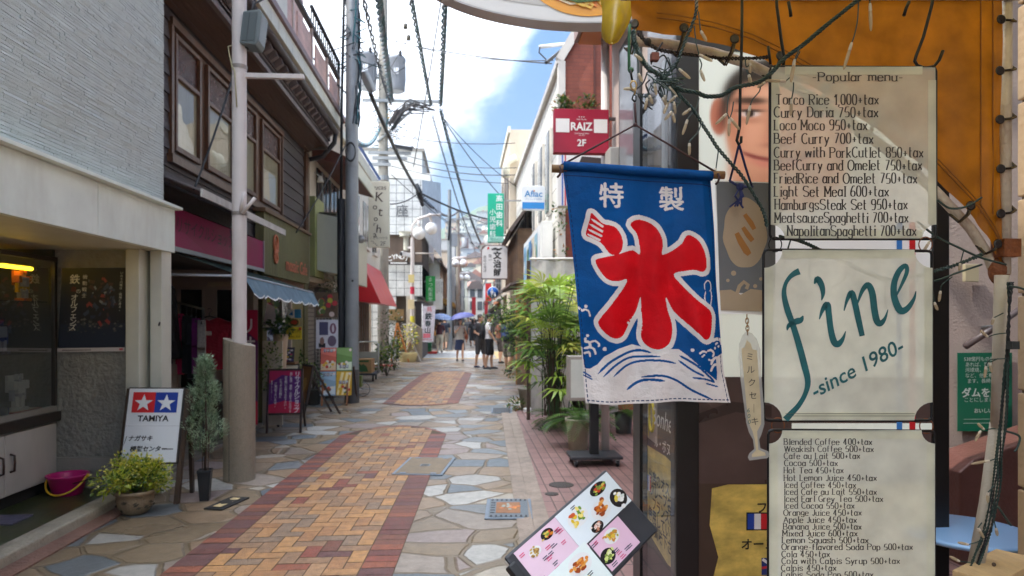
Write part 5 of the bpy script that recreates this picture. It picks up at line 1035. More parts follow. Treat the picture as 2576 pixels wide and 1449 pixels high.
mb.add(vs,[(k,(k+1) % n,n+(k+1) % n,n+k) for k in range(n)],granite,True);mb.add(vs[n:],[tuple(range(n))],granite);part(mb,'stone_base',t)
D = py2;zz_ = lambda y: CAMH+(805-y)/1717*at(1040,y,1).length/1*0+(805-y)/1717*26.
mb = MB();mb.cyl((px2-.1,py2),.075,1.3,zz_(600),lampw,18);mb.tube([(px2-.1,py2,zz_(600)),(px2-.12,py2,zz_(570)),(px2+.1,py2,zz_(552)),(px2+.6,py2,zz_(541)),(px2+.95,py2,zz_(541))],.05,lampw,10);part(mb,'post',t)
glb = mat('opal_globe',S(238,238,236),.15,.02,2)
for x,y in ((1055,589),(1084,572)):
    o = at(x,y,26);mb = MB();mb.ball((o.x,py2+(.4 if x > 1070 else -.1),o.z),.24,glb,22,14);mb.tube([(o.x,py2+(.4 if x > 1070 else -.1),o.z+.26),(o.x-.05,py2,o.z+.5)],.05,lampw,8);part(mb,'globe',t)
mb = MB();o = at(1018,590,26);mb.lathe([(.24,.1),(.18,-.05),(.22,-.08),(.0001,-.1)],tuple(o),cream,18);mb.cyl((o.x+.05,o.y),.1,o.z-.6,o.z-.1,cream,10);mb.bar((o.x+.05,o.y,o.z-.5),(px2-.1,py2,o.z-.5),.08,.08,lampw);part(mb,'loudspeaker',t)
mb = MB();o = at(1022,640,26);mb.bar((o.x-.15,o.y-.2,o.z+.02),(o.x+.2,o.y,o.z-.04),.16,.15,C(230,230,230));mb.lathe([(.07,0),(.075,.05),(.0001,.05)],(o.x-.15,o.y-.2,o.z),C(30,30,34),10,(-.8,-.8,0));mb.tube([(px2,py2,zz_(638)),(px2+.8,py2,zz_(638))],.03,C(200,190,180),6);part(mb,'security_camera',t)
mb = MB();mb.cyl((px2-.1,py2),.082,zz_(740),zz_(722),C(200,40,70),16);part(mb,'red_band',t);mb = MB();mb.box(px2-.24,px2-.02,py2-.16,py2-.12,zz_(712),zz_(692),C(226,206,140));part(mb,'notice_plate',t);mb = MB();mb.box(px2-.26,px2-.02,py2-.16,py2-.12,zz_(778),zz_(754),C(226,206,160));part(mb,'notice_plate',t);mb = MB();mb.cyl((px2-.1,py2),.082,zz_(815),zz_(795),C(210,200,60),16);part(mb,'yellow_band',t)
for q,lb in ((0,'grey plank leaning steeply against the stone base of the street lamp'),(1,'brown plank leaning against the stone base of the street lamp')):
    o = gnd(1058 if q == 0 else 1022,910);mb = MB();mb.bar((o.x,o.y,0),(o.x-.45 if q == 0 else o.x+.12,o.y+.15,1.0 if q == 0 else .75),.12,.05,C(160,150,140) if q == 0 else C(150,118,92));mb.build('plank',loc=(o.x,o.y,0),label=lb,cat='plank')
o = gnd(1000,912);t = thing('flower_tub','round stone tub with yellow and white flowers by the easel','flower tub',(o.x+.35,o.y+.4,0));mb = MB();mb.lathe([(.28,0),(.36,.3),(.3,.36),(.0001,.34)],(o.x+.35,o.y+.4,0),C(196,176,120),18);part(mb,'tub',t);mb = MB();fluff(mb,(o.x+.35,o.y+.5,.9),(.35,.3,.5),240,.12,.06,[G1,leafm('petal_white',226,222,220),leafm('petal_yellow',232,222,130)],rr);part(mb,'foliage',t)
o = gnd(958,922);mb = MB();mb.box(o.x-.3,o.x+.45,o.y,o.y+.5,.004,.03,C(206,84,66));mb.build('red_mat',loc=(o.x,o.y,0),label='small red mat on the paving in front of the red awning shop',cat='mat')
mb = MB();mb.box(-9,-3.25,18,24.2,0,.14,mat('stone_step',S(150,134,116),.7,.15,4));mb.build('pavement',kind='structure')
# green sign, white banner
d = 27.5;o = at(1083,726,d);fr,t = signbox('vertical_sign',o,.38,1.0,.1,C(34,150,66),'green vertical sign with white brush characters on the corner building');mb = MB();mb.rect(fr,-.18,-.49,.18,.49,.003,C(36,160,72));mb.text(fr,'まつ松風堂',0,.36,.19,.01,C(220,240,220),vert=True);part(mb,'face',t)
mb = MB();mb.bar((o.x-.19,o.y,o.z+.3),(xb,o.y+.3,o.z+.3),.05,.05,C(200,200,200));part(mb,'bracket',t)
o = at(1102,740,29);fr,t = signbox('vertical_sign',o,.4,1.3,.1,C(226,226,222),'narrow white sign with small print just right of the green vertical sign');mb = MB();
for k in range(4): mb.text(fr,'和菓子処御進物' if k % 2 else '長崎名物銘菓',-.13+k*.09,.5,.07,.01,C(120,130,120),vert=True)
part(mb,'face',t)
o = at(1077,810,26.5);t = thing('nobori_banner','white nobori banner with black characters and red print on a thin pole','banner',(o.x-.35,o.y,0));fr = Fr(o,(1,0,0),Vector((.06,0,1)).normalized());mb = MB();mb.fbox(fr,-.22,-.78,.25,.62,-.004,.004,thin('banner_white',S(226,222,230),.35));fr2 = fr
mb.text(fr,'銘',.02,.5,.2,.01,C(206,60,70));mb.text(fr,'鉄',.0,.22,.28,.01,C(40,56,60),bold=.02);mb.text(fr,'春',.0,-.06,.24,.01,C(40,56,60),bold=.02);mb.text(fr,'山',.0,-.32,.26,.01,C(40,56,60),bold=.02);mb.rect(fr,-.16,-.62,.12,-.45,.01,C(206,110,124));mb.rect(fr,-.2,-.7,.2,-.68,.01,C(200,90,100));part(mb,'cloth',t)
mb = MB();mb.tube([(o.x-.24,o.y,0),(o.x-.22,o.y,o.z+.7)],.015,C(230,230,230),6);part(mb,'pole',t)
mb = MB();q = gnd(1082,890);mb.box(q.x-.4,q.x+.05,q.y,q.y+.5,.1,.5,C(40,116,70));mb.box(q.x-.45,q.x+.3,q.y-.1,q.y+.6,.0,.1,C(206,60,50));mb.build('display_box',loc=(q.x,q.y,0),label='green and red display box at the foot of the nobori banner',cat='display box')
# ------------------------------------------------------------------ right: buildings
XR = 1.62
siding = tiled('white_siding',S(226,222,212),S(220,216,206),S(140,134,126),9,.30,.02,.55,'YZ',0,.8)
redb = tiled('red_brick_tiles',S(150,78,56),S(138,70,52),S(120,66,50),.2,.065,.008,.6,'XZ',.5,.5)
t = thing('siding_building','white clapboard building with a red brick tiled end wall and slit windows','building',(XR,15,0))
YS0,YS1 = 11.4,21.6
mb = MB();mb.box(XR,7,YS0+.06,YS1,2.6,5.9,siding);mb.prism(Fr((XR,YS0+.06,5.9),(1,0,0),(0,0,1)),[(0,0),(5,0),(5,2.2),(.9,2.2),(.32,.55)],-(YS1-YS0-.06),0,siding);part(mb,'wall',t)
mb = MB();mb.prism(FrY(0,YS0+.05,0),[(XR+.02,0),(7,0),(7,7.6),(XR+.5,6.75),(XR+.02,5.95)],-.2,0,redb);
for x in (2.17,): mb.box(x,x+.03,YS0+.02,YS0+.06,0,7,C(90,46,36))
part(mb,'end_wall',t)
mb = MB();trim = C(214,208,198)
mb.box(XR-.08,XR+.02,YS0-.02,YS1,5.86,5.98,trim);mb.bar((XR-.04,YS0+.02,5.92),(XR+.3,YS0+.02,6.5),.14,.1,trim,(0,1,0));mb.bar((XR+.29,YS0+.02,6.48),(XR+.9,YS0+.02,8.1),.14,.1,trim,(0,1,0));mb.box(XR-.06,XR+.06,YS0-.03,YS0+.1,2.6,5.9,trim);part(mb,'corner_trim',t)
for y,z0,z1 in ((12.7,3.6,5.1),(13.9,3.6,5.1),(15.4,3.6,5.1),(17.5,3.7,5.0)):
    mb = MB();mb.box(XR-.05,XR-.005,y-.05,y+.5,z0-.05,z1+.05,trim);w_ = part(mb,'window',t);mb = MB();mb.box(XR-.07,XR-.052,y,y+.45,z0,z1,mat('slit_glass',S(96,104,110),.12,.2,2));mb.box(XR-.08,XR-.07,y+.2,y+.23,z0,z1,trim);part(mb,'pane',t,sub=w_)
mb = MB();mb.box(XR+.2,7,YS0+.3,YS1,0,2.6,C(96,80,66));part(mb,'ground_floor',t)
t = thing('cream_block','narrow cream building end with a pipe elbow above the brown wooden shop','building',(1.45,22.5,0));mb = MB();mb.box(1.42,7,21.62,26.8,0,7.6,beige);mb.box(1.36,1.44,21.6,26.8,7.5,7.7,cream);part(mb,'wall',t)
for y in (22.2,23.6,25.2):
    mb = MB();mb.box(1.38,1.425,y,y+.7,4.6,6.6,C(120,112,104));part(mb,'window',t)
mb = MB();o = at(1302,430,21);mb.tube([(1.3,21.5,o.z-.1),(1.28,21.45,o.z+.2),(1.34,21.45,o.z+.4),(1.6,21.5,o.z+.55)],.11,cream,10);part(mb,'pipe',t)
# brown wooden shop, projecting
bw2 = mat('weathered_brown',S(122,96,74),.7,.2,5,.5,30,st=(1,.3,3),dirt=.3);rooft = mat('dark_roof_tile',S(92,78,72),.6,.2,9,.6,30);honey = mat('honey_wood',S(170,116,62),.5,.2,6,.3,30,st=(1,1,.2))
t = thing('wooden_shop','brown wooden shop front with a small tiled roof and honey coloured timber posts','shop building',(1.3,19,0));yw0,yw1 = 16.3,21.4
mb = MB();mb.box(1.26,XR-.02,yw0,yw1,2.5,3.75,bw2);
for k in range(10): mb.box(1.235,1.26,yw0+.1+k*.5,yw0+.16+k*.5,2.5,3.7,mat('shop_batten',S(100,78,62),.6,.15,5))
part(mb,'upper_wall',t)
mb = MB();mb.prism(Fr((1.1,yw1+.2,3.72),(1,0,0),(0,0,1)),[(-.08,-.05),(.5,.75),(.5,.66),(-.02,-.1)],.0,yw1-yw0+.5,rooft);mb.prism(Fr((1.05,yw1+.1,2.42),(1,0,0),(0,0,1)),[(0,0),(.5,.18),(.5,.1),(0,-.06)],0,yw1-yw0+.3,rooft);part(mb,'roof',t)
mb = MB();mb.box(1.78,6,yw0+.1,yw1,0,2.4,mat('dark_interior',S(52,44,38),.7,.2,3));part(mb,'shopfront',t)
for y in (yw0+.02,):
    mb = MB();mb.box(1.22,1.36,y,y+.16,0,2.42,honey);part(mb,'post',t,bev=.01)
mb = MB();mb.box(1.24,1.6,yw0-.06,yw0,1.2,2.45,honey);mb.box(1.24,1.6,yw0-.05,yw0,0,1.2,bw2);part(mb,'side_panel',t)
# photo bay above, light box
t = thing('photo_showcase','white bay showcase with blue toned travel photographs on the clapboard wall','showcase',(1.45,14.2,3.0));mb = MB();mb.box(1.36,XR-.06,12.6,15.8,2.35,3.3,C(226,228,230));part(mb,'case',t);fr = FrX(1.356,14.2,2.82,-1);mb = MB();rr = random.Random(5)
for k in range(5): mb.rect(fr,-1.5+k*.6,-.4,-.95+k*.6,.38,.002,C(*[(120,170,205),(190,206,214),(90,150,200),(200,190,170),(140,180,200)][k]))
for k in range(20): mb.ell(fr,rr.uniform(-1.4,1.4),rr.uniform(-.34,.2),.1,.16,.004+k*.0003,C(*rr.choice([(60,90,130),(226,220,210),(190,110,60),(70,120,70),(230,232,236)])),10)
part(mb,'photographs',t)
fr,t = signbox('light_box',at(1374,605,12.4),.2,.66,.3,C(226,226,222),'plain white light box fixed at the near end of the photo showcase');mb = MB();mb.rect(fr,-.085,-.31,.085,.31,.003,C(236,236,232));part(mb,'face',t)
# beige building with the orange soffit
mauvew = mat('beige_grey_wall',S(196,178,168),.65,.06,3,.3,60,dirt=.2)
t = thing('beige_building','beige rendered building with an orange soffit and a dark framed window over the sign','building',(XR,6,0))
mb = MB();mb.box(XR,7,4.5,7.45,2.3,8.5,mauvew);mb.box(XR+.55,7,4.5,7.45,0,2.3,mauvew);part(mb,'wall',t)
mb = MB();mb.box(1.22,7,4.2,7.6,4.66,4.86,C(150,120,112));part(mb,'eave',t);mb = MB();mb.box(1.26,7,4.2,7.56,4.63,4.657,C(196,118,54));part(mb,'soffit',t)
mb = MB();mb.tube([(1.53,7.38,4.63),(1.53,7.38,0)],.045,C(206,200,196),12);mb.lathe([(.05,3.7),(.05,3.74)],(1.53,7.38,0),C(150,120,100),12);part(mb,'downpipe',t)
mb = MB();mb.box(XR-.03,XR,6.15,7.0,2.55,4.35,C(70,66,66));w_ = part(mb,'window',t,bev=.02);mb = MB();mb.box(XR-.034,XR-.031,6.22,6.93,2.62,4.28,mat('smoky_glass',S(120,122,128),.1,.2,1.5));part(mb,'pane',t,sub=w_)
for z in (2.62,3.05):
    mb = MB();mb.box(1.5,1.62,7.0,7.28,z,z+.3,C(176,172,166));part(mb,'meter_box',t,bev=.01)
# signs on the right side
fr,t = signbox('wall_sign',at(1461,333,7.35),.595,.475,.1,C(150,24,52),'crimson square sign reading RAIZ 2F with two white squares');mb = MB();mb.rect(fr,-.29,-.232,.29,.232,.003,mat('crimson_face',S(168,26,56),.3,.04));wh = C(240,236,232)
for q in (-1,1): mb.rect(fr,q*.205-.075,.06-.0,q*.205+.075,.19-.06+.01,.006,wh) if 0 else mb.rect(fr,q*.205-.073,-.018,q*.205+.073,.128,.006,wh)
mb.text(fr,'RAIZ',0,.05,.118,.007,wh,bold=.03,sx=.92);mb.text(fr,'2F',0,-.125,.1,.007,wh,bold=.025);mb.text(fr,'Hair Studio',0,.125,.024,.007,wh);mb.text(fr,'★ ★ ★',0,.15,.02,.007,wh);mb.text(fr,'total beauty salon',0,-.025,.022,.007,wh);mb.text(fr,'since 2001',0,-.045,.016,.007,wh);part(mb,'face',t)
mb = MB();mb.bar(fr.p(.29,.15,-.05),fr.p(.5,.15,-.05),.03,.03,C(90,80,80));part(mb,'bracket',t)
fr,t = signbox('light_box',at(1470,457,9.2),.74,.70,.16,C(226,224,222),'white light box with blue and red vertical stripes behind the blue banner');mb = MB();mb.rect(fr,-.36,-.34,.36,.34,.003,C(232,230,228));mb.rect(fr,-.32,-.34,-.30,.34,.006,C(70,110,190));mb.rect(fr,-.28,-.34,-.262,.34,.006,C(206,60,70));mb.poly(fr,[(-.1,.2),(.2,.2),(.25,.3),(-.05,.32)],.006,C(60,50,50));part(mb,'face',t)
fr,t = signbox('hanging_sign',at(1341,499,13),.44,.46,.12,C(222,226,230),'small white square sign reading Aflac over a blue band',shape=[(-.22,-.2),(-.19,-.23),(.19,-.23),(.22,-.2),(.22,.2),(.19,.23),(-.19,.23),(-.22,.2)]);mb = MB();blu = C(40,130,200);mb.rect(fr,-.21,-.21,.21,-.085,.003,blu);mb.text(fr,'Aflac',0,.08,.17,.005,C(50,130,190),bold=.012);mb.text(fr,'アフラック代理店',0,-.03,.04,.005,C(90,140,190));mb.ell(fr,.015,.13,.014,.014,.007,C(220,130,50));part(mb,'face',t)
mb = MB();mb.bar(fr.p(.22,-.05,-.06),(XR,fr.o.y,fr.o.z-.05),.03,.03,C(150,150,150));part(mb,'bracket',t)
d = 19.5;fr,t = signbox('vertical_sign',at(1247,549,d),.46,1.40,.14,C(40,170,140),'turquoise vertical dental clinic sign with white characters');mb = MB();mb.rect(fr,-.21,-.52,.21,.68,.003,mat('turquoise_face',S(20,176,140),.35,.04));mb.rect(fr,-.21,-.68,.21,-.53,.003,C(170,220,206));mb.text(fr,'高田歯科',.1,.55,.2,.01,C(226,240,236),vert=True,bold=.012,lead=1.18);mb.text(fr,'小児歯科',-.09,.16,.185,.01,C(226,240,236),vert=True,bold=.012,lead=1.12);mb.text(fr,'電話823',0,-.61,.09,.01,C(90,180,160));part(mb,'face',t)
for z in (.5,-.5):
    mb = MB();mb.bar(fr.p(.23,z,-.07),(1.6,fr.o.y,fr.o.z+z),.04,.04,C(150,150,150));part(mb,'bracket',t)
d = 18.2;w2,h2 = .36,.455;q = .07
fr,t = signbox('shop_sign',at(1244,660,d),.72,.91,.14,C(112,90,84),'white round cornered sign with bold brush characters on the wooden shop',shape=[(-w2,-h2),(w2,-h2),(w2,h2-q),(w2-.03,h2-.02),(w2-q,h2),(-w2+q*1.6,h2),(-w2+.03,h2-.04),(-w2,h2-q*1.8)])
mb = MB();w3,h3 = w2-.025,h2-.025;mb.poly(fr,[(-w3,-h3),(w3,-h3),(w3,h3-q),(w3-q,h3),(-w3+q*1.6,h3),(-w3,h3-q*1.6)],.003,mat('sign_white_face',S(226,222,220),.35,.03));mb.text(fr,'文治郎',.07,.18,.22,.01,C(24,24,26),vert=True,bold=.03,lead=1.04);mb.text(fr,'魚一',-.12,.16,.1,.01,C(50,48,48),vert=True);mb.text(fr,'茶の小売店',-.26,.13,.085,.01,C(50,48,48),vert=True);mb.stroke(fr,[(-.08,.33,.03),(.02,.36,.06),(.1,.33,.05),(.2,.37,.03)],.01,C(30,30,30));mb.poly(fr,[(-.2,.32),(-.14,.36),(-.15,.41),(-.19,.4)],.01,C(206,40,50));part(mb,'face',t)
o = at(1240,736,19.5);t = thing('road_sign','round blue pedestrian path sign with a white adult and child','road sign',(o.x,o.y,o.z));mb = MB();mb.lathe([(.17,0),(.17,.02),(.0001,.02)],tuple(o),C(230,232,236),28,(0,-1,0));mb.lathe([(.155,.02),(.155,.024),(.0001,.024)],tuple(o),C(24,100,190),28,(0,-1,0));fr = FrY(o.x,o.y-.027,o.z);wh = C(236,238,240)
mb.ell(fr,-.03,.09,.022,.026,0,wh,12);mb.poly(fr,[(-.065,.055),(.005,.055),(.012,-.02),(-.01,-.02),(-.012,-.12),(-.048,-.12),(-.05,-.02),(-.072,-.02)],0,wh);mb.ell(fr,.055,-.01,.018,.02,0,wh,12);mb.poly(fr,[(.03,-.035),(.08,-.035),(.085,-.08),(.07,-.12),(.04,-.12),(.025,-.08)],0,wh);part(mb,'disc',t);mb = MB();mb.bar((o.x,o.y+.04,o.z),(1.3,o.y+.06,o.z+.02),.03,.02,C(150,150,150));part(mb,'bracket',t)
t = thing('canopy','small white canopy over the dark shop behind the round blue sign','canopy',(1.5,24.5,2.4));mb = MB();mb.prism(Fr((1.0,23.2,2.25),(1,0,0),(0,0,1)),[(0,0),(.5,.3),(.5,.22),(0,-.07)],-2.4,0,C(214,212,206));part(mb,'sheet',t)
# white tarpaulin fence, plants, stands on the pink tiles
t = thing('tarpaulin_screen','white tarpaulin screen on dark posts behind the palms','screen',(1.9,10.4,0));a,b = at(1336,655,10.4),at(1460,652,10.4);mb = MB();vs = []
for i in range(25): f = i/24;vs += [(a.x+(b.x+.6-a.x)*f,10.36+.02*math.sin(i*1.3),a.z-.01*math.sin(f*9)),(a.x+(b.x+.6-a.x)*f,10.36+.03*math.sin(i*1.1),.1)]
mb.add(vs,[(2*i,2*i+1,2*i+3,2*i+2) for i in range(24)],thin('tarpaulin',S(206,202,196),.25,0,.4,.5));part(mb,'sheet',t)
mb = MB();mb.tube([(a.x-.02,10.36,a.z+.02),(b.x+.6,10.36,b.z+.02)],.02,C(200,196,190),8);part(mb,'top_rail',t)
for x in (a.x-.06,b.x+.3):
    mb = MB();mb.box(x,x+.05,10.4,10.46,0,a.z,C(84,66,56));part(mb,'post',t)
def fan_palm(c,n,h,spread,label,seed,name='lady_palm',mats=None):
    t = thing(name,label,'palm',(c[0],c[1],.02));rr_ = random.Random(seed);mats = mats or [leafm('palm_mid',122,154,66),G3,leafm('palm_light',170,200,80),leafm('palm_gold',206,208,100),leafm('palm_light',1,1,1),G1];ms,ml = MB(),MB()
    for k in range(n):
        a = rr_.random()*6.283;rad = spread*rr_.random()**.6;z = h*rr_.uniform(.28,1.0);tip = Vector((c[0]+rad*math.cos(a),c[1]+rad*math.sin(a)*.8,z));b0_ = Vector((c[0]+rr_.gauss(0,.06),c[1]+rr_.gauss(0,.05),.25 if h > 1 else .12))
        mid = (b0_+tip)/2+Vector((0,0,.12*h));mid.x += (b0_.x-tip.x)*.15
        ms.tube([b0_,mid,tip],[.009,.006,.004],rr_.choice([G2,bw]),4)
        d = (tip-mid).normalized();d = (d+Vector((math.cos(a),math.sin(a),rr_.uniform(-.6,.2)))*.7).normalized();side = d.cross(Vector((0,0,1))).normalized();up = side.cross(d);m_ = rr_.choice(mats);nb = rr_.randint(7,10)
        for j in range(nb):
            an = R(-95+190*j/(nb-1));q = d*math.cos(an)+side*math.sin(an)-up*.12;ml.leaf(tip,q,up,rr_.uniform(.26,.38)*(h/1.8)**.3,.046,m_,.35)
    part(ms,'stem',t);part(ml,'foliage',t);return t
fan_palm((at(1392,850,9.2).x,9.2),70,2.05,.44,'large bright green lady palm behind the blue banner',3)
fan_palm((at(1420,850,9.7).x+.2,9.7),44,1.9,.42,'taller lady palm at the back against the white tarpaulin',8)
def fern(c,z,n,ln,label,pot=None,seed=1,name='potted_fern'):
    t = thing(name,label,'fern',(c[0],c[1],.02));rr_ = random.Random(seed)
    if pot: mb = MB();mb.lathe(pot[0],(c[0],c[1],.02),pot[1],26);part(mb,'pot',t)
    mb = MB()
    for k in range(n):
        a = rr_.random()*6.283;el = rr_.uniform(.2,1.1);L = ln*rr_.uniform(.65,1.15);p_ = Vector((c[0],c[1],z));d = Vector((math.cos(a)*math.cos(el),math.sin(a)*math.cos(el),math.sin(el)));m_ = rr_.choice([G1,G2,leafm('fern_green',74,110,46),G1])
        side = d.cross(Vector((0,0,1))).normalized()
        for j in range(15):
            d = (d+Vector((0,0,-.085))).normalized();q = p_+d*L/15;
            for s_ in (-1,1): mb.leaf(q,side*s_+d*.5,(0,0,1),L*.24*math.sin(math.pi*(j+1.5)/17.5),.022,m_,.1)
            mb.leaf(p_,q-p_,side,L/14,.006,m_,0);p_ = q
    part(mb,'foliage',t);return t
stonep = mat('stone_pot',S(178,168,146),.7,.1,8,.3,60,dirt=.3)
p = gnd(1457,1135,.02);prof = [(.10,0),(.112,.012),(.135,.32),(.15,.325),(.152,.37),(.138,.37),(.13,.32),(.0001,.31)]
fern((p.x,p.y+.1),.36,30,.52,'feathery fern in a tapered cream stone pot on the pink tiles',(prof,stonep),4)
p = gnd(1405,1075,.02);fern((p.x,p.y),.12,26,.55,'low fern spilling over the kerb left of the cream stone pot',None,6)
p = gnd(1550,1090,.02);fern((p.x+.1,p.y),.3,22,.45,'dark fern partly hidden behind the wheeled sign stand',([(.1,0),(.12,.28),(.0001,.26)],C(60,56,52)),9)
p = gnd(1332,1030,.02);t = bush('potted_shrub',(p.x,p.y,.56),(.26,.22,.18),320,.06,'small rusty green shrub in a grey pot beside the gutter','shrub',(.2,.4,mat('grey_pot',S(150,140,128),.7,.1,8,.3,60)),[G1,leafm('leaf_rust',150,110,60),G2])
p = gnd(1300,1032,.02);t = thing('low_plant','low creeping plant in a white tray at the edge of the gutter','plant',(p.x,p.y,.02));mb = MB();fluff(mb,(p.x+.05,p.y,.12),(.22,.2,.1),220,.06,.03,[G1,G2,leafm('leaf_rust',150,110,60)],rr);part(mb,'foliage',t);mb = MB();mb.box(p.x+.1,p.x+.45,p.y-.3,p.y-.1,.02,.075,C(220,216,210));part(mb,'tray',t)
p = gnd(1345,985,.02);t = thing('menu_board','slanted pale yellow menu board on a white stand by the grey pot','menu board',(p.x,p.y,.02));fr = Fr(tuple(at(1351,935,10.9)),Vector((1,0,0)),Vector((.28,.25,1)).normalized());mb = MB();mb.fbox(fr,-.12,-.2,.12,.2,-.02,0,C(206,196,156));mb.ell(fr,-.02,-.1,.04,.03,.001,C(220,170,90));part(mb,'panel',t)
for q in (-.12,.1):
    mb = MB();mb.bar(fr.p(q,.18,-.03),(fr.o.x+q+.05,fr.o.y+.1,.02),.025,.025,C(214,210,204));part(mb,'leg',t)
rr = random.Random(41)
t = thing('climbing_shrub','loose leafy shrub arching over the pavement beside the group of people','shrub',(1.15,14.6,0));mb = MB()
for k in range(7): o = at(rr.uniform(1285,1345),rr.uniform(770,850),14.4);mb.tube([(1.35,14.7,.1),((1.35+o.x)/2+.1,14.6,o.z*.7),tuple(o)],[.02,.012,.005],bw,5)
part(mb,'stem',t);mb = MB()
for k in range(46): o = at(rr.gauss(1308,26),rr.gauss(815,30),rr.uniform(14,14.8));fluff(mb,o,(.16,.16,.13),34,.085,.04,[G1,G2,G2,G3],rr)
part(mb,'foliage',t)
t = thing('wall_ivy','ragged ivy clinging to the red brick end wall','ivy',(2.0,YS0,3));mb = MB()
for k in range(26): o = onY(rr.choice([rr.gauss(1415,6),rr.gauss(1480,14)]),rr.choice([rr.gauss(590,40),rr.gauss(265,10),rr.gauss(260,10)]),YS0-.08);fluff(mb,o,(.13,.04,.13),18,.07,.04,[G2,G1,leafm('leaf_rust',150,110,60)],rr)
part(mb,'foliage',t)
# wheeled sign stand with a white panel
p = gnd(1495,1168,.02);t = thing('wheeled_sign','white box sign on a black post with a wheeled base on the pink tiles','sign',(p.x,p.y,.02));x,y = p.x,p.y;dkm = mat('dark_metal',S(58,58,62),.45,.1,8,.1,60,metal=.3)
mb = MB();fr = FrY(x,y,0);mb.obox((x,y+.02,.115),(.27,0,0),(0,.19,0),(0,0,.015),dkm);part(mb,'base',t,bev=.006)
for qx in (-.22,.22):
    for qy in (-.13,.17):
        mb = MB();mb.lathe([(.03,-.014),(.034,0),(.03,.014)],(x+qx,y+qy,.055),blkr,14,(1,0,0));mb.box(x+qx-.02,x+qx+.02,y+qy-.015,y+qy+.015,.06,.1,steel);part(mb,'wheel',t)
mb = MB();mb.box(x-.045,x+.045,y-.02,y+.05,.13,.70,C(26,26,28));part(mb,'post',t)
mb = MB();mb.box(x-.285,x+.31,y-.06,y+.1,.70,1.17,mat('rusty_white_frame',S(170,160,150),.5,.12,8,dirt=.4));part(mb,'case',t,bev=.006);mb = MB();mb.box(x-.26,x+.285,y-.066,y-.061,.735,1.135,C(216,218,208));part(mb,'panel',t)
# ------------------------------------------------------------------ the far street
def far_building(name,side,X,Y0,Y1,h,m,label,wz=((3.2,4.6),),wn=3,gf=(60,52,48),extra=None,ww=.5):
    t = thing(name,label,'building',(X,Y0,0));x2 = X+side*6;a,b = sorted((X,x2));mb = MB();mb.box(a,b,Y0+.03,Y1,2.7,h,m);a2,b2 = sorted((X+side*.3,x2));mb.box(a2,b2,Y0+.03,Y1,0,2.7,m);part(mb,'wall',t)
    mb = MB();c1,c2 = sorted((X+side*.24,X+side*.3));mb.box(c1,c2,Y0+.3,Y1-.3,.1,2.5,C(*gf));part(mb,'shopfront',t)
    dy = (Y1-Y0)/wn
    for z0,z1 in wz:
        for k in range(wn):
            e1,e2 = sorted((X-side*.05,X+side*.02));mb = MB();mb.box(e1,e2,Y0+dy*(k+.5-ww/2),Y0+dy*(k+.5+ww/2),z0,z1,C(84,88,92,.2));part(mb,'window',t)
    mb = MB();e1,e2 = sorted((X-side*.12,x2));mb.box(e1,e2,Y0,Y1+.02,h,h+.15,C(150,144,134));part(mb,'roof',t)
    if extra: extra(t)
    return t
def ex_round(t):
    mb = MB();mb.box(-3.4,-1.9,35.0,42,5.0,6.4,offw);mb.box(-3.4,-1.95,35.1,42,6.4,7.2,C(130,110,100));mb.box(-3.6,-1.75,34.9,42,7.2,9.0,offw);part(mb,'balcony',t)
far_building('white_apartment',-1,-2.2,35.2,42,10.2,offw,'white stepped apartment block with broad balcony bands beyond the crossing',((3.3,4.6),),3,extra=ex_round)
def ex_roof(t):
    mb = MB();mb.prism(Fr((-1.1,48.9,5.1),(1,0,0),(0,0,1)),[(-.1,-.3),(-2.5,1.9),(-2.5,1.7),(0.05,-.5)],-.2,7.0,rooft);part(mb,'gable_roof',t)
far_building('old_shop',-1,-1.55,42.1,48.8,5.2,cream,'old cream shop with a sagging dark tiled roof behind the steel pole',((3.2,4.2),),3,extra=ex_roof)
far_building('far_shop',-1,-1.15,49,57,6.4,beige,'beige three storey shop far down the left side of the street',((3.3,4.5),),4)
far_building('far_shop',-1,-.85,57.2,68,8.2,mat('far_grey',S(176,178,178),.7,.06,2),'grey shop block just beyond the beige one on the left',((3.2,4.4),(5.4,6.6)),4)
far_building('far_shop',-1,-.5,68.2,84,7.2,mat('far_brown',S(140,118,104),.7,.06,2),'brown shop block far down on the left before the hillside',((3.2,4.4),(5.2,6.2)),5)
far_building('far_shop',-1,-.2,84.2,110,6.5,offw,'last off white block on the left where the street ends',((3.2,4.4),),6)
far_building('far_shop',1,1.95,34.5,43,6.6,mat('far_taupe',S(150,140,130),.7,.06,2),'taupe shop right of the crossing behind the white round cornered sign',((3.3,4.6),),3,(40,36,34))
far_building('far_shop',1,2.15,43.2,52,8.4,mat('far_orange',S(196,130,96),.7,.06,2),'orange topped block on the right behind the turquoise sign',((3.2,4.4),(5.4,6.6)),3)
far_building('far_shop',1,2.35,52.2,64,5.6,cream,'cream low shop farther down on the right side',((3.2,4.2),),4)
far_building('far_shop',1,2.6,64.2,80,6.6,beige,'beige shop block near the far end on the right side',((3.2,4.4),),5)
far_building('far_shop',1,2.9,80.2,110,7.0,mat('far_grey2',S(160,160,164),.7,.06,2),'last grey block on the right where the street ends',((3.2,4.4),),6)
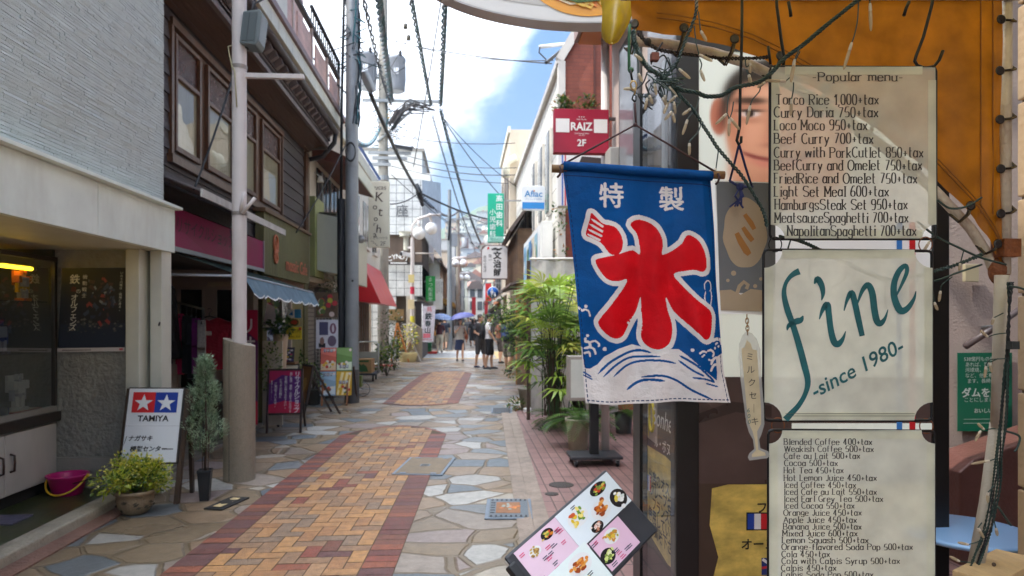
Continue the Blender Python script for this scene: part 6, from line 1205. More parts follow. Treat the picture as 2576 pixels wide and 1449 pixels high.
for k,(x0,x1,h,m_,lb) in enumerate(((-6,.4,8.2,cream,'cream house closing the far end of the street on the left'),(.5,3.0,6.6,offw,'narrow white house closing the far end of the street in the middle'),(3.1,8,9.4,beige,'tall beige house closing the far end of the street on the right'))):
    t = thing('end_house',lb,'house',((x0+x1)/2,112,0));mb = MB();mb.box(x0,x1,112,118,0,h,m_);part(mb,'wall',t);mb = MB();mb.prism(FrY(0,111.6,h),[(x0-.3,0),(x1+.3,0),(x1-.6,1.3),(x0+.6,1.3)],-7,0,rooft);part(mb,'roof',t)
    for j in range(int((x1-x0)/1.2)):
        for z in (.4,3.2,5.2):
            mb = MB();mb.box(x0+.3+j*1.2,x0+1.1+j*1.2,111.94,112.01,z,z+1.4,C(84,88,92,.2));part(mb,'window',t)
t = thing('shop_awning','mustard yellow awning stretched along the far left shops','awning',(-1.5,45,2.6));mb = MB();mb.prism(Fr((-1.6,42.2,2.9),(1,0,0),(0,0,1)),[(0,.1),(.95,-.3),(.95,-.55),(0,-.25)],-13,0,mat('mustard_awning',S(178,136,62),.7,.12,3));part(mb,'fabric',t)
t = thing('shop_awning','dark green awning on the left shops beyond the steel pole','awning',(-1.6,38,3));mb = MB();mb.prism(Fr((-2.2,35.6,3.2),(1,0,0),(0,0,1)),[(0,.1),(.8,-.35),(.8,-.5),(0,-.1)],-6,0,C(52,66,52));part(mb,'fabric',t)
for (x0,y0,x1,y1,d,lb) in ((1221,712,1236,757,27,'red vertical banner hanging just left of the round blue sign'),(1187,747,1197,792,40,'smaller red banner far down the middle of the street'),(1219,757,1227,790,40,'distant red banner low on the right side of the street')):
    o = at((x0+x1)/2,(y0+y1)/2,d);w_ = (x1-x0)/1717*d;h_ = (y1-y0)/1717*d;t = thing('street_banner',lb,'banner',tuple(o));mb = MB();mb.box(o.x-w_/2,o.x+w_/2,o.y-.01,o.y+.01,o.z-h_/2,o.z+h_/2,C(206,48,58));part(mb,'cloth',t);mb = MB();s_ = 1 if x0 > 1200 else -1;mb.bar((o.x-s_*w_*.6,o.y,o.z+h_/2),(o.x+s_*.9,o.y,o.z+h_/2),.03,.03,C(150,150,150));part(mb,'rod',t)
t = thing('steel_pole','tall thin grey steel pole standing in the street beyond the crossing','pole',(at(1131,885,35).x,35,0));x = t.location.x;mb = MB();mb.lathe([(.14,0),(.09,8.2)],(x,35,0),steel,16);part(mb,'pole',t);mb = MB();mb.tube([(x,34.9,7.2),(x+.05,34.8,6.9),(x-.05,34.8,5.6)],.05,blkr,6);part(mb,'cable_guard',t);mb = MB();mb.box(x+.1,x+.4,34.8,35.0,5.3,5.9,trm);part(mb,'junction_box',t)
t = thing('utility_pole','distant concrete pole with a drum transformer beside the thin steel pole','pole',(at(1152,800,48).x,48,0));x = t.location.x;mb = MB();mb.lathe([(.17,0),(.12,9.2)],(x,48,0),cpole,14);part(mb,'pole',t);
for z in (7.6,8.6):
    mb = MB();mb.bar((x-.9,47.8,z),(x+.9,47.8,z),.1,.1,steel);part(mb,'cross_arm',t)
mb = MB();mb.lathe([(.25,6.6),(.25,7.3),(.0001,7.35)],(x+.5,47.7,0),trm,14);part(mb,'transformer',t)
def lamp(Y,x,ytop,label,side=1):
    o = at(x,ytop,Y);t = thing('street_lamp',label,'street lamp',(o.x-side*1.0,Y,0));px_ = o.x-side*1.0;mb = MB();mb.tube([(px_,Y,0),(px_,Y,o.z-.4),(px_+side*.1,Y,o.z-.05),(px_+side*.5,Y,o.z+.15),(px_+side*1.3,Y,o.z+.2)],.07,lampw,8);part(mb,'post',t)
    for q in (.55,1.1):
        mb = MB();mb.ball((px_+side*q,Y,o.z-.22),.27,glb,14,9);part(mb,'globe',t)
lamp(46,1163,655,'farther white twin globe street lamp framed by the hillside')
lamp(58,1172,692,'smallest white twin globe street lamp deep in the street')
lamp(24.5,1243,592,'white globe street lamp half hidden behind the white round cornered sign',-1)
# hillside and the houses on it
hg = mat('wooded_hill',S(70,92,58),.9,.25,.03,0);mb = MB();nx,ny = 40,24;vs = []
for j in range(ny+1):
    for i in range(nx+1):
        X_ = -260+520*i/nx;Y_ = 150+520*j/ny;f = j/ny;hgt = 92*(f**1.15)*(1+.18*math.sin(X_*.02+1)+.1*math.sin(X_*.051))+4*pnoise(Vector((X_*.03,Y_*.03,0)))*f-1.2
        vs.append((X_,Y_,hgt))
def hz(X_,Y_): f = (Y_-150)/520;return 92*(f**1.15)*(1+.18*math.sin(X_*.02+1)+.1*math.sin(X_*.051))-1.5
mb.add(vs,[(j*(nx+1)+i,j*(nx+1)+i+1,(j+1)*(nx+1)+i+1,(j+1)*(nx+1)+i) for j in range(ny) for i in range(nx)],hg,True);mb.build('hills',kind='structure')
rr = random.Random(12);HC = [offw,cream,beige,mat('far_grey',S(176,178,178)),mat('far_tan',S(186,160,130),.7)];RC = [C(110,96,92),C(96,110,130),C(150,100,80),C(140,140,144)]
protos = []
for c_ in range(5):
    mb = MB();w_,d_,h_ = rr.uniform(5,9),7,rr.uniform(5,9);mb.box(-w_/2,w_/2,-d_/2,d_/2,-4,h_,HC[c_])
    for k in range(int(w_/1.8)):
        for z in ([1.2,4.2] if h_ > 6.5 else [1.4]): mb.box(-w_/2+.5+k*1.8,-w_/2+1.4+k*1.8,-d_/2-.05,-d_/2,z,z+1.3,C(90,96,104))
    if c_ in (1,3): mb.box(-w_/2-.3,w_/2+.3,-d_/2-.3,d_/2+.3,h_,h_+.4,RC[c_ % 4])
    else: mb.prism(Fr((0,-d_/2-.4,h_),(1,0,0),(0,0,1)),[(-w_/2-.5,-.1),(w_/2+.5,-.1),(0,1.9)],-d_-.8,0,RC[c_ % 4])
    protos.append(mb)
kinds = ['off white house','cream flat roofed house','beige house','grey flat roofed house','tan house'];base = {}
k = 0
for j in range(13):
    for i in range(7):
        Y_ = 160+j*30+rr.uniform(-8,8);x = 1140+i*15+rr.uniform(-6,6);X_ = (x-1170)/1717*Y_
        if rr.random() < .12+.02*j: continue
        c_ = rr.randrange(5);lb = kinds[c_]+' among many on the hazy hillside at the end of the street'
        if c_ in base: o = base[c_].copy();COL.objects.link(o);o.location = (X_,Y_,hz(X_,Y_))
        else: o = protos[c_].build('hillside_house',loc=(0,0,0));base[c_] = o;o.location = (X_,Y_,hz(X_,Y_));tag(o,lb,'house',kinds[c_]+'s on the hillside')
        o.rotation_euler = (0,0,rr.uniform(-.3,.3));s_ = rr.uniform(.8,1.25);o.scale = (s_,s_,s_*rr.uniform(.8,1.3))
# ------------------------------------------------------------------ overhead cables
def cable(p0,p1,sag,r,m,label,twist=0,group=None,n=28,name='overhead_cable',fuzz=0):
    p0 = Vector(p0);p1 = Vector(p1);P = [p0.lerp(p1,i/n)+Vector((0,0,-4*sag*(i/n)*(1-i/n))) for i in range(n+1)];mb = MB()
    if not twist: mb.tube(P,r,m,6)
    else:
        L_ = (p1-p0).length;n2 = int(min(420,L_*14));
        for s_ in range(twist):
            Q = []
            for i in range(n2+1): f = i/n2;c_ = p0.lerp(p1,f)+Vector((0,0,-4*sag*f*(1-f)));a = f*L_*2.6*2+6.283*s_/twist;Q.append(c_+Vector((math.cos(a),0,math.sin(a)))*r*1.1)
            mb.tube(Q,r*.75,m if s_ % 2 == 0 else tw[2],4)
        if fuzz:
            rf = random.Random(fuzz)
            for k in range(int(L_*6)): f = rf.random();c_ = p0.lerp(p1,f)+Vector((0,0,-4*sag*f*(1-f)));mb.tube([c_,c_+Vector((rf.gauss(0,.06),rf.gauss(0,.1),rf.gauss(0,.06)))],.008,m,3)
    return mb.build(name,loc=tuple(p0),label=label,cat='cable',group=group)
A1 = at(1108,264,24.25);A2 = at(1084,264,24.25);A0 = at(985,250,24.25)
cable(A1,(.5,-5,8.3),.25,.045,tw[0],'thick twisted dark green cable from the arm end towards the viewer',3,fuzz=3)
cable(A2,(-1.2,-5,8.3),.2,.036,tw[0],'twisted dark green cable next to the thickest one, meeting the same arm',3,fuzz=4)
cable(A0,at(948,-40,12.6),.1,.05,tw[0],'thick twisted cable running down in front of the concrete pole',3,fuzz=5)
cable(at(912,-20,13.0),at(985,262,24.2),.25,.03,blkr,'frayed black cable from the slim pole top to the concrete pole',2,fuzz=6)
far1 = at(1210,612,46)
cable(A1+Vector((0,.2,-.1)),far1,.5,.04,tw[0],'twisted dark green cable from the arm end down to the far poles',3)
cable(at(1088,290,24.5),at(1196,628,50),.4,.025,tw[2],'thinner twisted cable beside it running to the far poles',2)
B0 = at(932,236,13.2);B1 = at(1054,484,24)
cable(B0,B1,.15,.045,blkr,'heavy black cable slanting from the slim pole to a splice by the tiled building')
mb = MB();mb.tube([B1+Vector((-.08,0,.3)),B1,B1+Vector((.12,.2,-.45))],[.05,.12,.05],blkr,8);mb.build('cable_splice',loc=tuple(B1),label='black lump of cable splice hanging before the tiled building',cat='cable splice')
cable(B1,at(1290,556,40),.3,.04,blkr,'heavy black cable from the splice across to the far right roofs');cable(B1,at(1150,534,47),.5,.04,blkr,'dark cable from the splice to the distant concrete pole',2);cable(B1,at(968,512,21),.15,.022,blkr,'short dark cable from the splice back to the cream corner shop')
wires = [((950,92,22),(1388,160,14),'long thin wire from the concrete pole to the white roof gable'),((1028,112,18),(1392,152,14),'fine wire above the long one, also ending at the roof gable'),((1018,390,24.5),(1300,422,20),'thin wire from the upper small cross arm to the pipe elbow'),((1010,402,24.5),(1296,440,21),'thin wire from the middle small cross arm to the clapboard roof'),((985,418,24.5),(1290,462,22),'thin wire from the lowest cross arm to the cream block'),((1118,300,20),(1300,470,21),'thin wire fanning from the arm end to the cream block'),
    ((1116,300,20),(1286,520,24),'thin wire fanning from the arm end to the turquoise sign side'),((960,330,24.5),(1296,360,20),'nearly level fine wire between concrete pole and clapboard wall'),((985,440,20),(1240,650,40),'slack thin wire from the concrete pole down to the far street'),((1110,0,14),(1040,420,22),'single steep wire left of the thick twisted cables'),((1055,500,24),(1225,600,60),'faint wire continuing from the splice into the distance'),((900,300,13.1),(745,585,11),'thin drop wire from the slim pole to the timber building'),((888,250,13.1),(700,30,12.6),'thin wire rising from the slim pole to the pink roof'),
    ((640,0,7.4),(488,478,6.4),'fine sagging wire from the roof to the corrugated canopy'),((1150,530,47.5),(1225,700,80),'distant wire descending along the far street'),((1131,520,35),(1286,585,30),'fine wire from the steel pole to the right roofs'),((1131,560,35),(1090,520,27),'short fine wire between the steel pole and the tiled building'),((905,10,13),(780,90,30),'faint wire leaving the slim pole top over the roofs'),((1225,640,55),(1140,655,49),'short wire crossing the far street under the hill'),((1140,690,60),(1225,660,60),'lowest wire crossing the far street')]
for k,(a,b,lb) in enumerate(wires): cable(at(*a),at(*b),.12+.02*(k % 4) if k < 9 else .1,.011+.004*(k % 3 == 0)+(.006 if a[2] > 30 else 0),blkr if k % 3 else tw[2],lb,group=None)
cable(at(885,345,12.9),at(955,320,24.4),.35,.035,tw[3],'drooping teal cable bundle between the slim and the concrete pole',2)
for k,(x,y) in enumerate(((1020,66),(1028,95))):
    o = at(x,y,17.5);mb = MB();mb.lathe([(.02,-.08),(.06,-.05),(.05,0),(.06,.04),(.02,.08)],tuple(o),C(90,84,70,.3),12);mb.tube([o,at(930+k*20,225,24)],.01,blkr,4);mb.build('insulator',loc=tuple(o),label=['upper small insulator on a wire above the transformers','lower brown insulator on a wire above the transformers'][k],cat='insulator')
t = thing('gable_light_arm','dark lattice arm with a pale tube light on the white roof gable','lamp',tuple(at(1400,130,12.5)));a,b = at(1374,158,12.2),at(1445,100,12.6);mb = MB();mb.bar(a,b,.07,.05,C(50,50,54));part(mb,'arm',t);mb = MB();mb.tube([at(1358,118,12.2),at(1450,108,12.6)],.035,C(226,228,230),8);mb.tube([at(1358,118,12.2),at(1356,132,12.2),at(1374,150,12.2)],.014,C(60,60,60),5);part(mb,'tube',t)

# ------------------------------------------------------------------ the air between here and the hillside
hm = bpy.data.materials.new('haze_air');hm.use_nodes = True;ht = hm.node_tree;ht.nodes.remove(ht.nodes['Principled BSDF']);pvn = ht.nodes.new('ShaderNodeVolumePrincipled');pvn.inputs['Color'].default_value = (.86,.93,1,1);pvn.inputs['Density'].default_value = .0005;ht.links.new(pvn.outputs[0],ht.nodes['Material Output'].inputs['Volume'])
mb = MB();mb.box(-720,720,-70,920,-1.7,165,hm);mb.build('haze',kind='stuff')
# ------------------------------------------------------------------ people
skinm = mat('skin',S(206,160,130),.5,.06,6);hairm = mat('dark_hair',S(36,30,28),.5,.2,30);eyedk = C(30,24,22,.3);lipm = C(160,96,88)
def cloth_mat(n,r,g,b,pat=0): return mat(n,S(r,g,b),.85,.35 if pat else .1,30 if pat else 6,.4,25)
def person(label,loc,rz,H=1.68,shirt=None,sleeve=.5,bottom='shorts',bmat=None,legs=((.02,0),(-.02,0)),arms=None,hair='short',shoes=None,lean=0.,turn=0.,female=False,vox=.013,group=None):
    """stands at loc facing local -Y; arms: ((elbow), (hand)) for the left (+x) and right side in metres at 1.70 m height; legs: (forward step of foot, knee bend)"""
    t = thing('person',label,'person',loc,group);t.rotation_euler = (0,0,rz);s = H/1.7;sw = .165 if female else .19
    arms = arms or (((.25,.02,1.12),(.24,-.08,.87)),((-.25,.02,1.12),(-.24,-.08,.87)))
    def P(p):
        z = p[2];return Vector((p[0],p[1]-lean*max(0,z-.9),z))*s
    def build(mb,name,vx,**k):
        me_o = mb.build(name,None,**k);me_o.parent = t;m = me_o.modifiers.new('skin','REMESH');m.mode = 'VOXEL';m.voxel_size = vx;m.use_smooth_shade = True
        q = me_o.modifiers.new('smooth','SMOOTH');q.factor = .5;q.iterations = 2;return me_o
    def torso(mb,m,g=0.,z0=.80,z1=1.47):
        prof = [(.78,.14,.10),(.86,.158,.115),(.95,.155 if not female else .15,.11),(1.08,.14 if not female else .118,.10),(1.2,.152 if not female else .135,.108),(1.32,sw-.01,.108),(1.40,sw-.03,.09),(1.445,.085,.07),(1.48,.055,.055)]
        prof = [p for p in prof if z0 <= p[0] <= z1];n = 20;vs = []
        for z,rx,ry in prof:
            for k in range(n): a = 6.283*k/n;vs.append(P(((rx+g)*math.cos(a),(ry+g)*math.sin(a),z)))
        K = len(prof);mb.add(vs,[(i*n+k,i*n+(k+1) % n,(i+1)*n+(k+1) % n,(i+1)*n+k) for i in range(K-1) for k in range(n)]+[tuple(range(n))[::-1],tuple((K-1)*n+k for k in range(n))],m,True)
    def limb(mb,pts,rs,m): mb.tube([P(p) for p in pts],[r*s for r in rs],m,12);[mb.ball(P(p),r*s,m,10,7) for p,r in zip(pts,rs)]
    L = []
    for sx_,(st_,kb) in zip((1,-1),legs):
        hip = (sx_*.088,0,.87);ank = (sx_*.095,-st_,.085+(.06 if kb > .15 else 0));kn = (sx_*.092,-(st_*.5+.03+kb*.35),.475);L.append((hip,kn,ank))
    mb = MB();torso(mb,skinm)
    for sx_,(el,ha) in zip((1,-1),arms):
        sh = (sx_*sw,0,1.385);limb(mb,[sh,tuple((a+b)/2 for a,b in zip(sh,el)),el,tuple((a+b)/2 for a,b in zip(el,ha)),ha],[.052,.044,.036,.034,.024],skinm)
        e,h = Vector(el),Vector(ha);d = (h-e).normalized();sd_ = d.cross(Vector((0,1,0)));sd_ = sd_.normalized() if sd_.length > .1 else Vector((1,0,0));mb.ball(P(h+d*.05),(.028*s,.018*s,.045*s),skinm,10,7,d.to_track_quat('Z','Y'))
        for k in range(4): b = h+d*.085+sd_*(k-1.5)*.016;mb.tube([P(b),P(b+d*(.035+.008*(k in (1,2)))),P(b+d*(.06+.012*(k in (1,2)))+Vector((0,-.012,0)))],[.0085*s,.008*s,.006*s],skinm,6)
        th = h+d*.03+Vector((0,-.02,0));mb.tube([P(th),P(th+d*.03+Vector((0,-.022,0))),P(th+d*.055+Vector((0,-.026,0)))],[.010*s,.009*s,.007*s],skinm,6)
    for hip,kn,ank in L:
        mid = tuple(a*.5+b*.5 for a,b in zip(hip,kn));cf = (kn[0]*.7+ank[0]*.3,kn[1]*.7+ank[1]*.3+.02,kn[2]*.7+ank[2]*.3);limb(mb,[hip,mid,kn,cf,ank],[.085,.072,.052,.05,.032],skinm);mb.tube([P(ank),P((ank[0],ank[1]-.1,.04)),P((ank[0],ank[1]-.16,.03))],[.036*s,.034*s,.022*s],skinm,8)
    hc = Vector((0,-.02,1.59));q = Quaternion((0,0,1),turn);hd = lambda x,y,z: P(tuple(hc+q @ Vector((x,y,z))))
    limb(mb,[(0,.01,1.42),(0,0,1.50)],[.056,.052],skinm);mb.ball(hd(0,0,.015),(.074*s,.093*s,.10*s),skinm,20,14,q);mb.ball(hd(0,-.03,-.055),(.052*s,.056*s,.05*s),skinm,14,9,q)
    mb.tube([hd(0,-.088,.02),hd(0,-.108,-.012),hd(0,-.092,-.025)],[.009*s,.015*s,.010*s],skinm,8)
    for k in (-1,1): mb.ball(hd(k*.075,.01,.0),(.012*s,.02*s,.03*s),skinm,8,6,q)
    build(mb,'body',vox)
    mb = MB();
    for k in (-1,1): mb.ball(hd(k*.03,-.082,.02),.0095*s,eyedk,8,6);mb.bar(hd(k*.016,-.088,.042),hd(k*.046,-.08,.044),.006,.007,hairm)
    o = mb.build('eyes');o.parent = t;mb = MB();mb.ball(hd(0,-.088,-.05),(.022*s,.008*s,.007*s),lipm,8,6,q);o = mb.build('mouth');o.parent = t
    mb = MB();mb.ball(hd(0,.012,.035),(.083*s,.098*s,.10*s),hairm,18,12,q)
    if hair == 'long': mb.ball(hd(0,.05,-.05),(.08*s,.06*s,.13*s),hairm,14,10,q);[mb.ball(hd(k*.068,.01,-.05),(.022*s,.05*s,.09*s),hairm,10,8,q) for k in (-1,1)]
    elif hair == 'bun': mb.ball(hd(0,.1,.04),.045*s,hairm,12,8)
    else: mb.ball(hd(0,.03,.07),(.078*s,.085*s,.07*s),hairm,14,9,q)
    hb = MB();hb.mats = mb.mats;keep = []
    fd = q @ Vector((0,-1,0));cut = P(tuple(hc));
    hb.v,hb.f,hb.m,hb.sm = mb.v,[f for f in mb.f if not all(((Vector(mb.v[i])-cut).dot(fd) > .045*s and mb.v[i][2] < cut.z+.062*s) for i in f)],None,None
    hb.m = [0]*len(hb.f);hb.sm = [True]*len(hb.f);o = hb.build('hair');o.parent = t
    # clothes
    mb = MB();torso(mb,shirt,.014,.80 if bottom != 'dress' else .78,1.446)
    for sx_,(el,ha) in zip((1,-1),arms):
        sh = (sx_*sw,0,1.385);f_ = min(1,sleeve);e = tuple(a+(b-a)*f_ for a,b in zip(sh,el));limb(mb,[sh,e],[.064,.058],shirt)
        if sleeve > 1: limb(mb,[el,tuple(a+(b-a)*.9 for a,b in zip(el,ha))],[.048,.038],shirt)
    build(mb,'shirt',vox*1.1)
    mb = MB()
    if bottom in ('shorts','trousers'):
        torso(mb,bmat,.016,.78,.96)
        for hip,kn,ank in L:
            mid = tuple((a+b)/2 for a,b in zip(hip,kn))
            if bottom == 'shorts': lo = tuple(a*.08+b*.92 for a,b in zip(hip,kn));limb(mb,[hip,mid,lo],[.1,.092,.082],bmat)
            else: limb(mb,[hip,mid,kn,(ank[0],ank[1],ank[2]+.02)],[.1,.088,.072,.058],bmat)
    else:
        z0 = .46 if bottom == 'skirt' else .38;n = 28;vs = []
        for z,rx,ry in ((z0,.215,.17),(.6,.2,.16),(.75,.185,.145),(.9,.165,.125),(.97,.145,.115)):
            for k in range(n): a = 6.283*k/n;w_ = 1+.05*math.sin(a*7)*(1-z);vs.append(P((rx*w_*math.cos(a),ry*w_*math.sin(a),z)))
        mb.add(vs,[(i*n+k,i*n+(k+1) % n,(i+1)*n+(k+1) % n,(i+1)*n+k) for i in range(4) for k in range(n)]+[tuple(range(n))[::-1],tuple(range(4*n,5*n))],bmat,True)
    build(mb,{'shorts': 'shorts','trousers': 'trousers','skirt': 'skirt','dress': 'skirt'}[bottom],vox*1.1)
    for hip,kn,ank in L:
        mb = MB();z = ank[2]-.085;mb.tube([P((ank[0],ank[1]+.06,z+.045)),P((ank[0],ank[1]-.02,z+.055)),P((ank[0],ank[1]-.11,z+.042)),P((ank[0],ank[1]-.185,z+.03))],[.036*s,.047*s,.044*s,.028*s],shoes or C(30,30,34),10);mb.obox(P((ank[0],ank[1]-.06,z+.012)),(.042*s,0,0),(0,.125*s,0),(0,0,.012*s),C(200,198,194));o = mb.build('shoe');o.parent = t
    t['h'] = 0;del t['h'];return t,P
def wpos(t,p): return t.matrix_basis @ p
def held(name,label,cat,mb,loc): return mb.build(name,loc=tuple(loc),label=label,cat=cat)
def backpack(t,P,m,label):
    Rz = Matrix.Rotation(t.rotation_euler.z,4,'Z');W_ = lambda p: Vector(t.location)+(Rz @ P(p));tt = thing('backpack',label,'backpack',tuple(W_((0,.2,1.15))));mb = MB();u = Rz @ Vector((1,0,0));v = Rz @ Vector((0,1,0))
    mb.ball(W_((0,.19,1.16)),(.15,.10,.25),m,16,12,Rz.to_quaternion());mb.ball(W_((0,.265,1.05)),(.11,.05,.12),m,12,9,Rz.to_quaternion());part(mb,'bag',tt)
    for k in (-1,1):
        mb = MB();mb.tube([W_((k*.1,.14,1.38)),W_((k*.11,.02,1.47)),W_((k*.115,-.1,1.36)),W_((k*.125,-.1,1.15)),W_((k*.13,.06,1.0))],.017,m,6);part(mb,'strap',tt)
def shoulder_bag(t,P,m,side,label,z=.95,sz=(.15,.06,.12)):
    Rz = Matrix.Rotation(t.rotation_euler.z,4,'Z');W_ = lambda p: Vector(t.location)+(Rz @ P(p));tt = thing('shoulder_bag',label,'bag',tuple(W_((side*.26,.02,z))));mb = MB();mb.ball(W_((side*.27,.03,z)),(sz[1],sz[0],sz[2]),m,14,10,Rz.to_quaternion());part(mb,'bag',tt)
    mb = MB();mb.tube([W_((side*.26,-.07,z+.06)),W_((side*.17,-.09,1.3)),W_((side*.13,.0,1.46)),W_((side*.17,.11,1.3)),W_((side*.26,.12,z+.06))],.012,m,6);part(mb,'strap',tt)
def umbrella(top,tilt,rad,m,label,hand,rim=None):
    t = thing('umbrella',label,'umbrella',tuple(top));n = 8;ax = Vector((tilt[0],tilt[1],1)).normalized();x = ax.orthogonal().normalized();y = ax.cross(x);top = Vector(top);mb = MB();vs = []
    for i in range(6):
        f = i/5
        for k in range(n*4):
            a = 6.283*k/(n*4);sag = 1-.06*f*abs(math.sin(a*n/2));vs.append(top+(x*math.cos(a)+y*math.sin(a))*rad*math.sin(f*1.35)/math.sin(1.35)*sag-ax*rad*.46*(1-math.cos(f*1.35))/(1-math.cos(1.35))*1.0)
    K = n*4;mb.add(vs,[(i*K+k,(i+1)*K+k,(i+1)*K+(k+1) % K,i*K+(k+1) % K) for i in range(5) for k in range(K)],m,True);part(mb,'canopy',t)
    mb = MB();mb.tube([top+ax*.05,Vector(hand)-Vector((0,0,.08))],.008,C(120,120,126,.3),8);part(mb,'shaft',t)
    for k in range(n):
        a = 6.283*k/n;mb = MB();mb.tube([top-ax*.22,top+(x*math.cos(a)+y*math.sin(a))*rad*.55-ax*.12],.004,C(150,150,150),4);part(mb,'rib',t)
    return t
def dots_mat():
    m = bpy.data.materials.new('polka_cotton');m.use_nodes = True;tt = m.node_tree;b = tt.nodes['Principled BSDF'];tcn = node(tt,'ShaderNodeTexCoord');v = node(tt,'ShaderNodeTexVoronoi');v.inputs['Scale'].default_value = 14;v.inputs['Randomness'].default_value = .15;r = node(tt,'ShaderNodeMapRange');r.inputs[1].default_value = .36;r.inputs[2].default_value = .42;mx = node(tt,'ShaderNodeMixRGB');mx.inputs[1].default_value = (*S(226,230,240),1);mx.inputs[2].default_value = (*S(120,146,196),1)
    tt.links.new(tcn.outputs['Object'],v.inputs['Vector']);tt.links.new(v.outputs['Distance'],r.inputs[0]);tt.links.new(r.outputs[0],mx.inputs[0]);tt.links.new(mx.outputs[0],b.inputs['Base Color']);b.inputs['Roughness'].default_value = .7;return m
G = lambda x,y: tuple(gnd(x,y))
hold = ((.2,-.16,1.16),(.13,-.26,1.32));swing = (((.25,.06,1.12),(.25,-.02,.88)),((-.25,-.06,1.13),(-.23,-.2,.92)))
# woman walking away with the polka-dot parasol
loc = G(1106,889);t,P = person('woman in maroon top and cream trousers walking away under a dotted parasol',loc,math.pi+.1,1.58,cloth_mat('maroon_knit',74,30,42),.8,'trousers',cloth_mat('cream_cotton',214,204,180),((.2,.05),(-.2,.2)),(hold,swing[1]),'bun',C(30,28,28),female=True)
hx_ = Vector(loc)+Matrix.Rotation(math.pi+.1,3,'Z') @ (Vector((.13,-.26,1.32))*1.58/1.7);tp = at(1113,789,loc[1]*.998);umbrella((tp.x,loc[1]-.02,tp.z),(.1,-.05),.56,dots_mat(),'pale blue dotted parasol held by the woman in cream trousers',hx_)
shoulder_bag(t,P,cloth_mat('tan_bag',200,140,70),1,'tan orange shoulder bag of the woman in cream trousers',1.02,(.17,.08,.14))
# man beside her
loc = G(1119,882);person('man in dark blue shirt walking away beside the dotted parasol',loc,math.pi-.1,1.66,cloth_mat('ink_blue',40,48,66),.6,'shorts',cloth_mat('grey_beige',150,138,124),((.2,.1),(-.18,.25)),swing,'short',C(36,32,32))
# woman coming with the plain parasol
loc = G(1157,909);t,P = person('woman in grey T-shirt and navy skirt walking forward under a violet blue parasol',loc,.12,1.58,cloth_mat('light_grey_knit',176,172,164),.5,'skirt',cloth_mat('navy_cotton',34,44,74),((.16,.05),(-.16,.15)),(((.24,.0,1.12),(.24,-.08,.9)),((-.2,-.16,1.16),(-.1,-.26,1.3))),'long',C(28,28,30),female=True)
hx_ = Vector(loc)+Matrix.Rotation(.12,3,'Z') @ (Vector((-.10,-.26,1.3))*1.58/1.7);tp = at(1161,786,loc[1]*.998);umbrella((tp.x,loc[1]-.1,tp.z),(-.16,.02),.47,thin('violet_parasol',S(98,104,166),.3,0,.6),'plain violet blue parasol held by the woman in the navy skirt',hx_)
shoulder_bag(t,P,cloth_mat('chestnut_bag',140,72,48),1,'chestnut shoulder bag of the woman in the navy skirt',.98,(.16,.07,.13))
# the group on the right
fold = (((.26,-.02,1.14),(.14,-.2,1.0)),((-.26,-.02,1.14),(-.1,-.22,1.02)))
loc = G(1208,926);person('man in charcoal T-shirt and dark grey shorts standing left in the group',loc,.75,1.72,cloth_mat('charcoal_knit',62,62,66),.6,'shorts',cloth_mat('dark_grey_cotton',66,64,64),((.1,0),(-.1,0)),fold,'short',C(36,44,70),turn=.3,vox=.011)
loc = G(1231,930);t,P = person('man in white T-shirt and black shorts looking right in the group',loc,1.35,1.74,cloth_mat('white_knit',226,224,226),.6,'shorts',cloth_mat('black_cotton',32,32,36),((.06,0),(-.1,0)),swing,'short',C(40,42,50),turn=.15,vox=.011)
backpack(t,P,cloth_mat('black_nylon',36,36,40),'black backpack on the man in the white T-shirt')
loc = G(1277,936);t,P = person('man in grey T-shirt and patterned shorts with his back turned',loc,math.pi-.5,1.70,cloth_mat('slate_knit',76,78,84),.6,'shorts',mat('leaf_print_cotton',S(120,114,108),.9,.75,24),((.12,0),(-.14,0)),(((.25,-.12,1.14),(.12,-.28,1.1)),((-.25,-.12,1.14),(-.12,-.28,1.1))),'short',C(26,26,28),lean=.12,vox=.011)
backpack(t,P,cloth_mat('blue_nylon',42,60,98),'navy blue backpack on the man with patterned shorts')
loc = G(1298,931);person('person in black shirt at the right end of the group by the wooden shop',loc,math.pi+.5,1.66,cloth_mat('black_knit',30,30,34),.6,'shorts',cloth_mat('brown_short',56,48,44),((.15,0),(-.2,.1)),None,'short',C(30,28,28),lean=.1)
loc = G(1259,915);person('person in orange brown top half hidden behind the group',loc,2.2,1.62,cloth_mat('rust_knit',120,74,52),.6,'shorts',cloth_mat('brown_short',56,48,44),((.05,0),(-.1,0)),None,'short',female=True)
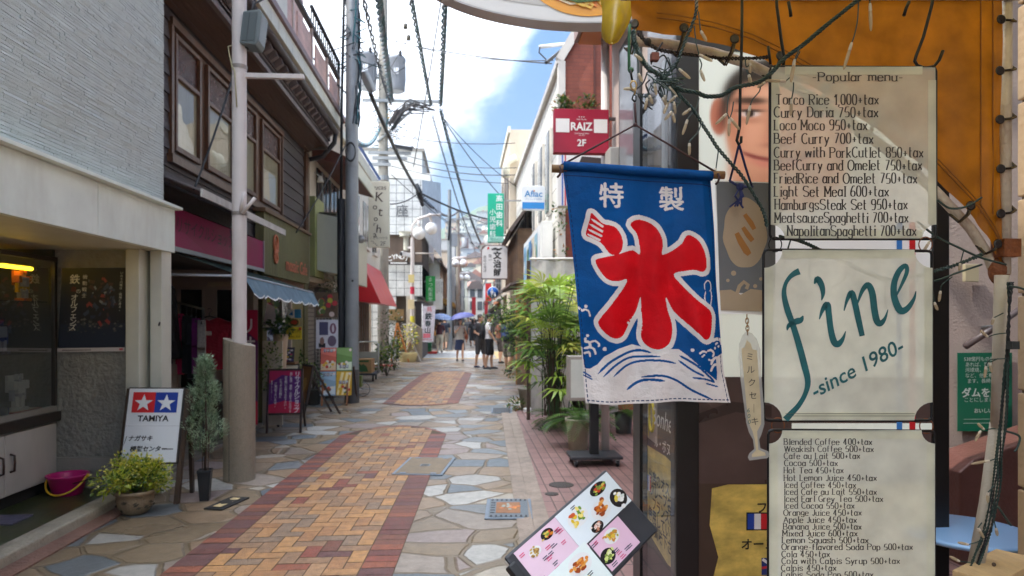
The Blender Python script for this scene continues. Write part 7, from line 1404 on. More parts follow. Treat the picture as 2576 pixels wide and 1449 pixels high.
# farther people
far = [(1189,872,'woman','black dress and white sleeves walking away in mid street',(36,34,38),'dress',(34,32,36),3.2),(1178,864,'man','grey shirt far behind the violet parasol',(120,124,130),'trousers',(60,62,72),.2),(1197,861,'woman','dark red blouse in the distant crowd',(110,50,56),'trousers',(40,42,52),3.0),(1205,856,'man','white shirt and dark trousers far down the street',(214,214,210),'trousers',(44,46,54),.1),(1184,853,'man','navy shirt far down the street',(50,60,90),'shorts',(150,140,120),3.1),(1171,853,'woman','pale yellow top by the distant left shops',(214,204,160),'skirt',(70,66,74),.3),(1212,864,'woman','blue top near the distant red banners',(90,120,160),'trousers',(50,50,56),2.9),(1193,848,'man','brown shirt at the far end of the crowd',(120,96,76),'trousers',(60,56,60),.0),(1202,846,'woman','black top at the far end of the crowd',(44,42,48),'trousers',(90,88,90),3.1)]
for k,(x,y,w_,ds,c1,bt,c2,rz) in enumerate(far): person(w_+' in '+ds,G(x,y),rz,1.58 if w_ == 'woman' else 1.7,cloth_mat('knit_%d' % k,*c1),.7,bt,cloth_mat('lower_%d' % k,*c2),((.18,.05),(-.16,.2)),swing,'long' if w_ == 'woman' else 'short',female=w_ == 'woman',vox=.022)
loc = tuple(at(840,1000,14.6));person('dark haired person in a blue patterned top behind the photo grid',(loc[0],loc[1],.0),1.2,1.5,mat('blue_print',S(66,90,140),.9,.6,22),.7,'trousers',cloth_mat('dark_denim',40,44,56),((.05,0),(-.05,0)),fold,'bun',female=True,vox=.014)
# ------------------------------------------------------------------ foreground right: the cafe with its awning
def FrC(x,y,d): return Fr(at(x,y,d),(CT,-ST,0),(0,0,1))       # an upright sheet square to the view, at depth d
class Sheet:
    def __init__(s,x,y,d): s.fr = FrC(x,y,d);s.x,s.y,s.k = x,y,d/1717.
    def q(s,x,y): return ((x-s.x)*s.k,(s.y-y)*s.k)
    def qs(s,pts): return [s.q(*p) for p in pts]
HAND = {}
for l_ in """a 4h4c 4g2h1h0f0d1c2c4d|b 0k0c 0g1h3h4f4d3c1c0d|c 4g3h1h0f0d1c3c4d|d 4k4c 4g3h1h0f0d1c3c4d|e 0f4f4g3h1h0g0d1c3c4d|f 3k2k1j1c 0h3h|g 4h4b3a1a0b 4g3h1h0f0e1d3d4e|h 0k0c 0g1h3h4g4c|i 1h1c 1j1k|k 0k0c 4h0e 1f4c|l 1k1c|m 0h0c 0g1h2h3g3c 3g4h5h6g6c|n 0h0c 0g1h3h4g4c|o 1c0d0g1h3h4g4d3c1c|p 0h0a 0g1h3h4f4d3c1c0d|q 4h4a 4g3h1h0f0d1c3c4d|r 0h0c 0f1h3h|s 4g3h1h0g1f3e4d3c1c0d|t 1k1d2c3c 0h3h|u 0h0d1c3c4d 4h4c|v 0h2c 2c4h|w 0h1c 1c3h 3h5c 5c6h|x 0h4c 4h0c|y 0h2c 4h1a0a|A 0c3k 3k6c 1f5f|B 0k0c 0k3k4j4h3g0g 3g5f5d4c0c|C 5j4k2k0i0e2c4c5d|D 0k0c 0k3k5i5e3c0c|E 0k0c 0k4k 0g3g 0c4c|F 0k0c 0k4k 0g3g|G 5j4k2k0i0e2c4c5d5f3f|H 0k0c 5k5c 0g5g|I 1k1c|J 3k3e2c1c0d|L 0k0c 0c4c|M 0k0c 0k3e 3e6k 6k6c|N 0k0c 0k5c 5k5c|O 2c0e0i2k4k6i6e4c2c|P 0k0c 0k3k5j5h3g0g|R 0k0c 0k3k5j5h3g0g 2g5c|S 5j4k1k0j0h5f5d4c1c0d|T 3k3c 0k6k|W 0k2c 2c4k 4k6c 6c8k|0 1c0e0i1k3k4i4e3c1c|1 0i2k 2k2c|4 3k0e 0e5e 3k3c|5 4k1k 1k0g3g4f4d3c0c|6 4k2k0g0d1c3c4d4f3g1g0f|7 0k4k 4k1c|8 1g0h0j1k3k4j4h3g1g0f0d1c3c4d4f3g|9 0c3c4f4j3k1k0j0h1g3g4h|+ 0f4f 2h2d|, 1c0a|- 0f3f""".split('|'):
    q = l_.split(' ');HAND[q[0]] = [[(int(s_[i]),ord(s_[i+1])-99) for i in range(0,len(s_),2)] for s_ in q[1:]]
def fit(mb,sh,t,x0,x1,y,cap,w,m,bold=1.):
    """a hand lettered line with serifs from x0 to x1, capital height cap (sheet units), drawn as brush strokes"""
    rr_ = random.Random(t);adv = [];x = 0
    for ch in t: adv.append(x);x += 4.2 if ch == ' ' else max(p[0] for s_ in HAND[ch] for p in s_)+2.1
    sx_ = (x1-x0)/(x-2.1);sy = cap/8;(u0,v0) = sh.q(x0,y+cap/2);k = 0
    for ch,a in zip(t,adv):
        jy = rr_.uniform(-.25,.25)
        for s_ in HAND.get(ch,[]):
            st = len(s_) == 2;vert = st and s_[0][0] == s_[1][0];P_ = s_
            if len(s_) > 2:
                Q = [s_[0]]+s_+[s_[-1]];P_ = []
                for i in range(1,len(Q)-2):
                    for j in range(3): q = j/3;P_.append(tuple(.5*(2*Q[i][c]+(-Q[i-1][c]+Q[i+1][c])*q+(2*Q[i-1][c]-5*Q[i][c]+4*Q[i+1][c]-Q[i+2][c])*q*q+(-Q[i-1][c]+3*Q[i][c]-3*Q[i+1][c]+Q[i+2][c])*q**3) for c in (0,1)))
                P_.append(s_[-1])
            S2 = []
            for i,(px_,py_) in enumerate(P_):
                a_,b_ = P_[max(i-1,0)],P_[min(i+1,len(P_)-1)];dx,dy = b_[0]-a_[0],b_[1]-a_[1];wt = (.62+.72*abs(dy)/max(.01,math.hypot(dx,dy)))*bold
                S2.append((u0+(a+px_)*sx_*sh.k,v0+(py_+jy)*sy*sh.k,wt*(sx_+sy)/2*sh.k))
            mb.stroke(sh.fr,S2,w+.00004*(k % 9),m);k += 1
            if vert and ch not in '+' and s_[0][1]-s_[1][1] > 1:
                for e in s_: cu,cv = u0+(a+e[0])*sx_*sh.k,v0+(e[1]+jy)*sy*sh.k;mb.rect(sh.fr,cu-1.25*sx_*sh.k,cv-.26*sy*sh.k,cu+1.25*sx_*sh.k,cv+.26*sy*sh.k,w+.00004*(k % 9),m);k += 1
wallg = mat('grey_pink_wall',S(190,178,172),.6,.06,3,.15,60,dirt=.15)
t = thing('cafe_building','cafe building with a beige block pier at the right edge behind the yellow awning','building',(1.9,2.4,0))
mb = MB();mb.box(1.95,8,-6,2.3,3.25,9,offw);mb.box(2.35,8,-6,2.0,0,3.25,mat('cafe_wall',S(150,130,110),.7,.1,3));part(mb,'wall',t)
pierm = mat('beige_block',S(176,150,118),.55,.1,5,.3,40,dirt=.2);px_ = at(2548,805,2.66).x
for k in range(9):
    mb = MB();z0 = CAMH+(805-1310)/1717*2.2+(k-1)*.372-.0;mb.box(px_,px_+.5,2.1,2.5,max(0.02,z0+.006),z0+.366,pierm);part(mb,'pier_block',t,bev=.006)
mb = MB();mb.box(px_+.012,px_+.49,2.11,2.49,0,3.25,C(110,92,70));part(mb,'pier_core',t)
# awning
canv = thin('awning_canvas',S(174,108,16),.5,0,.6,.6,.30,.02);canr = thin('awning_roof',S(226,206,140),.6,0,.6);canv_d = thin('awning_seam',S(150,92,14),.4,0,.6);rust_w = mat('rusty_white_tube',S(196,184,164),.5,.12,12,.3,60,dirt=.75,dirtcol=S(110,56,20))
t = thing('awning','yellow canvas awning laced with rope to a rusty white tube frame over the cafe','awning',tuple(at(2200,100,2.3)))
sh = Sheet(2200,300,2.3);curve = [(1588,92),(1700,104),(1800,124),(1890,152),(1960,186),(2050,236),(2150,302),(2260,384),(2360,470),(2455,570),(2500,640),(2520,690)]
NC = 60
def on_curve(f):
    g = f*(len(curve)-1);i = min(int(g),len(curve)-2);g -= i;return (curve[i][0]+(curve[i+1][0]-curve[i][0])*g,curve[i][1]+(curve[i+1][1]-curve[i][1])*g)
mb = MB();vs = []
for i in range(NC+1):
    x,y = on_curve(i/NC);y -= 16;
    for j in range(7): g = j/6;yy = y+(-14-y)*g;u,v = sh.q(x,yy);vs.append(sh.fr.p(u,v,.012*math.sin(i*.35+j)*(g*(1-g))*4+.006*math.sin(i*1.1)*(1-g)))
mb.add(vs,[(i*7+j,(i+1)*7+j,(i+1)*7+j+1,i*7+j+1) for i in range(NC) for j in range(6)],canv,True);part(mb,'side_panel',t)
mb = MB();P = [sh.fr.p(*sh.q(x,y-50),.012) for x,y in [on_curve(k/40) for k in range(2,39)]];mb.tube(P,.0025,canv_d,5);P2 = [sh.fr.p(*sh.q(x,y-62),.012) for x,y in [on_curve(k/40) for k in range(2,39)]];mb.tube(P2,.002,canv_d,5)
for x in (2462,2492): mb.tube([sh.fr.p(*sh.q(x,y),.010) for y in range(0,600,60)],.0025,canv_d,5)
part(mb,'seam',t)
mb = MB();mb.tube([sh.fr.p(*sh.q(*on_curve(k/50)),-.03) for k in range(51)],.017,rust_w,12);part(mb,'curved_tube',t)
mb = MB();mb.tube([sh.fr.p(*sh.q(2536,-60),-.01),sh.fr.p(*sh.q(2532,690),-.01)],.019,rust_w,12);part(mb,'wall_tube',t)
mb = MB();mb.tube([sh.fr.p(*sh.q(1560,-4),.01),sh.fr.p(*sh.q(2560,-4),.01)],.012,rust_w,12);part(mb,'top_tube',t)
mb = MB();rustm = mat('rust_joint',S(120,66,30),.7,.3,20,.6,60);mb.ball(sh.fr.p(*sh.q(2524,680),-.02),(.035,.03,.05),rustm);mb.box(*[c for k in range(3) for c in (sh.fr.p(*sh.q(2530,625),0)[k]-.03,sh.fr.p(*sh.q(2530,625),0)[k]+.03)],rustm);part(mb,'joint',t)
rope = mat('lacing_rope',S(92,76,46),.9,.25,60);ropeb = mat('dark_rope',S(44,34,28),.9,.2,40);eyem = mat('eyelet_dark',S(60,56,56),.3,.2,30,metal=.6)
eyes = [(1593,66,1575,112),(1717,76,1690,118),(1843,104,1812,140),(1958,146,1925,180),(2070,226,2040,250),(2190,310,2160,330),(2310,405,2280,425),(2432,520,2400,535),(2500,615,2470,615),(2508,55,2545,30),(2505,183,2545,150),(2505,305,2545,270),(2507,428,2545,395),(2507,540,2545,505)]
for x,y,rx,ry in eyes:
    c_ = sh.fr.p(*sh.q(x,y),.016);mb = MB();mb.lathe([(.006,0),(.014,.001),(.016,.004),(.012,.007),(.006,.005)],tuple(c_),eyem,18,tuple(sh.fr.n));mb.lathe([(.006,.001),(.0001,.0012)],tuple(c_),C(210,210,205),12,tuple(sh.fr.n));part(mb,'eyelet',t)
    e = sh.fr.p(*sh.q(rx,ry),-.03);e2 = sh.fr.p(*sh.q(rx+(10 if x < 2500 else 6),ry+24),.0);mb = MB()
    for q in (0,.007): mb.tube([c_+Vector((q,0,0)),c_.lerp(e2,.5)+Vector((q,-.012,-.004)),e2+Vector((q,0,0)),e+Vector((q,0,0))],.0036,rope if q else ropeb,6)
    part(mb,'lacing',t)
can2 = thin('awning_lit_through',S(192,160,36),.4,0,.25,.5,.3)  # corner canvas coloured brighter, for daylight shining through it
mb = MB();prof = []                                        # thick rolled front corner of the canvas
blob = [((1512,1602),-30,2.42),((1511,1598),0,2.42),((1512,1590),30,2.41),((1513,1582),58,2.40),((1514,1573),80,2.40),((1516,1564),95,2.40),((1522,1554),105,2.40),((1532,1542),109,2.40)]
n = 16;vs = []
for (xa_,xb_),y,d in blob:
    for k in range(n):
        a = 6.283*k/n;x = (xa_+xb_)/2+(xb_-xa_)/2*math.cos(a)*(1+.08*math.sin(3*a+y*.05));vs.append(at(x,y+3*math.sin(2*a),d+.09*math.sin(a)))
mb.add(vs,[(i*n+k,(i+1)*n+k,(i+1)*n+(k+1) % n,i*n+(k+1) % n) for i in range(len(blob)-1) for k in range(n)],can2,True);part(mb,'rolled_corner',t)
mb = MB();f0 = at(1590,-12,2.3);w0 = at(2540,-12,2.3);ang = 1.0
mb.add([f0,(f0.x-.05,.9,f0.z-.02),(w0.x,.9,w0.z+.5),(w0.x,w0.y,w0.z+.5),w0],[(0,1,2,3,4)],canr);part(mb,'canopy',t)  # unseen awning roof, made short and pale to let light onto the menus
# big oval noodle sign
t = thing('oval_sign','large white oval signboard with orange noodle picture hanging above the street','sign',tuple(at(1480,-130,3.2)));so = Sheet(1480,-132,3.2);rx,ry = 473*so.k,190*so.k
mb = MB();mb.prism(so.fr,[(rx*math.cos(6.283*k/90),ry*math.sin(6.283*k/90)) for k in range(90)],-.10,0,mat('oval_case',S(206,202,204),.3,.04));part(mb,'case',t)
mb = MB();mb.ell(so.fr,0,0,rx*.985,ry*.985,.002,mat('plate_white',S(226,222,218),.3,.03),90);mb.ell(so.fr,0,0,rx*.93,ry*.80,.004,mat('plate_grey',S(196,190,184),.3,.05),90);mb.ell(so.fr,.0,0,rx*.40,ry*.975-.02,.006,C(236,160,40,.3),60);rr = random.Random(9)
for k in range(26):
    a = rr.uniform(-2.7,-.4);r1 = rr.uniform(.1,.34);c_ = (rx*r1*math.cos(a),ry*rr.uniform(.6,.88)*math.sin(a));mb.stroke(so.fr,[(c_[0]+.05*math.cos(a+2+q*.4)*q,c_[1]+.02*math.sin(a+q*.8)*q,.012) for q in range(5)],.008+k*.0003,C(*rr.choice([(240,190,70),(232,130,40),(246,210,110),(214,90,40),(250,230,190)]),.3))
mb.stroke(so.fr,[(-.14,-ry*.66,.02),(-.05,-ry*.72,.025),(.05,-ry*.70,.02),(.12,-ry*.62,.015)],.018,C(70,96,40));mb.ell(so.fr,.17,-ry*.7,.07,.06,.019,C(226,90,50,.3));part(mb,'picture',t)
# ------------------------------------------------------------------ display case behind the menus
YD = 3.0;XD0 = onY(1700,805,YD).x;XD1 = onY(2385,805,YD).x;ztp = onY(1760,128,YD).z
blkf = mat('black_frame',S(22,20,20),.35,.1,6)
t = thing('display_case','black framed street display with printed food and portrait panels beside the cafe','display panel',((XD0+XD1)/2,YD+.3,0))
def PY(x,y): q = onY(x,y,YD);return (q.x,q.z)
f0 = FrY(0,YD,0)
mb = MB();mb.box(XD0,PY(1757,800)[0],YD-.01,YD+.08,0,ztp,blkf);part(mb,'frame_post',t,bev=.004);mb = MB();mb.box(PY(2342,800)[0],XD1,YD-.01,YD+.08,0,ztp,blkf);part(mb,'frame_post',t,bev=.004)
mb = MB();mb.box(XD0,XD1,YD-.008,YD+.07,ztp,ztp+.07,blkf);mb.box(XD0+.06,XD1-.02,YD+.07,YD+.66,.05,ztp-.01,C(60,56,52));part(mb,'body',t)
def em(n,r,g,b,e=.35): return mat('backlit_'+n,S(r,g,b),.25,.03,3,emit=e*.4)
x0,x1 = PY(1757,800)[0],PY(2342,800)[0]
pane = lambda pts,m,w: mb.poly(f0,[PY(*p) for p in pts],w,m)
mb = MB();bgc = em('white',224,228,216);mb.box(x0,x1,YD,YD+.06,.06,ztp,bgc)
def oval(cx,cy,rx,ry,m,w,n=40,a0=0,a1=6.2832): pane([(cx+rx*math.cos(a0+(a1-a0)*k/n),cy+ry*math.sin(a0+(a1-a0)*k/n)) for k in range(n)],m,w)
NPX,NPY = 150,190
gx_,gy_ = np.meshgrid(np.linspace(1757,2342,NPX),np.linspace(132,790,NPY));xx = (gx_[1:,1:]+gx_[:-1,:-1])/2;yy = (gy_[1:,1:]+gy_[:-1,:-1])/2
img = np.ones(xx.shape+(3,))*np.array((222,226,214.));
def blend(mask,c_):
    global img
    img = img*(1-mask[...,None])+np.array(c_,float)*mask[...,None]
sg = lambda v,w_: 1/(1+np.exp(np.clip(v/w_,-40,40)))
def el(cx0,cy0,rx0,ry0,soft,p=2): return sg((np.abs((xx-cx0)/rx0)**p+np.abs((yy-cy0)/ry0)**p)**(1/p)-1,soft)
def gau(cx0,cy0,rx0,ry0): return np.exp(-((xx-cx0)/rx0)**2-((yy-cy0)/ry0)**2)
blend(sg(452+70*np.clip(1-np.abs(xx-1980)/230,0,1)**2*0+.0008*(xx-1980)**2*0-yy+np.clip(np.abs(xx-1980)-110,0,400)*-.25+20,4)*(np.abs(xx-1980) < 420),(228,228,226))
blend(el(1980,430,148,96,.04),(206,150,120));blend(el(1980,470,120,40,.1)*.5,(180,122,96))
blend(el(1809,292,23,47,.06),(184,112,88));blend(el(1812,296,11,30,.2)*.8,(150,80,64));blend(el(1980,268,164,122,.03,2.4),(34,27,25))
face = el(1982,322,156,150,.025,2.3)*sg(208-yy,5)+0;blend(np.clip(face,0,1),(214,154,122))
blend(face*gau(1880,330,50,50)*.55,(236,172,140));blend(face*gau(1985,235,110,26)*.5,(234,184,152));blend(face*gau(1846,300,26,90)*.6,(176,108,82));blend(face*gau(1990,452,110,26)*.6,(176,116,90));blend(face*gau(2130,330,30,90)*.6,(170,108,84))
for ex in (1886,2060):
    blend(el(ex,254,36,8,.25)*.92,(44,32,28));blend(gau(ex,276,40,18)*.45,(150,92,72));blend(el(ex,287,25,8,.15),(226,206,196));blend(el(ex,286,10,8.5,.15),(38,26,24));blend(el(ex,279,27,3.2,.3)*.9,(36,26,24));blend(gau(ex,304,30,8)*.4,(164,102,80))
blend(gau(1940,318,14,42)*.55,(168,104,80));blend(gau(1962,318,10,42)*.5,(240,190,160));blend(el(1962,350,34,16,.3)*.6,(196,124,98));blend(gau(1962,366,36,7)*.7,(140,80,64))
cv = 386+18*(1-((xx-1962)/90)**2);blend(sg(np.abs(yy-cv)-4.5,1.6)*sg(np.abs(xx-1962)-92,6),(130,60,56));blend(sg(np.abs(yy-cv-12)-9,3)*sg(np.abs(xx-1962)-70,14)*.7,(206,120,106))
img = np.clip(img,0,255)/255;img = np.where(img <= .04045,img/12.92,((img+.055)/1.055)**2.4)
pv = [PY(a,b) for a,b in zip(gx_.ravel(),gy_.ravel())];pm = bpy.data.materials.new('portrait_print');pm.use_nodes = True;tt_ = pm.node_tree;at_ = node(tt_,'ShaderNodeVertexColor');at_.layer_name = 'print';tt_.links.new(at_.outputs[0],tt_.nodes['Principled BSDF'].inputs['Base Color']);tt_.links.new(at_.outputs[0],tt_.nodes['Principled BSDF'].inputs['Emission Color']);tt_.nodes['Principled BSDF'].inputs['Emission Strength'].default_value = .1;tt_.nodes['Principled BSDF'].inputs['Roughness'].default_value = .3
pme = bpy.data.meshes.new('portrait');ix = np.arange(NPX*NPY).reshape(NPY,NPX);pf = np.stack([ix[1:,:-1],ix[1:,1:],ix[:-1,1:],ix[:-1,:-1]],-1).reshape(-1,4);pme.from_pydata([tuple(f0.p(u,v,.0015)-t.location) for u,v in pv],[],pf.tolist());pme.materials.append(pm)
ca = pme.color_attributes.new('print','FLOAT_COLOR','CORNER');ca.data.foreach_set('color',np.repeat(np.concatenate([img.reshape(-1,3),np.ones((len(pf),1))],1),4,0).ravel().astype(np.float32));po = bpy.data.objects.new('portrait',pme);COL.objects.link(po);po.parent = t
pane([(1757,948),(2342,948),(2342,1216),(1757,1216)],mat('print_brown',S(88,70,66),.3,.2,4),.003);pane([(1757,1040),(1840,1010),(1940,1020),(1940,1050),(1850,1036),(1757,1064)],mat('print_dark_brown',S(62,48,46),.3,.2,4),.004);pane([(1990,1064),(2342,1064),(2342,1080),(1990,1080)],bgc,.006)
pane([(1757,1216),(2342,1216),(2342,1640),(1757,1640)],mat('print_umber',S(70,54,44),.3,.3,3),.003)
parch = mat('parchment',S(214,186,96),.35,.42,6,st=(1,1,2),dirt=.5,dirtcol=S(120,90,30));pane([(1790,1228),(1830,1218),(2342,1216),(2342,1640),(1800,1640),(1812,1560),(1786,1480),(1806,1400),(1784,1320)],parch,.005)
def fl(xa_,xb_,ya_,yb_,cols,w=.007):
    for k,c_ in enumerate(cols): pane([(xa_+(xb_-xa_)*k/len(cols),ya_),(xa_+(xb_-xa_)*(k+1)/len(cols),ya_),(xa_+(xb_-xa_)*(k+1)/len(cols),yb_),(xa_+(xb_-xa_)*k/len(cols),yb_)],C(*c_,.3),w)
pane([(1876,1288),(1932,1288),(1932,1333),(1876,1333)],C(20,20,20),.006);fl(1879,1929,1291,1330,[(30,70,170),(236,236,236),(206,34,44)])
pane([(1914,1402),(1960,1402),(1960,1445),(1914,1445)],C(26,50,120,.3),.007);pane([(1918,1402),(1960,1432),(1960,1440),(1914,1408)],C(230,230,230),.008);pane([(1914,1424),(1960,1416),(1960,1422),(1914,1430)],C(206,40,50),.009)
inkp = C(40,34,22)
for s_,x,y in (('フランス',1960,1275),('オーストラリア',1966,1366)): u,v = PY(x,y);mb.text(f0,s_,u,v,.055,.008,inkp,bold=.02)
for xs_ in ((2253,2267,(60,130,205)),(2285,2300,(214,40,46))): pane([(xs_[0],560),(xs_[1],560),(xs_[1],1080),(xs_[0],1080)],C(*xs_[2],.3),.007)
part(mb,'printed_front',t)
# street side of the case
fx = FrX(XD0,YD,0,-1)
def PX(x,y): q = onX(x,y,XD0);return (-(q.y-YD),q.z)
px2 = lambda pts,m,w: mb.poly(fx,[PX(*p) for p in pts],w,m)
mb = MB();a,b = PX(1615,900)[0],PX(1598,900)[0];mb.fbox(fx,b,0,a,ztp,-.05,.012,blkf);mb.fbox(fx,a,0,-.0,ztp,-.05,-.03,C(74,66,62));part(mb,'side_frame',t)
mb = MB();px2([(1616,1120),(1660,1148),(1696,1186),(1696,1449),(1665,1420),(1616,1335)],parch,-.028);part(mb,'side_print',t);mb = MB();px2([(1616,415),(1697,415),(1697,60),(1616,60)],mat('print_grey',S(150,144,140),.2,.2,3),-.028);part(mb,'grey_panel',t);mb = MB();px2([(1616,1000),(1640,1000),(1640,1120),(1616,1100)],mat('print_pale',S(150,140,138),.3,.1),-.028)
yl2 = C(214,190,40);u,v = PX(1628,1048);mb.tube([fx.p(u+.045*math.cos(q),v+.075*math.sin(q),-.024) for q in [6.283*k/24 for k in range(25)]],.008,yl2,6,False)
for k in range(8): uu,vv = PX(1619,1025+k*7);mb.leaf(fx.p(uu,vv,-.024),(0,-.4,-1),(1,0,0),.06,.02,yl2,0)
wt3 = C(226,222,214);u,v = PX(1665,1060);mb.text(fx,'Bonheur',u-.01,v,.13,-.022,wt3,shear=.25);u,v = PX(1665,1128);mb.text(fx,'ル・ボヌール',u,v,.07,-.022,wt3)
for k in range(5):
    u,v = PX(1655,1222+k*34);mb.text(fx,['当店のオススメ','クレープ各種','フランス産','使用しています','ご賞味下さい'][k],u,v,.075,-.024,inkp,bold=.02)
u,v = PX(1622,1215);fl2 = [(30,70,170),(236,236,236),(206,34,44)]
for k in range(3): mb.rect(fx,u-.03+k*.022,v-.04,u-.008+k*.022,v+.04,-.022,C(*fl2[k],.3))
part(mb,'side_lettering',t)
mb = MB();mb.poly(fx,[(a+.002,.1),(-.005,.1),(-.005,ztp-.02),(a+.002,ztp-.02)],.004,glass('case_glass',(.9,.9,.92),.01,.03,.22));part(mb,'side_pane',t)
mb = MB();q = PX(1668,300);alum = mat('aluminium',S(176,178,180),.3,.08,5,metal=.5);mb.fbox(fx,PX(1683,300)[0],1.2,PX(1675,300)[0],ztp,.006,.02,alum);part(mb,'rail',t)
# ------------------------------------------------------------------ behind the right edge: passage wall, poster, hand rail, steps
fw = FrY(0,4.49,0)
def sheetY(name,x0,y0,x1,y1,Y,m,dep=.006):
    a,b = onY(x0,y1,Y),onY(x1,y0,Y);f = FrY((a.x+b.x)/2,Y,(a.z+b.z)/2);return f,(b.x-a.x)/2,(b.z-a.z)/2
f,hx,hy = sheetY('',2409,887,2546,1085,4.48,None);mb = MB();mb.fbox(f,-hx,-hy,hx,hy,-.004,.0,mat('green_print',S(20,112,84),.4,.06));wq = C(206,222,214)
for k,s_ in enumerate(('538億円もの費用が','あれば、環境にも','河環境、地域振興','など、他に有効な','ます、長崎県は')): mb.text(f,s_,-hx*.05,hy*(.84-.14*k),.034,.002,wq,'C')
mb.text(f,'ダムを造る',0,-hy*.02,.07,.002,wq,bold=.025);mb.text(f,'ことにしました。',-hx*.1,-hy*.2,.036,.002,wq);mb.text(f,'おいしい水を',.02,-hy*.48,.034,.002,wq,bold=.02);mb.rect(f,-hx*.8,-hy*.7,hx*.7,-hy*.69,.002,wq);mb.rect(f,-hx*.8,-hy*.8,hx*.5,-hy*.79,.002,wq)
mb.build('poster',loc=tuple(f.o),label='dark green poster with white Japanese text on the passage wall',cat='poster')
a,b = onY(2428,872,4.35),onY(2510,818,4.35);mb = MB();mb.tube([a,b,b+Vector((.5,0,.35))],.022,mat('dark_rail',S(96,84,84),.35,.1,6),12);mb.tube([b,b+Vector((0,.14,-.02))],.012,steel,8);mb.build('hand_rail',loc=tuple(a),label='short sloping dark metal hand rail above the green poster',cat='hand rail')
f,hx,hy = sheetY('',2425,680,2450,695,4.47,None);mb = MB();mb.fbox(f,-.05,-.06,.05,.06,0,.03,C(196,184,150));mb.build('switch_box',loc=tuple(f.o),bev=.004,label='small cream switch box on the passage wall under the awning',cat='switch')
stp = mat('brown_stair_tile',S(112,74,66),.35,.15,5,.2,40);a = onY(2400,1222,4.1);mb = MB();mb.prism(FrY(a.x,4.05,.0),[(0,0.0),(1.6,0.0),(1.6,1.15),(0.1,.68),(0,.6)],-.3,0,stp);mb.build('stair_parapet',loc=(a.x,4.1,0),bev=.01,label='low brown tiled stair parapet beneath the green poster',cat='parapet')
o = at(2470,1400,3.0);t = thing('plastic_table','round pale blue plastic table top seen low at the right edge','table',(o.x,o.y,0));bl2 = mat('pale_blue_plastic',S(132,168,206),.35,.06,3);zt = at(2440,1352,3.0).z;mb = MB();mb.lathe([(.0001,-.02),(.26,-.02),(.275,-.01),(.275,.0),(.25,.004),(.0001,.004)],(o.x,o.y+.1,zt),bl2,40);part(mb,'table_top',t)
for k in range(3):
    mb = MB();a = k*2.1+.5;mb.tube([(o.x+.12*math.cos(a),o.y+.1+.12*math.sin(a),zt-.02),(o.x+.24*math.cos(a),o.y+.1+.24*math.sin(a),0)],.02,bl2,8);part(mb,'leg',t)
mb = MB();wd = mat('pale_plank',S(186,156,112),.6,.15,8,.3,40,st=(4,1,1));a,b = at(2452,1462,2.0),at(2560,1404,2.2);mb.bar(a,b,.12,.03,wd);mb.ball(at(2500,1420,2.03),.006,C(60,44,30));mb.build('plank',loc=tuple(a),bev=.003,label='pale wooden plank end at the bottom right corner under the wired post',cat='plank')
# ------------------------------------------------------------------ hanging menus
vinyl = thin('menu_vinyl',S(236,237,220),.42,.17,.25);vinyl_h = thin('menu_vinyl_hem',S(226,226,206),.42,.08,.25);wire = mat('black_wire',S(26,25,25),.4,.1,20,metal=.4);inkm = mat('menu_ink',S(52,50,46),.5,.75,45);inkg = mat('green_ink',S(14,88,92),.5,.22,30)
vinyl_c = thin('menu_vinyl_clear',S(236,237,220),.42,.36,.25)
def menu(label,fx0,fy0,fx1,fy1,d,notch,hem,sheet=None):
    """wire frame fx0..fy1 with a vinyl sheet stretched on it; notch: radius of the round corner cut-outs"""
    t = thing('hanging_menu',label,'menu sign',tuple(at((fx0+fx1)/2,fy0,d)));s = Sheet((fx0+fx1)/2,(fy0+fy1)/2,d);q = 12
    loop = [(fx0+q,fy0),(fx1-q,fy0+3),(fx1-3,fy0+5),(fx1,fy0+q),(fx1,fy1-q),(fx1-3,fy1-3),(fx1-q,fy1),(fx0+q,fy1),(fx0+3,fy1-3),(fx0,fy1-q),(fx0,fy0+q),(fx0+3,fy0+3),(fx0+q,fy0)]
    mb = MB();mb.tube([s.fr.p(*s.q(*p),-.004) for p in loop],.0042,wire,8,False);part(mb,'wire_frame',t)
    def corner(cx,cy,a0): return [(cx+notch*math.cos(a0+R(90)*k/6),cy+notch*math.sin(a0+R(90)*k/6)) for k in range(7)]
    i = 3;pts = ([(fx0+i,fy0+i),(fx1-i,fy0+i)] if not hem[0] else corner(fx0,fy0,0)[::-1]+corner(fx1,fy0,R(90))[::-1])
    pts += ([(fx1-i,fy1-i),(fx0+i,fy1-i)] if not hem[1] else corner(fx1,fy1,R(180))[::-1]+corner(fx0,fy1,R(270))[::-1])
    mb = MB();mb.poly(s.fr,s.qs(pts),0,sheet or vinyl);part(mb,'sheet',t)
    mb = MB();e = 22
    for (a,b,c_,dd) in ((fx0+2,fy0+notch,fx0+e,fy1-notch),(fx1-e,fy0+notch,fx1-2,fy1-notch),(fx0+notch,fy0+2,fx1-notch,fy0+e),(fx0+notch,fy1-e,fx1-notch,fy1-2)): mb.poly(s.fr,s.qs([(a,b),(c_,b),(c_,dd),(a,dd)]),.0012,vinyl_h)
    part(mb,'hem',t)
    return t,s
t,s = menu('hanging cream menu sheet headed Popular menu, topmost of the three under the awning',1938,166,2356,601,1.95,36,(0,1),vinyl_c)
mb = MB();Z6 = lambda zx,zy: (1905+.4398*zx,.4398*zy)
fit(mb,s,'-Popular menu-',*[Z6(v,0)[0] for v in (315,828)],Z6(0,440)[1],21,.002,inkm);part(mb,'heading',t);mb = MB()
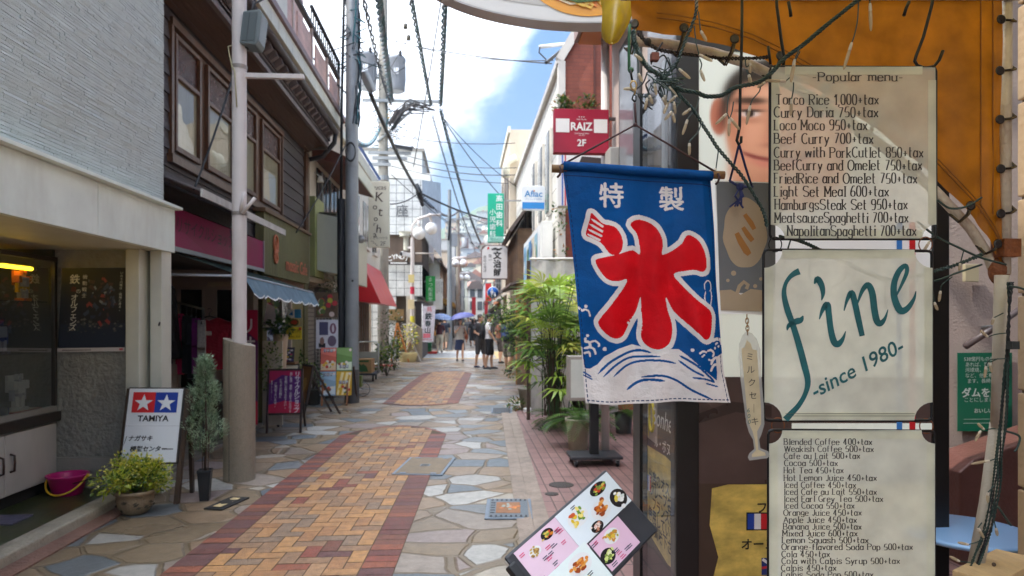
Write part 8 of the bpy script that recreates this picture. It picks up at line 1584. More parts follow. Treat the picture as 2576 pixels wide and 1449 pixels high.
for tx,a,b,y in (('Torco Rice 1,000+tax',105,690,570),('Curry Doria 750+tax',97,688,643),('Loco Moco 950+tax',97,625,716),('Beef Curry 700+tax',97,660,793),('Curry with PorkCutlet 850+tax',97,945,872),('BeefCurry and Omelet 750+tax',97,938,945),('FriedRice and Omelet 750+tax',97,910,1020),('Light Set Meal 600+tax',97,748,1095),('HamburgsSteak Set 950+tax',100,855,1170),('MeatsauceSpaghetti 700+tax',100,860,1245),('NapolitanSpaghetti 700+tax',172,905,1320)):
    fit(mb,s,tx,Z6(a,0)[0],Z6(b,0)[0],Z6(0,y)[1],25,.002,inkm)
part(mb,'lettering',t)
t,s = menu('hanging cream sheet with large teal brush word fine and since 1980',1922,628,2346,1058,1.93,46,(1,1))
Z7 = lambda p: (1811.2+.3518*p[0],590.3+.3518*p[1]);k7 = .3518*s.k
def br(pts): mb.stroke(s.fr,[(*s.q(*Z7((a,b))),w_*k7) for a,b,w_ in pts],.002,inkg)
def br2(pts,n=5):
    out = []
    for i in range(len(pts)-1):
        p0,p1,p2,p3 = pts[max(i-1,0)],pts[i],pts[i+1],pts[min(i+2,len(pts)-1)]
        for j in range(n):
            q = j/n;out.append(tuple(.5*((2*p1[c])+(-p0[c]+p2[c])*q+(2*p0[c]-5*p1[c]+4*p2[c]-p3[c])*q*q+(-p0[c]+3*p1[c]-3*p2[c]+p3[c])*q**3) for c in range(3)))
    out.append(pts[-1]);br(out)
mb = MB()
br2([(566,262,48),(530,278,40),(492,310,30),(464,360,28),(456,430,36),(478,530,44),(520,650,44),(560,780,46),(600,930,48),(626,1050,42),(606,1140,34),(560,1220,36),(505,1280,42),(466,1322,48)])
br2([(478,684,8),(490,650,30),(540,622,44),(575,610,40),(592,580,8)]);part(mb,'brush_letter',t);mb = MB();br2([(672,352,10),(694,318,44),(724,362,42),(734,420,30),(724,470,6)])
br2([(708,605,8),(732,536,30),(764,500,46),(776,570,44),(790,680,44),(812,764,48),(842,782,46),(876,744,26),(896,690,6)]);part(mb,'brush_letter',t);mb = MB()
br2([(884,544,8),(908,462,26),(938,416,42),(960,480,44),(986,600,44),(1014,724,38)]);br2([(980,492,12),(1016,398,30),(1056,360,42),(1086,420,48),(1102,540,48),(1120,618,48),(1146,634,42),(1178,596,22),(1198,535,6)]);part(mb,'brush_letter',t);mb = MB()
br2([(1258,436,12),(1304,340,24),(1334,262,30),(1322,222,32),(1276,262,40),(1242,350,44),(1244,450,48),(1284,540,52),(1334,530,42),(1382,462,24),(1398,404,6)])
a,b = s.q(*Z7((980,948)));ang = math.atan2(1085-805,1245-715);part(mb,'brush_letter',t);mb = MB();mb.text(s.fr,'-since 1980-',a,b,.0585,.002,inkg,shear=.22,rot=ang,sx=1.0,bold=.012);part(mb,'lettering',t)
mb = MB();mb.tube([s.fr.p(*s.q(x,1040),.0025) for x in range(1975,2300,12)],.0007,C(90,84,70),4);mb.tube([s.fr.p(*s.q(x,1046),.0025) for x in range(1975,2300,12)],.0007,C(90,84,70),4);part(mb,'stitching',t)
t,s = menu('hanging cream drinks menu sheet from Blended Coffee down, lowest of the three',1934,1082,2352,1560,1.92,34,(1,1))
mb = MB();Z8 = lambda zx,zy: (1596.5+.3802*zx,1006.2+.3802*zy)
for tx,a,b,y in (('Blended Coffee 400+tax',987,1567,275),('Weakish Coffee 500+tax',990,1577,322),('Cafe au Lait 500+tax',988,1487,368),('Cocoa 500+tax',990,1340,415),('Hot Tea 450+tax',987,1378,463),('Hot Lemon Juice 450+tax',987,1597,513),('Iced Coffee 450+tax',987,1460,560),('Iced Cafe au Lait 550+tax',987,1597,605),('Iced Earl Grey Tea 500+tax',987,1640,652),('Iced Cocoa 550+tax',987,1450,697),('Orange Juice 450+tax',985,1497,743),('Apple Juice 450+tax',985,1465,790),('Banana Juice 500+tax',983,1497,835),('Mixed Juice 600+tax',978,1470,880),('Lemon Squash 500+tax',975,1543,925),('Orange-flavored Soda Pop 500+tax',973,1835,970),('Cola 450+tax',973,1287,1018),('Cola with Calpis Syrup 500+tax',973,1750,1062),('Calpis 450+tax',970,1330,1108),('Calpis Soda Pop 500+tax',970,1575,1152)):
    fit(mb,s,tx,Z8(a,0)[0],Z8(b,0)[0],Z8(0,y)[1],14.6,.002,inkm)
part(mb,'lettering',t)
for lb,pts in (('small wire ring joining the two upper menus on their left',(1950,615)),('rusty wire ring joining the two upper menus on their right',(2328,615)),('rusty wire loop joining the two lower menus on their left',(1957,1070)),('rusty wire ring joining the two lower menus on their right',(2330,1072))):
    c_ = at(*pts,1.935);mb = MB();mb.tube([c_+Vector((.017*math.cos(q),-.004*math.cos(q),.021*math.sin(q))) for q in [6.283*k/20 for k in range(21)]],.0016,rustm if 'rusty' in lb else wire,6,False);mb.build('wire_ring',loc=tuple(c_),label=lb,cat='ring')
def rod(name,pts,d,r,label,cat='hook'):
    mb = MB();P = [at(x,y,d) for x,y in pts];mb.tube(P,r,wire,8);return mb.build(name,loc=tuple(P[0]),label=label,cat=cat)
Z = lambda L_: [Z6(*p) for p in L_];Z5 = lambda p: (1475.8+.3241*p[0],.3241*p[1])
rod('hook',Z([(1000,-20),(1000,20),(985,80),(950,210),(908,320),(900,350),(915,375),(960,390),(1010,380),(1040,345),(1062,290)]),1.97,.0045,'long bent black wire hook holding the right corner of the topmost menu')
rod('hook',Z([(110,-20),(112,40),(140,250),(152,320),(150,372)]),1.97,.0045,'straight black wire hook holding the left corner of the topmost menu');rod('hook',Z([(178,10),(188,60),(192,95)]),2.05,.005,'short black wire stub just below the awning top tube');rod('hook',Z([(868,10),(850,50),(838,90)]),2.05,.005,'short bent black wire stub left of the long bent hook');rod('hook',Z([(62,265),(68,310),(76,370)]),1.98,.004,'small wire stub at the left end of the topmost menu frame')
rod('hook',[Z5(p) for p in [(1206,-20),(1204,300),(1192,700),(1188,980),(1172,1060),(1165,1090),(1180,1122),(1198,1105),(1200,1060)]],1.98,.0045,'very long straight black rod hook hanging in front of the portrait')
# second hanging print with blue cords
t = thing('hanging_print','small grey and beige print with wave pattern and brown strokes hung by blue cords','hanging print',tuple(at(1870,460,2.1)));s = Sheet(1870,620,2.12);Zt = lambda p: (1744+.7213*p[0],402.5+.7213*p[1]);mb = MB()
def pt(pts,m,w): mb.poly(s.fr,s.qs([Zt(p) for p in pts]),w,m)
pt([(76,72),(286,78),(286,545),(96,528)],C(216,212,206),0);gy = mat('print_slate',S(104,104,104),.6,.08,6);bgp = mat('print_beige',S(168,146,118),.6,.08,6);pt([(80,76),(286,82),(286,470),(92,460)],gy,.001);pt([(92,455),(130,452),(165,470),(200,450),(286,460),(286,530),(96,524)],bgp,.002)
mb.poly(s.fr,s.qs([Zt((180+76*math.cos(q)*(1+.03*math.sin(9*q)),255+122*math.sin(q)*(1+.02*math.sin(7*q)))) for q in [6.283*k/50 for k in range(50)]]),.002,bgp)
for c_ in ((140,395,9),(120,420,6),(215,440,7),(235,415,6)): mb.poly(s.fr,s.qs([Zt((c_[0]+c_[2]*math.cos(q),c_[1]+c_[2]*math.sin(q))) for q in [6.283*k/12 for k in range(12)]]),.002,bgp)
ob = mat('print_ochre',S(160,104,40),.6,.1,6)
for P_ in ([(150,255,16),(165,285,22),(185,318,24),(195,330,16)],[(172,235,14),(190,262,18),(206,282,16)],[(178,190,14),(200,220,18),(212,242,14)]): mb.stroke(s.fr,[(*s.q(*Zt((a,b))),w_*.7213*s.k) for a,b,w_ in P_],.003,ob)
mb.stroke(s.fr,[(*s.q(*Zt(p)),9*s.k) for p in [(150,470),(160,440),(176,425),(190,436),(184,450)]],.003,bgp)
part(mb,'print',t,solid=.0015)
cordb = mat('blue_yarn',S(44,50,92),.9,.2,60)
hk = at(*Z5((1182,1118)),1.985)
for e in ((1110,1405),(1282,1449)):
    mb = MB();mb.tube([hk,hk.lerp(at(*Z5(e),2.1),.5)+Vector((0,0,-.004)),at(*Z5(e),2.1)],.0035,cordb,6);part(mb,'cord',t)
mb = MB();rr = random.Random(6);kn = at(1862,470,2.08);mb.ball(kn,.012,cordb);mb.tube([at(*Z5((1110,1405)),2.09),kn,at(*Z5((1290,1449)),2.09)],.004,cordb,6)
for k in range(7): mb.tube([kn,kn+Vector((rr.gauss(0,.012),-.01,-.03)),kn+Vector((rr.gauss(0,.02),-.008,rr.uniform(-.075,-.05)))],.003,cordb,5)
part(mb,'tassel',t)
# milkshake tag
t = thing('hanging_tag','laminated goblet shaped tag with Japanese lettering hanging on a small chain','tag',tuple(at(1880,795,1.9)));s = Sheet(1884,960,1.9);cl_ = thin('laminate',S(206,206,200),.5,.45,.1);mb = MB()
pt([(185,598),(205,604),(222,625),(234,660),(238,760),(246,860),(248,920),(240,950),(230,975),(234,1005),(262,1016),(266,1032),(258,1040),(196,1048),(190,1036),(196,1022),(212,1008),(208,975),(194,950),(184,915),(176,850),(164,760),(158,690),(160,640),(172,610)],cl_,0)
pt([(186,628),(200,640),(206,660),(222,664),(228,760),(236,870),(236,920),(222,946),(224,980),(226,1010),(250,1020),(252,1030),(204,1036),(204,1026),(218,1012),(214,975),(206,945),(190,910),(180,800),(168,668),(168,656),(178,654)],mat('tag_paper',S(186,170,136),.6,.15,14),.001);part(mb,'plate',t)
mb = MB()
for i,ch in enumerate('ミルクセーキ'): u,v = s.q(*Zt((196+i*3.6,686+i*45)));mb.text(s.fr,'｜' if ch == 'ー' else ch,u,v,.024,.002,inkm)
part(mb,'lettering',t);mb = MB()
for i,ch in enumerate('600'): u,v = s.q(*Zt((192+i*1.5,872+i*20)));mb.text(s.fr,ch,u,v,.017,.002,inkg,rot=-.2)
part(mb,'price',t)
mb = MB();brs = mat('brass',S(150,116,70),.35,.2,30,metal=.7)
for i in range(5):
    c_ = at(*Zt((187+i*.6,548+i*13)),1.9);a = Vector((1,0,0)) if i % 2 else Vector((.3,.9,0));mb.tube([c_+a*.0045*math.cos(q)+Vector((0,0,.0085*math.sin(q))) for q in [6.283*k/14 for k in range(15)]],.0013,brs,6,False)
part(mb,'chain',t)
# ------------------------------------------------------------------ blue banner with the red character
def zfl(zx,zy): return (1368.4+.5553*zx,368.9+.5553*zy)
def interp(tb,v):
    for (a,p),(b,q) in zip(tb,tb[1:]):
        if v <= b: return p+(q-p)*(v-a)/(b-a)
    return tb[-1][1]
XL = [(0,86),(.05,88),(.23,112),(.44,135),(.62,150),(.77,165),(.92,176),(1,184)];XR_ = [(0,764),(.2,772),(.48,786),(.7,800),(.86,816),(1,846)]
NX,NY = 290,430
T,S_ = np.meshgrid(np.linspace(0,1,NY+1),np.linspace(0,1,NX+1),indexing='ij')
xl = np.interp(T[:,0],[a for a,_ in XL],[b for _,b in XL])[:,None];xr = np.interp(T[:,0],[a for a,_ in XR_],[b for _,b in XR_])[:,None]
ZX = xl+(xr-xl)*S_;yt = 84+46*S_;yb_ = 1158+8*np.sin(S_*7)-6*np.abs(S_-.5);ZY = yt+(yb_-yt)*T
cx = (ZX[1:,1:]+ZX[:-1,:-1])/2;cy = (ZY[1:,1:]+ZY[:-1,:-1])/2
def inside(poly):
    r = np.zeros(cx.shape,bool);n = len(poly)
    for i in range(n):
        (x1,y1),(x2,y2) = poly[i],poly[(i+1) % n]
        if y1 == y2: continue
        c_ = ((y1 > cy) != (y2 > cy)) & (cx < (x2-x1)*(cy-y1)/(y2-y1)+x1);r ^= c_
    return r
def smooth(P,n=6):
    out = [];m = len(P)
    for i in range(m):
        p0,p1,p2,p3 = P[i-1],P[i],P[(i+1) % m],P[(i+2) % m]
        for j in range(n): q = j/n;out.append(tuple(.5*(2*p1[c]+(-p0[c]+p2[c])*q+(2*p0[c]-5*p1[c]+4*p2[c]-p3[c])*q*q+(-p0[c]+3*p1[c]-3*p2[c]+p3[c])*q**3) for c in (0,1)))
    return out
def line(P,w0,w1=None):
    r = np.zeros(cx.shape,bool);n = len(P)-1
    for i in range(n):
        (x1,y1),(x2,y2) = P[i],P[i+1];dx,dy = x2-x1,y2-y1;q = np.clip(((cx-x1)*dx+(cy-y1)*dy)/(dx*dx+dy*dy),0,1);ww = (w0+((w1 or w0)-w0)*(i+q)/n)/2
        f_ = (i+q)/n;ww = ww*np.minimum(1,np.minimum(f_,1-f_)*7+.25);r |= (cx-x1-q*dx)**2+(cy-y1-q*dy)**2 < ww*ww
    return r
def sline(P,w):
    Q = [P[0]]+P+[P[-1]];out = []
    for i in range(1,len(Q)-2):
        for j in range(5): q = j/5;out.append(tuple(.5*(2*Q[i][c]+(-Q[i-1][c]+Q[i+1][c])*q+(2*Q[i-1][c]-5*Q[i][c]+4*Q[i+1][c]-Q[i+2][c])*q*q+(-Q[i-1][c]+3*Q[i][c]-3*Q[i+1][c]+Q[i+2][c])*q**3) for c in (0,1)))
    out.append(P[-1]);return line(out,w)
red = inside(smooth([(392,356),(408,336),(440,330),(482,346),(512,378),(530,418),(534,455),(531,491),(575,474),(618,442),(630,420),(650,403),(690,426),(718,472),(730,522),(728,556),(710,569),(680,561),(640,564),(584,579),(618,628),(680,690),(738,735),(753,760),(754,792),(746,846),(735,868),(714,872),(690,850),(640,800),(582,742),(550,682),(556,740),(570,785),(575,832),(564,882),(540,908),(510,917),(478,910),(450,885),(440,850),(446,800),(441,740),(437,682),(420,738),(394,786),(360,850),(330,868),(294,860),(260,830),(244,802),(250,780),(300,718),(358,640),(372,602),(330,612),(290,605),(262,580),(240,545),(232,516),(260,505),(330,490),(400,470),(434,488),(431,430),(419,390)],4))
dot = inside(smooth([(214,302),(240,326),(268,350),(318,362),(346,395),(356,432),(352,466),(335,488),(304,490),(282,468),(258,438),(222,418),(190,402),(196,366),(206,332)],4))
redall = red | dot
def dilate(m,rad):
    out = m.copy();rx_ = int(rad/2.36)+1;ry_ = int(rad/2.5)+1;Pm = np.pad(m,((ry_,ry_),(rx_,rx_)))
    for j in range(-ry_,ry_+1):
        for i in range(-rx_,rx_+1):
            if (i*2.36)**2+(j*2.5)**2 <= rad*rad: out |= Pm[ry_+j:ry_+j+m.shape[0],rx_+i:rx_+i+m.shape[1]]
    return out
white = dilate(redall,22.5)
for a,b in (((196,398),(250,424)),((200,376),(258,405)),((206,352),(262,384)),((212,328),(264,362))): redall &= ~line([a,b,(b[0]+4,b[1]+3)],10)
for a,b in (((384,800),(438,846)),((396,788),(446,832)),((408,776),(448,812))): redall &= ~line([(a[0]-6,a[1]-6),a,b],9)
white |= inside([(100,904),(168,905),(174,960),(180,1000),(205,1003),(240,985),(270,950),(330,916),(400,896),(480,915),(600,915),(640,945),(700,1000),(776,1058),(779,1022),(776,985),(772,955),(812,934),(900,930),(900,1200),(100,1200)])
bl = np.zeros(cx.shape,bool)
for P_,w_ in (([(240,1027),(300,972),(370,936),(430,922),(480,932)],11),([(265,1039),(330,982),(400,953),(520,949)],10),([(310,1039),(370,992),(440,970),(520,967),(588,979)],10),([(373,1100),(420,1066),(470,1052),(538,1058)],12),([(438,1042),(520,1034),(590,1055),(660,1100),(757,1144)],10),([(604,944),(680,990),(766,1064)],10),([(600,966),(660,1010),(712,1036)],9),([(658,1042),(720,1050),(766,1066)],8),([(720,1068),(782,1086)],7),([(172,1016),(210,1040)],7),([(172,1030),(216,1052)],6)): bl |= sline(P_,w_)
foam = np.zeros(cx.shape,bool)
for P_,w_ in (([(150,728),(168,742),(180,738)],10),([(182,738),(198,745),(206,770)],8),([(178,912),(205,905),(200,885),(178,880)],12),([(205,885),(230,880),(247,895),(244,905)],9),([(195,905),(222,915),(232,940)],10),([(176,935),(200,930),(206,950)],10),([(690,935),(705,925),(722,930)],9),([(725,925),(745,920),(760,935),(752,950)],10),([(745,985),(760,960),(780,955)],12),([(745,1015),(758,990),(775,985)],12),([(752,880),(775,872),(800,876),(808,900)],14),([(700,950),(712,940)],8),([(770,895),(785,888)],9)): foam |= sline(P_,w_)
for x,y,r_ in ((186,724,8),(194,855,7),(184,870,7),(272,916,9),(660,920,8),(735,963,5),(745,966,5),(768,912,6),(790,905,6)): foam |= (cx-x)**2+(cy-y)**2 < r_*r_
for P_ in ([(724,650),(722,625),(735,608),(750,618),(753,645),(745,655)],[(728,655),(722,685),(730,712),(748,735)],[(752,650),(757,680),(752,710),(748,735)]): foam |= sline(P_,5)
gm = np.zeros(cx.shape,bool)
for ch,ux,uy,sz in (('特',305,222,118),('製',577,238,118)):
    gv,gf = glyphs(ch,0)
    for f in gf: gm |= inside([(ux+(gv[i][0]-.5)*sz,uy-(gv[i][1]-.37)*sz) for i in f])
foam |= dilate(gm,2.6)
M = np.zeros(cx.shape,int);M[white] = 1;M[bl] = 0;M[foam & (M == 0)] = 1;M[bl & white] = 0;M[redall] = 2
sm_,tm = np.meshgrid((np.arange(NX)+.5)/NX,(np.arange(NY)+.5)/NY);edge = ((np.abs(sm_-.018) < .003) | (np.abs(sm_-.982) < .003) | (np.abs(tm-.988) < .0022)) & ((np.arange(NY)[:,None]//3+np.arange(NX)[None,:]//3) % 3 > 0);M[edge] = 3;M[(np.abs(tm-.045) < .002)] = 3
dF = 1.80;u3 = np.array((CT,-ST,0));n3 = np.array((-ST,-CT,0));px,py = 1368.4+.5553*ZX,368.9+.5553*ZY
Wv = (.011*np.sin(S_*8.5+1.2*T+.4)*(.25+.75*T)+.006*np.sin(S_*21+4*T)*T+.004*np.sin(T*13+S_*5)-.018*np.clip((S_-.93)/.07,0,1)*(1-.4*T)+.02*T)
for k_,(a_,b_,c_) in enumerate(((.2,.75,23),(.55,.3,31),(.75,.6,27),(.4,.9,19))): Wv = Wv+.0042*np.sin(c_*(S_-a_)+9*(T-b_)*(1 if k_ % 2 else -1))*np.exp(-((S_-a_)**2+(T-b_)**2)*14)
P3 = np.array(EYE)[None,None,:]+(np.array(ray(1288,805)))[None,None,:]*dF+u3[None,None,:]*((px-1288)/1717*dF)[...,None]+np.array((0,0,1))[None,None,:]*((805-py)/1717*dF)[...,None]+n3[None,None,:]*Wv[...,None]
t = thing('shaved_ice_banner','blue cotton banner with a big red character and white waves on a stick','banner',tuple(at(1599,430,dF)))
me = bpy.data.meshes.new('cloth');idx = np.arange((NX+1)*(NY+1)).reshape(NY+1,NX+1);F_ = np.stack([idx[:-1,:-1],idx[1:,:-1],idx[1:,1:],idx[:-1,1:]],-1).reshape(-1,4)
me.from_pydata((P3.reshape(-1,3)-np.array(t.location)).tolist(),[],F_.tolist())
for nm,c_ in (('banner_blue',(4,74,136)),('banner_white',(216,208,204)),('banner_red',(204,8,22)),('banner_stitch',(20,44,90))): me.materials.append(thin(nm+'_cotton',S(*c_),.3,0,.6,.9,.16,.008))
me.polygons.foreach_set('material_index',M.reshape(-1));me.polygons.foreach_set('use_smooth',[True]*len(me.polygons));o = bpy.data.objects.new('cloth',me);COL.objects.link(o);o.parent = t
mb = MB();a,b = at(1388,424,dF+.004),at(1822,441,dF+.004);mb.tube([a,b],.011,mat('bamboo_stick',S(128,96,64),.6,.15,20),10);part(mb,'stick',t)
hem = MB();hem.tube([at(1368.4+.5553*x,368.9+.5553*(84+46*(x-86)/680)+2,dF-.004) for x in range(88,766,25)],.0125,MATS['banner_blue_cotton'],12);part(hem,'sleeve',t)
cord = mat('brown_cord',S(70,48,48),.8,.15,40);kn = at(1598,314,dF)
mb = MB();mb.tube([at(1408,418,dF),kn,at(1806,436,dF)],.0028,cord,6);mb.ball(kn,.006,cord)
for q in (1408,1806): mb.tube([at(q,418+(q-1408)*.045,dF-.012),at(q+4,428+(q-1408)*.045,dF-.013),at(q,440+(q-1408)*.045,dF-.008),at(q-6,446+(q-1408)*.045,dF-.002)],.003,cord,6)
part(mb,'cord',t)
hk = [Z5(p) for p in ((382,960),(378,880),(372,800))];mb = MB()
t2 = thing('swivel_hook','small brass swivel clip and green cord holding up the blue banner','hook',tuple(at(*hk[-1],dF)))
mb.tube([at(*p,dF) for p in hk],.003,cord,6);mb.tube([at(*Z5(p),dF) for p in ((372,790),(352,770),(362,735),(384,745),(380,785),(372,790))],.0022,wire,6);part(mb,'cord',t2)
mb = MB();mb.tube([at(*Z5(p),dF) for p in ((370,735),(378,700),(388,660),(376,632),(352,630),(338,655),(352,690),(368,705))],.0025,mat('brass_bright',S(170,140,90),.3,.2,30,metal=.7),6);part(mb,'clip',t2)
mb = MB();mb.tube([at(*Z5(p),dF+.02) for p in ((355,632),(345,580),(340,545))],.003,wire,6);mb.tube([at(*Z5(p),dF+.03) for p in ((345,560),(330,545),(328,400),(330,260),(335,190))],.004,C(36,84,50),6);mb.ball(at(*Z5((343,545)),dF+.03),.008,C(36,84,50));part(mb,'green_cord',t2)
# ------------------------------------------------------------------ string lights
bulbm = thin('bulb_plastic',S(214,196,166),.5,.35,.08);sockm = mat('bulb_socket',S(196,184,164),.35,.1,30);gw = mat('string_wire',S(38,58,52),.5,.15,20)
t = thing('string_lights','unlit fairy light string of dark green twisted wire looped under the yellow awning','string lights',tuple(at(1670,200,1.86)));dL = 1.84
def spl(P,n=6):
    Q = [Vector(P[0])]+[Vector(p) for p in P]+[Vector(P[-1])];out = []
    for i in range(1,len(Q)-2):
        for j in range(n): q = j/n;out.append(.5*(2*Q[i]+(Q[i+1]-Q[i-1])*q+(2*Q[i-1]-5*Q[i]+4*Q[i+1]-Q[i+2])*q*q+(3*Q[i]-Q[i-1]-3*Q[i+1]+Q[i+2])*q**3))
    out.append(Vector(P[-1]));return out
def twisted(mb,P,r,k=3,m=None,pitch=.022):
    P = spl(P,10);acc = 0;rows = [[] for _ in range(k)]
    for i,p in enumerate(P):
        if i: acc += (P[i]-P[i-1]).length
        tan = (P[min(i+1,len(P)-1)]-P[max(i-1,0)]).normalized();a = tan.orthogonal().normalized() if abs(tan.z) > .95 else tan.cross(Vector((0,0,1))).normalized();b = tan.cross(a)
        for s_ in range(k): g = acc/pitch*6.283+6.283*s_/k;rows[s_].append(p+(a*math.cos(g)+b*math.sin(g))*r)
    for s_ in range(k): mb.tube(rows[s_],r*.85,m or gw,5)
rr = random.Random(15)
def J(p,d=dL): return at(*Z5(p),d)
mb = MB();main = [at(x,y,dL-.05+.0002*(2162-x)) for x,y in ((2175,-12),(2142,13),(2081,62),(2050,88),(2019,114))]+[J(p) for p in ((1540,450),(1440,560),(1330,640),(1200,668),(1130,690),(1050,740),(930,748),(850,718),(740,700),(660,660),(600,605),(530,560),(480,545))];twisted(mb,main,.0036,3,pitch=.03)
twisted(mb,[J(p) for p in ((600,605),(650,550),(700,490),(740,390),(780,280),(820,190),(850,90),(852,-20))],.003,2);twisted(mb,[J(p) for p in ((650,640),(720,740),(800,820),(860,900),(900,970),(960,1060),(1010,1140),(1060,1200),(1130,1280),(1200,1360),(1280,1480),(1370,1640),(1400,1760))],.0032,2);twisted(mb,[J(p,dL+.05) for p in ((500,550),(440,480),(400,400),(370,320),(362,240))],.0045,3)
part(mb,'cable',t)
mb = MB()
for k in range(26): a = J((rr.gauss(590,60),rr.gauss(620,50)));b = J((rr.gauss(600,90),rr.gauss(680,90)));mb.tube(spl([a,a.lerp(b,.5)+Vector((rr.gauss(0,.02),rr.gauss(0,.01),rr.gauss(0,.02))),b],5),.0016,gw,5)
for P_ in (((560,450),(600,430),(640,500),(660,560)),((500,500),(520,440),(590,330)),((470,560),(440,640),(390,690)),((490,620),(460,660),(490,740)),((590,640),(560,720),(620,800)),((400,740),(440,800),(510,850))): mb.tube(spl([J(p) for p in P_],6),.0022,wire,5)
mb.box(*[c for k in range(3) for c in (J((527,445))[k]-.010,J((527,445))[k]+.010)],C(110,52,36));part(mb,'wire_tangle',t)
def bulb(p0,p1,wires=None,conv=J,d=dL,tt=None):
    a,b = conv(p0),conv(p1);v = b-a;L_ = v.length;v.normalize();q = L_
    mb = MB();mb.lathe([(.0030,0),(.0040,q*.12),(.0040,q*.28)],tuple(a),sockm,10,tuple(v));mb.lathe([(.0038,q*.28),(.0044,q*.45),(.0042,q*.72),(.0030,q*.93),(.0012,q),(.0001,q*1.002)],tuple(a),bulbm,10,tuple(v))
    if wires:
        W_ = [conv(p) for p in wires]+[a];mb.tube(spl(W_,5),.0018,gw,5)
    part(mb,'bulb',tt or t)
for p0,p1,wr in (((850,-10),(856,80),None),((885,240),(932,320),[(868,90),(876,170)]),((872,425),(976,476),[(836,200),(848,320)]),((882,545),(916,632),[(876,455),(892,500)]),((714,535),(805,612),[(700,490),(700,515)]),((400,570),(432,636),[(372,380),(398,480)]),((372,424),(432,470),[(362,380)]),((375,690),(284,690),[(430,640),(400,680)]),((528,650),(540,736),[(510,600)]),((470,760),(452,850),[(500,660),(476,720)]),((486,740),(512,806),[(470,680)]),((585,760),(632,824),[(570,690)]),((640,672),(704,756),[(640,640)]),((700,740),(634,800),None),((676,790),(688,884),[(660,720)]),((606,740),(612,820),[(596,660)]),((626,810),(598,884),None),((660,866),(604,934),[(740,740),(700,830)]),((664,878),(686,954),None),((810,842),(742,892),[(750,760),(790,800)]),((782,930),(744,1046),[(872,760),(850,840),(800,900)]),((797,1112),(797,1204),[(890,960),(860,1030),(806,1090)]),((1086,884),(1000,966),[(1130,690),(1100,760),(1090,860)]),((1106,925),(1104,1058),[(1092,880)]),((1112,915),(1186,1006),[(1140,790),(1130,860)]),((1270,820),(1240,968),[(1350,660),(1340,710),(1290,770)]),((1545,630),(1384,626),[(1580,600)]),((1384,640),(1326,680),None),((1272,490),(1270,566),[(1232,450),(1240,520)]),((1258,580),(1276,652),[(1238,540)]),((1612,490),(1586,640),[(1656,400),(1630,450)]),((1590,770),(1584,900),[(1606,640),(1604,700)]),((1004,1310),(956,1362),[(1024,1160),(1010,1260)]),((700,1040),(690,1130),None)):
    if p0 != (700,1040): bulb(p0,p1,wr)
J6 = lambda p: at(*Z6(*p),1.80)
for p0,p1,wr in (((645,20),(650,178),[(640,-20)]),((540,245),(494,398),[(580,-20),(574,110),(556,200)]),((214,340),(190,466),[(250,260)])): bulb(p0,p1,wr,J6)
# dark lacing rope along the tube
mb = MB();twisted(mb,[J(p,2.2) for p in ((400,260),(470,330),(560,385),(700,412),(870,432),(1060,452),(1300,452),(1420,440))],.004,2,ropeb);mb.ball(J((474,325),2.2),.012,ropeb);mb.build('lacing_rope',loc=tuple(J((400,260),2.2)),label='dark knotted rope running below the rusty awning tube',cat='rope')
# wired post on the right
J4 = lambda p,d=2.1: at(2307.6+.6759*p[0],469.6+.6759*p[1],d)
mb = MB();mb.tube([J4((315,330),2.16),J4((300,900),2.16)],.021,mat('grey_post',S(176,166,152),.5,.1,5,.2,40,dirt=.3),14);mb.tube([J4((300,880),2.165),J4((260,1180),2.15),J4((205,1480),2.12)],.0225,MATS['grey_post'],14);mb.build('post',loc=tuple(J4((315,330),2.16)),label='grey post bent at its foot, wound with fairy light wire at the right edge',cat='post')
t = thing('string_lights','bundle of fairy light wires and bulbs tied down the grey post at the right','string lights',tuple(J4((340,360))));mb = MB()
for k in range(5):
    e = rr.uniform(-13,13);P_ = [(345+e*.3,355),(338+e*.5,520),(330+e,700),(312+e*1.2,860),(300+e*1.4,1000),(285+e*1.6,1120),(250+e*2,1270),(215+e*2.2,1380),(190+e*1.5,1470)];twisted(mb,[J4((x+rr.gauss(0,5),y),2.1+rr.uniform(-.015,.015)) for x,y in P_],.0022,2,blkr if k % 2 else None)
for P_ in (((75,50),(120,80),(180,75),(240,40)),((0,130),(70,185),(150,225),(230,262),(330,290)),((-10,352),(60,352),(150,320),(240,290)),((340,370),(400,385),(420,440)),((330,910),(380,930),(370,975),(360,985)),((300,1190),(340,1250),(350,1260))): mb.tube(spl([J4(p,2.0) for p in P_],6),.0032,gw,6)
mb.box(*[c for k in range(3) for c in (J4((355,590),2.07)[k]-.012,J4((355,590),2.07)[k]+.012)],C(44,48,48));part(mb,'cable',t)
for p0,p1,wr in (((86,388),(80,428),[(130,335),(92,365)]),((62,430),(76,460),[(60,400)]),((262,560),(234,534),[(330,545),(290,550)]),((284,488),(276,514),[(320,470)]),((256,668),(250,712),[(330,640),(270,645)]),((268,655),(278,692),[(300,640)]),((248,904),(224,880),[(290,900)]),((236,908),(214,948),None),((268,1020),(200,1032),[(300,1010)]),((262,1138),(262,1176),[(290,1110)]),((190,1332),(150,1324),[(230,1320)]),((156,1394),(120,1376),[(200,1400)]),((225,1270),(248,1308),[(240,1250)]),((292,1270),(298,1300),[(280,1220)]),((45,205),(20,245),[(70,190)]),((160,285),(156,315),[(172,240)])): bulb(p0,p1,wr,lambda p: J4(p,2.05),tt=t)
mb = MB();P_ = [(2470,640),(2400,668),(2320,690),(2260,704),(2200,696),(2130,662),(2070,632),(2010,606),(1960,596)];twisted(mb,[at(x,y,2.08) for x,y in P_],.004,3)
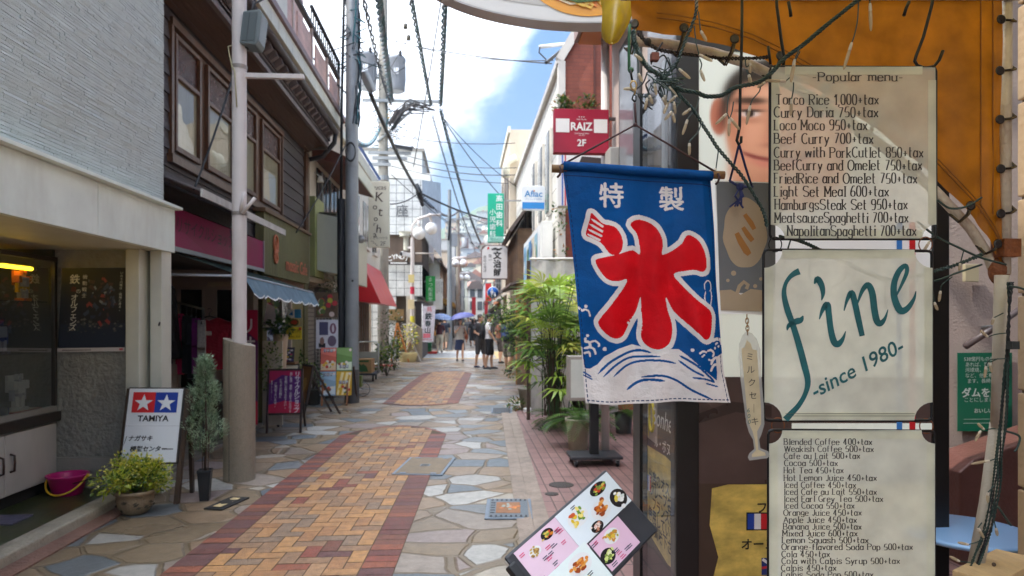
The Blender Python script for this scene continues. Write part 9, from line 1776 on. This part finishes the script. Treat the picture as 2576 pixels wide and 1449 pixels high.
for q0,q1,q2 in (((2130,662),(2125,700),(2090,725)),((2200,690),(2185,710),(2140,716)),((2050,620),(2035,680),(2040,705)),((2230,705),(2225,760),(2235,780)),((1990,600),(1975,650),(1972,672))): mb.tube(spl([at(*q0,2.08),at(*q1,2.08),at(*q2,2.08)],5),.0025,gw,5)
mb.build('string_wire',loc=tuple(at(2200,696,2.08)),label='fairy light wire strung just behind the sheet reading fine',cat='wire')
# ------------------------------------------------------------------ photo menu on a stand at the bottom
c1,c2,c3 = at(1290,1390,2.0),at(1525,1185,2.3),at(1625,1300,2.25);u = (c2-c1).normalized();v = (c1.lerp(c2,1)-c3);v = (v-u*v.dot(u)).normalized();n_ = u.cross(v)
Lu,Lv = (c2-c1).length,.215
fr = Fr(c1-v*Lv,u,v)                                     # u along the upper edge, v towards it
if fr.n.dot(EYE-fr.o) < 0: fr = Fr(c2-v*Lv,-u,v)
t = thing('photo_menu_stand','tilted black menu holder with white and pink sheets of food photographs','menu stand',(c1.x+.2,c1.y+.2,0));flip = (fr.u.dot(u) < 0)
U = (lambda a: Lu-a) if flip else (lambda a: a)
bk = mat('black_board',S(48,50,56),.45,.1,10);mb = MB();a,b = sorted((U(-.03),U(Lu+.005)));mb.fbox(fr,a,-.035,b,Lv+.006,-.014,0,bk);part(mb,'board',t,bev=.008)
mb = MB();a,b = sorted((U(-.045),U(-.015)));mb.fbox(fr,a,Lv-.075,b,Lv-.02,-.02,.012,C(40,42,46));part(mb,'clip',t,bev=.006)
mb = MB();mb.tube([fr.p(Lu/2,Lv*.3,-.014),(fr.p(Lu/2,Lv*.3,0).x,fr.p(Lu/2,Lv*.3,0).y+.05,.05)],.016,bk,10);o_ = fr.p(Lu/2,Lv*.3,0);mb.lathe([(.2,.024),(.2,.04),(.02,.05),(.0001,.05)],(o_.x,o_.y+.05,0),bk,24);part(mb,'stand',t)
def paper(name,a0,b0,a1,b1,col,dishes,w,seed):
    rr = random.Random(seed);mb = MB();q0,q1 = sorted((U(a0),U(a1)));mb.fbox(fr,q0,b0,q1,b1,w-.001,w,C(*col,.2));
    for da,db,ra,rb,kind in dishes:
        x = U(da);pl = {'pan': (40,38,40),'plate': (226,226,226),'none': col}[kind[0]]
        if kind[0] == 'sq': pass
        mb.ell(fr,x,db,ra,rb,w+.0006,C(*pl,.25),20)
        for k in range(22): mb.ell(fr,x+rr.gauss(0,ra*.36),db+rr.gauss(0,rb*.36),ra*rr.uniform(.12,.3),rb*rr.uniform(.12,.3),w+.001+k*.00005,C(*rr.choice(kind[1]),.3),7)
    for k in range(20):                                     # lines of small print
        x = rr.uniform(a0+.012,a1-.035);y = rr.uniform(b0+.008,b1-.008)
        if any(abs(x+.01-d_[0]) < d_[2]+.014 and abs(y-d_[1]) < d_[3]+.004 for d_ in dishes): continue
        c_ = rr.choice([(206,60,110),(60,66,84),(60,66,84),(196,80,120)]);x = U(x)
        for j in range(2): mb.rect(fr,x-.013,y-j*.006,x+.013*rr.uniform(.2,1),y+.0028-j*.006,w+.0008,C(*c_))
    part(mb,name,t)
OR_ = ('plate',[(196,96,30),(214,130,44),(150,66,24),(226,160,80)]);GR = ('plate',[(226,190,50),(110,150,50),(206,90,50),(236,214,120)]);BKp = ('pan',[(210,130,40),(120,150,60),(190,60,40),(220,190,90)]);PKp = ('pan',[(206,140,110),(230,210,200),(120,70,50)])
paper('menu_sheet',.0,.075,.22,.212,(226,196,212),[(.06,.175,.024,.014,('plate',[(150,110,60),(190,160,90)])),(.13,.19,.026,.015,BKp)],.001,3)
paper('menu_sheet',.19,.09,.465,.213,(222,230,234),[(.255,.165,.045,.026,GR),(.345,.135,.045,.028,OR_),(.39,.19,.04,.018,BKp),(.43,.125,.036,.03,('pan',[(226,226,226),(236,236,232),(220,200,80),(206,214,208)])),(.29,.105,.028,.016,PKp)],.003,5)
paper('menu_sheet',.0,-.03,.215,.10,(224,234,232),[(.15,.06,.048,.03,OR_),(.1,.03,.03,.018,('plate',[(226,170,140),(236,200,180)])),(.135,.01,.02,.014,('plate',[(230,200,60)])),(.06,.015,.04,.02,('plate',[(110,60,50),(150,90,60),(226,226,220)]))],.005,7)
paper('menu_sheet',.225,-.02,.38,.085,(228,190,212),[(.31,.055,.034,.022,('plate',[(226,190,70),(160,160,60),(206,140,60)])),(.25,.02,.032,.022,('pan',[(206,214,130),(226,226,180),(120,140,60)]))],.002,9)
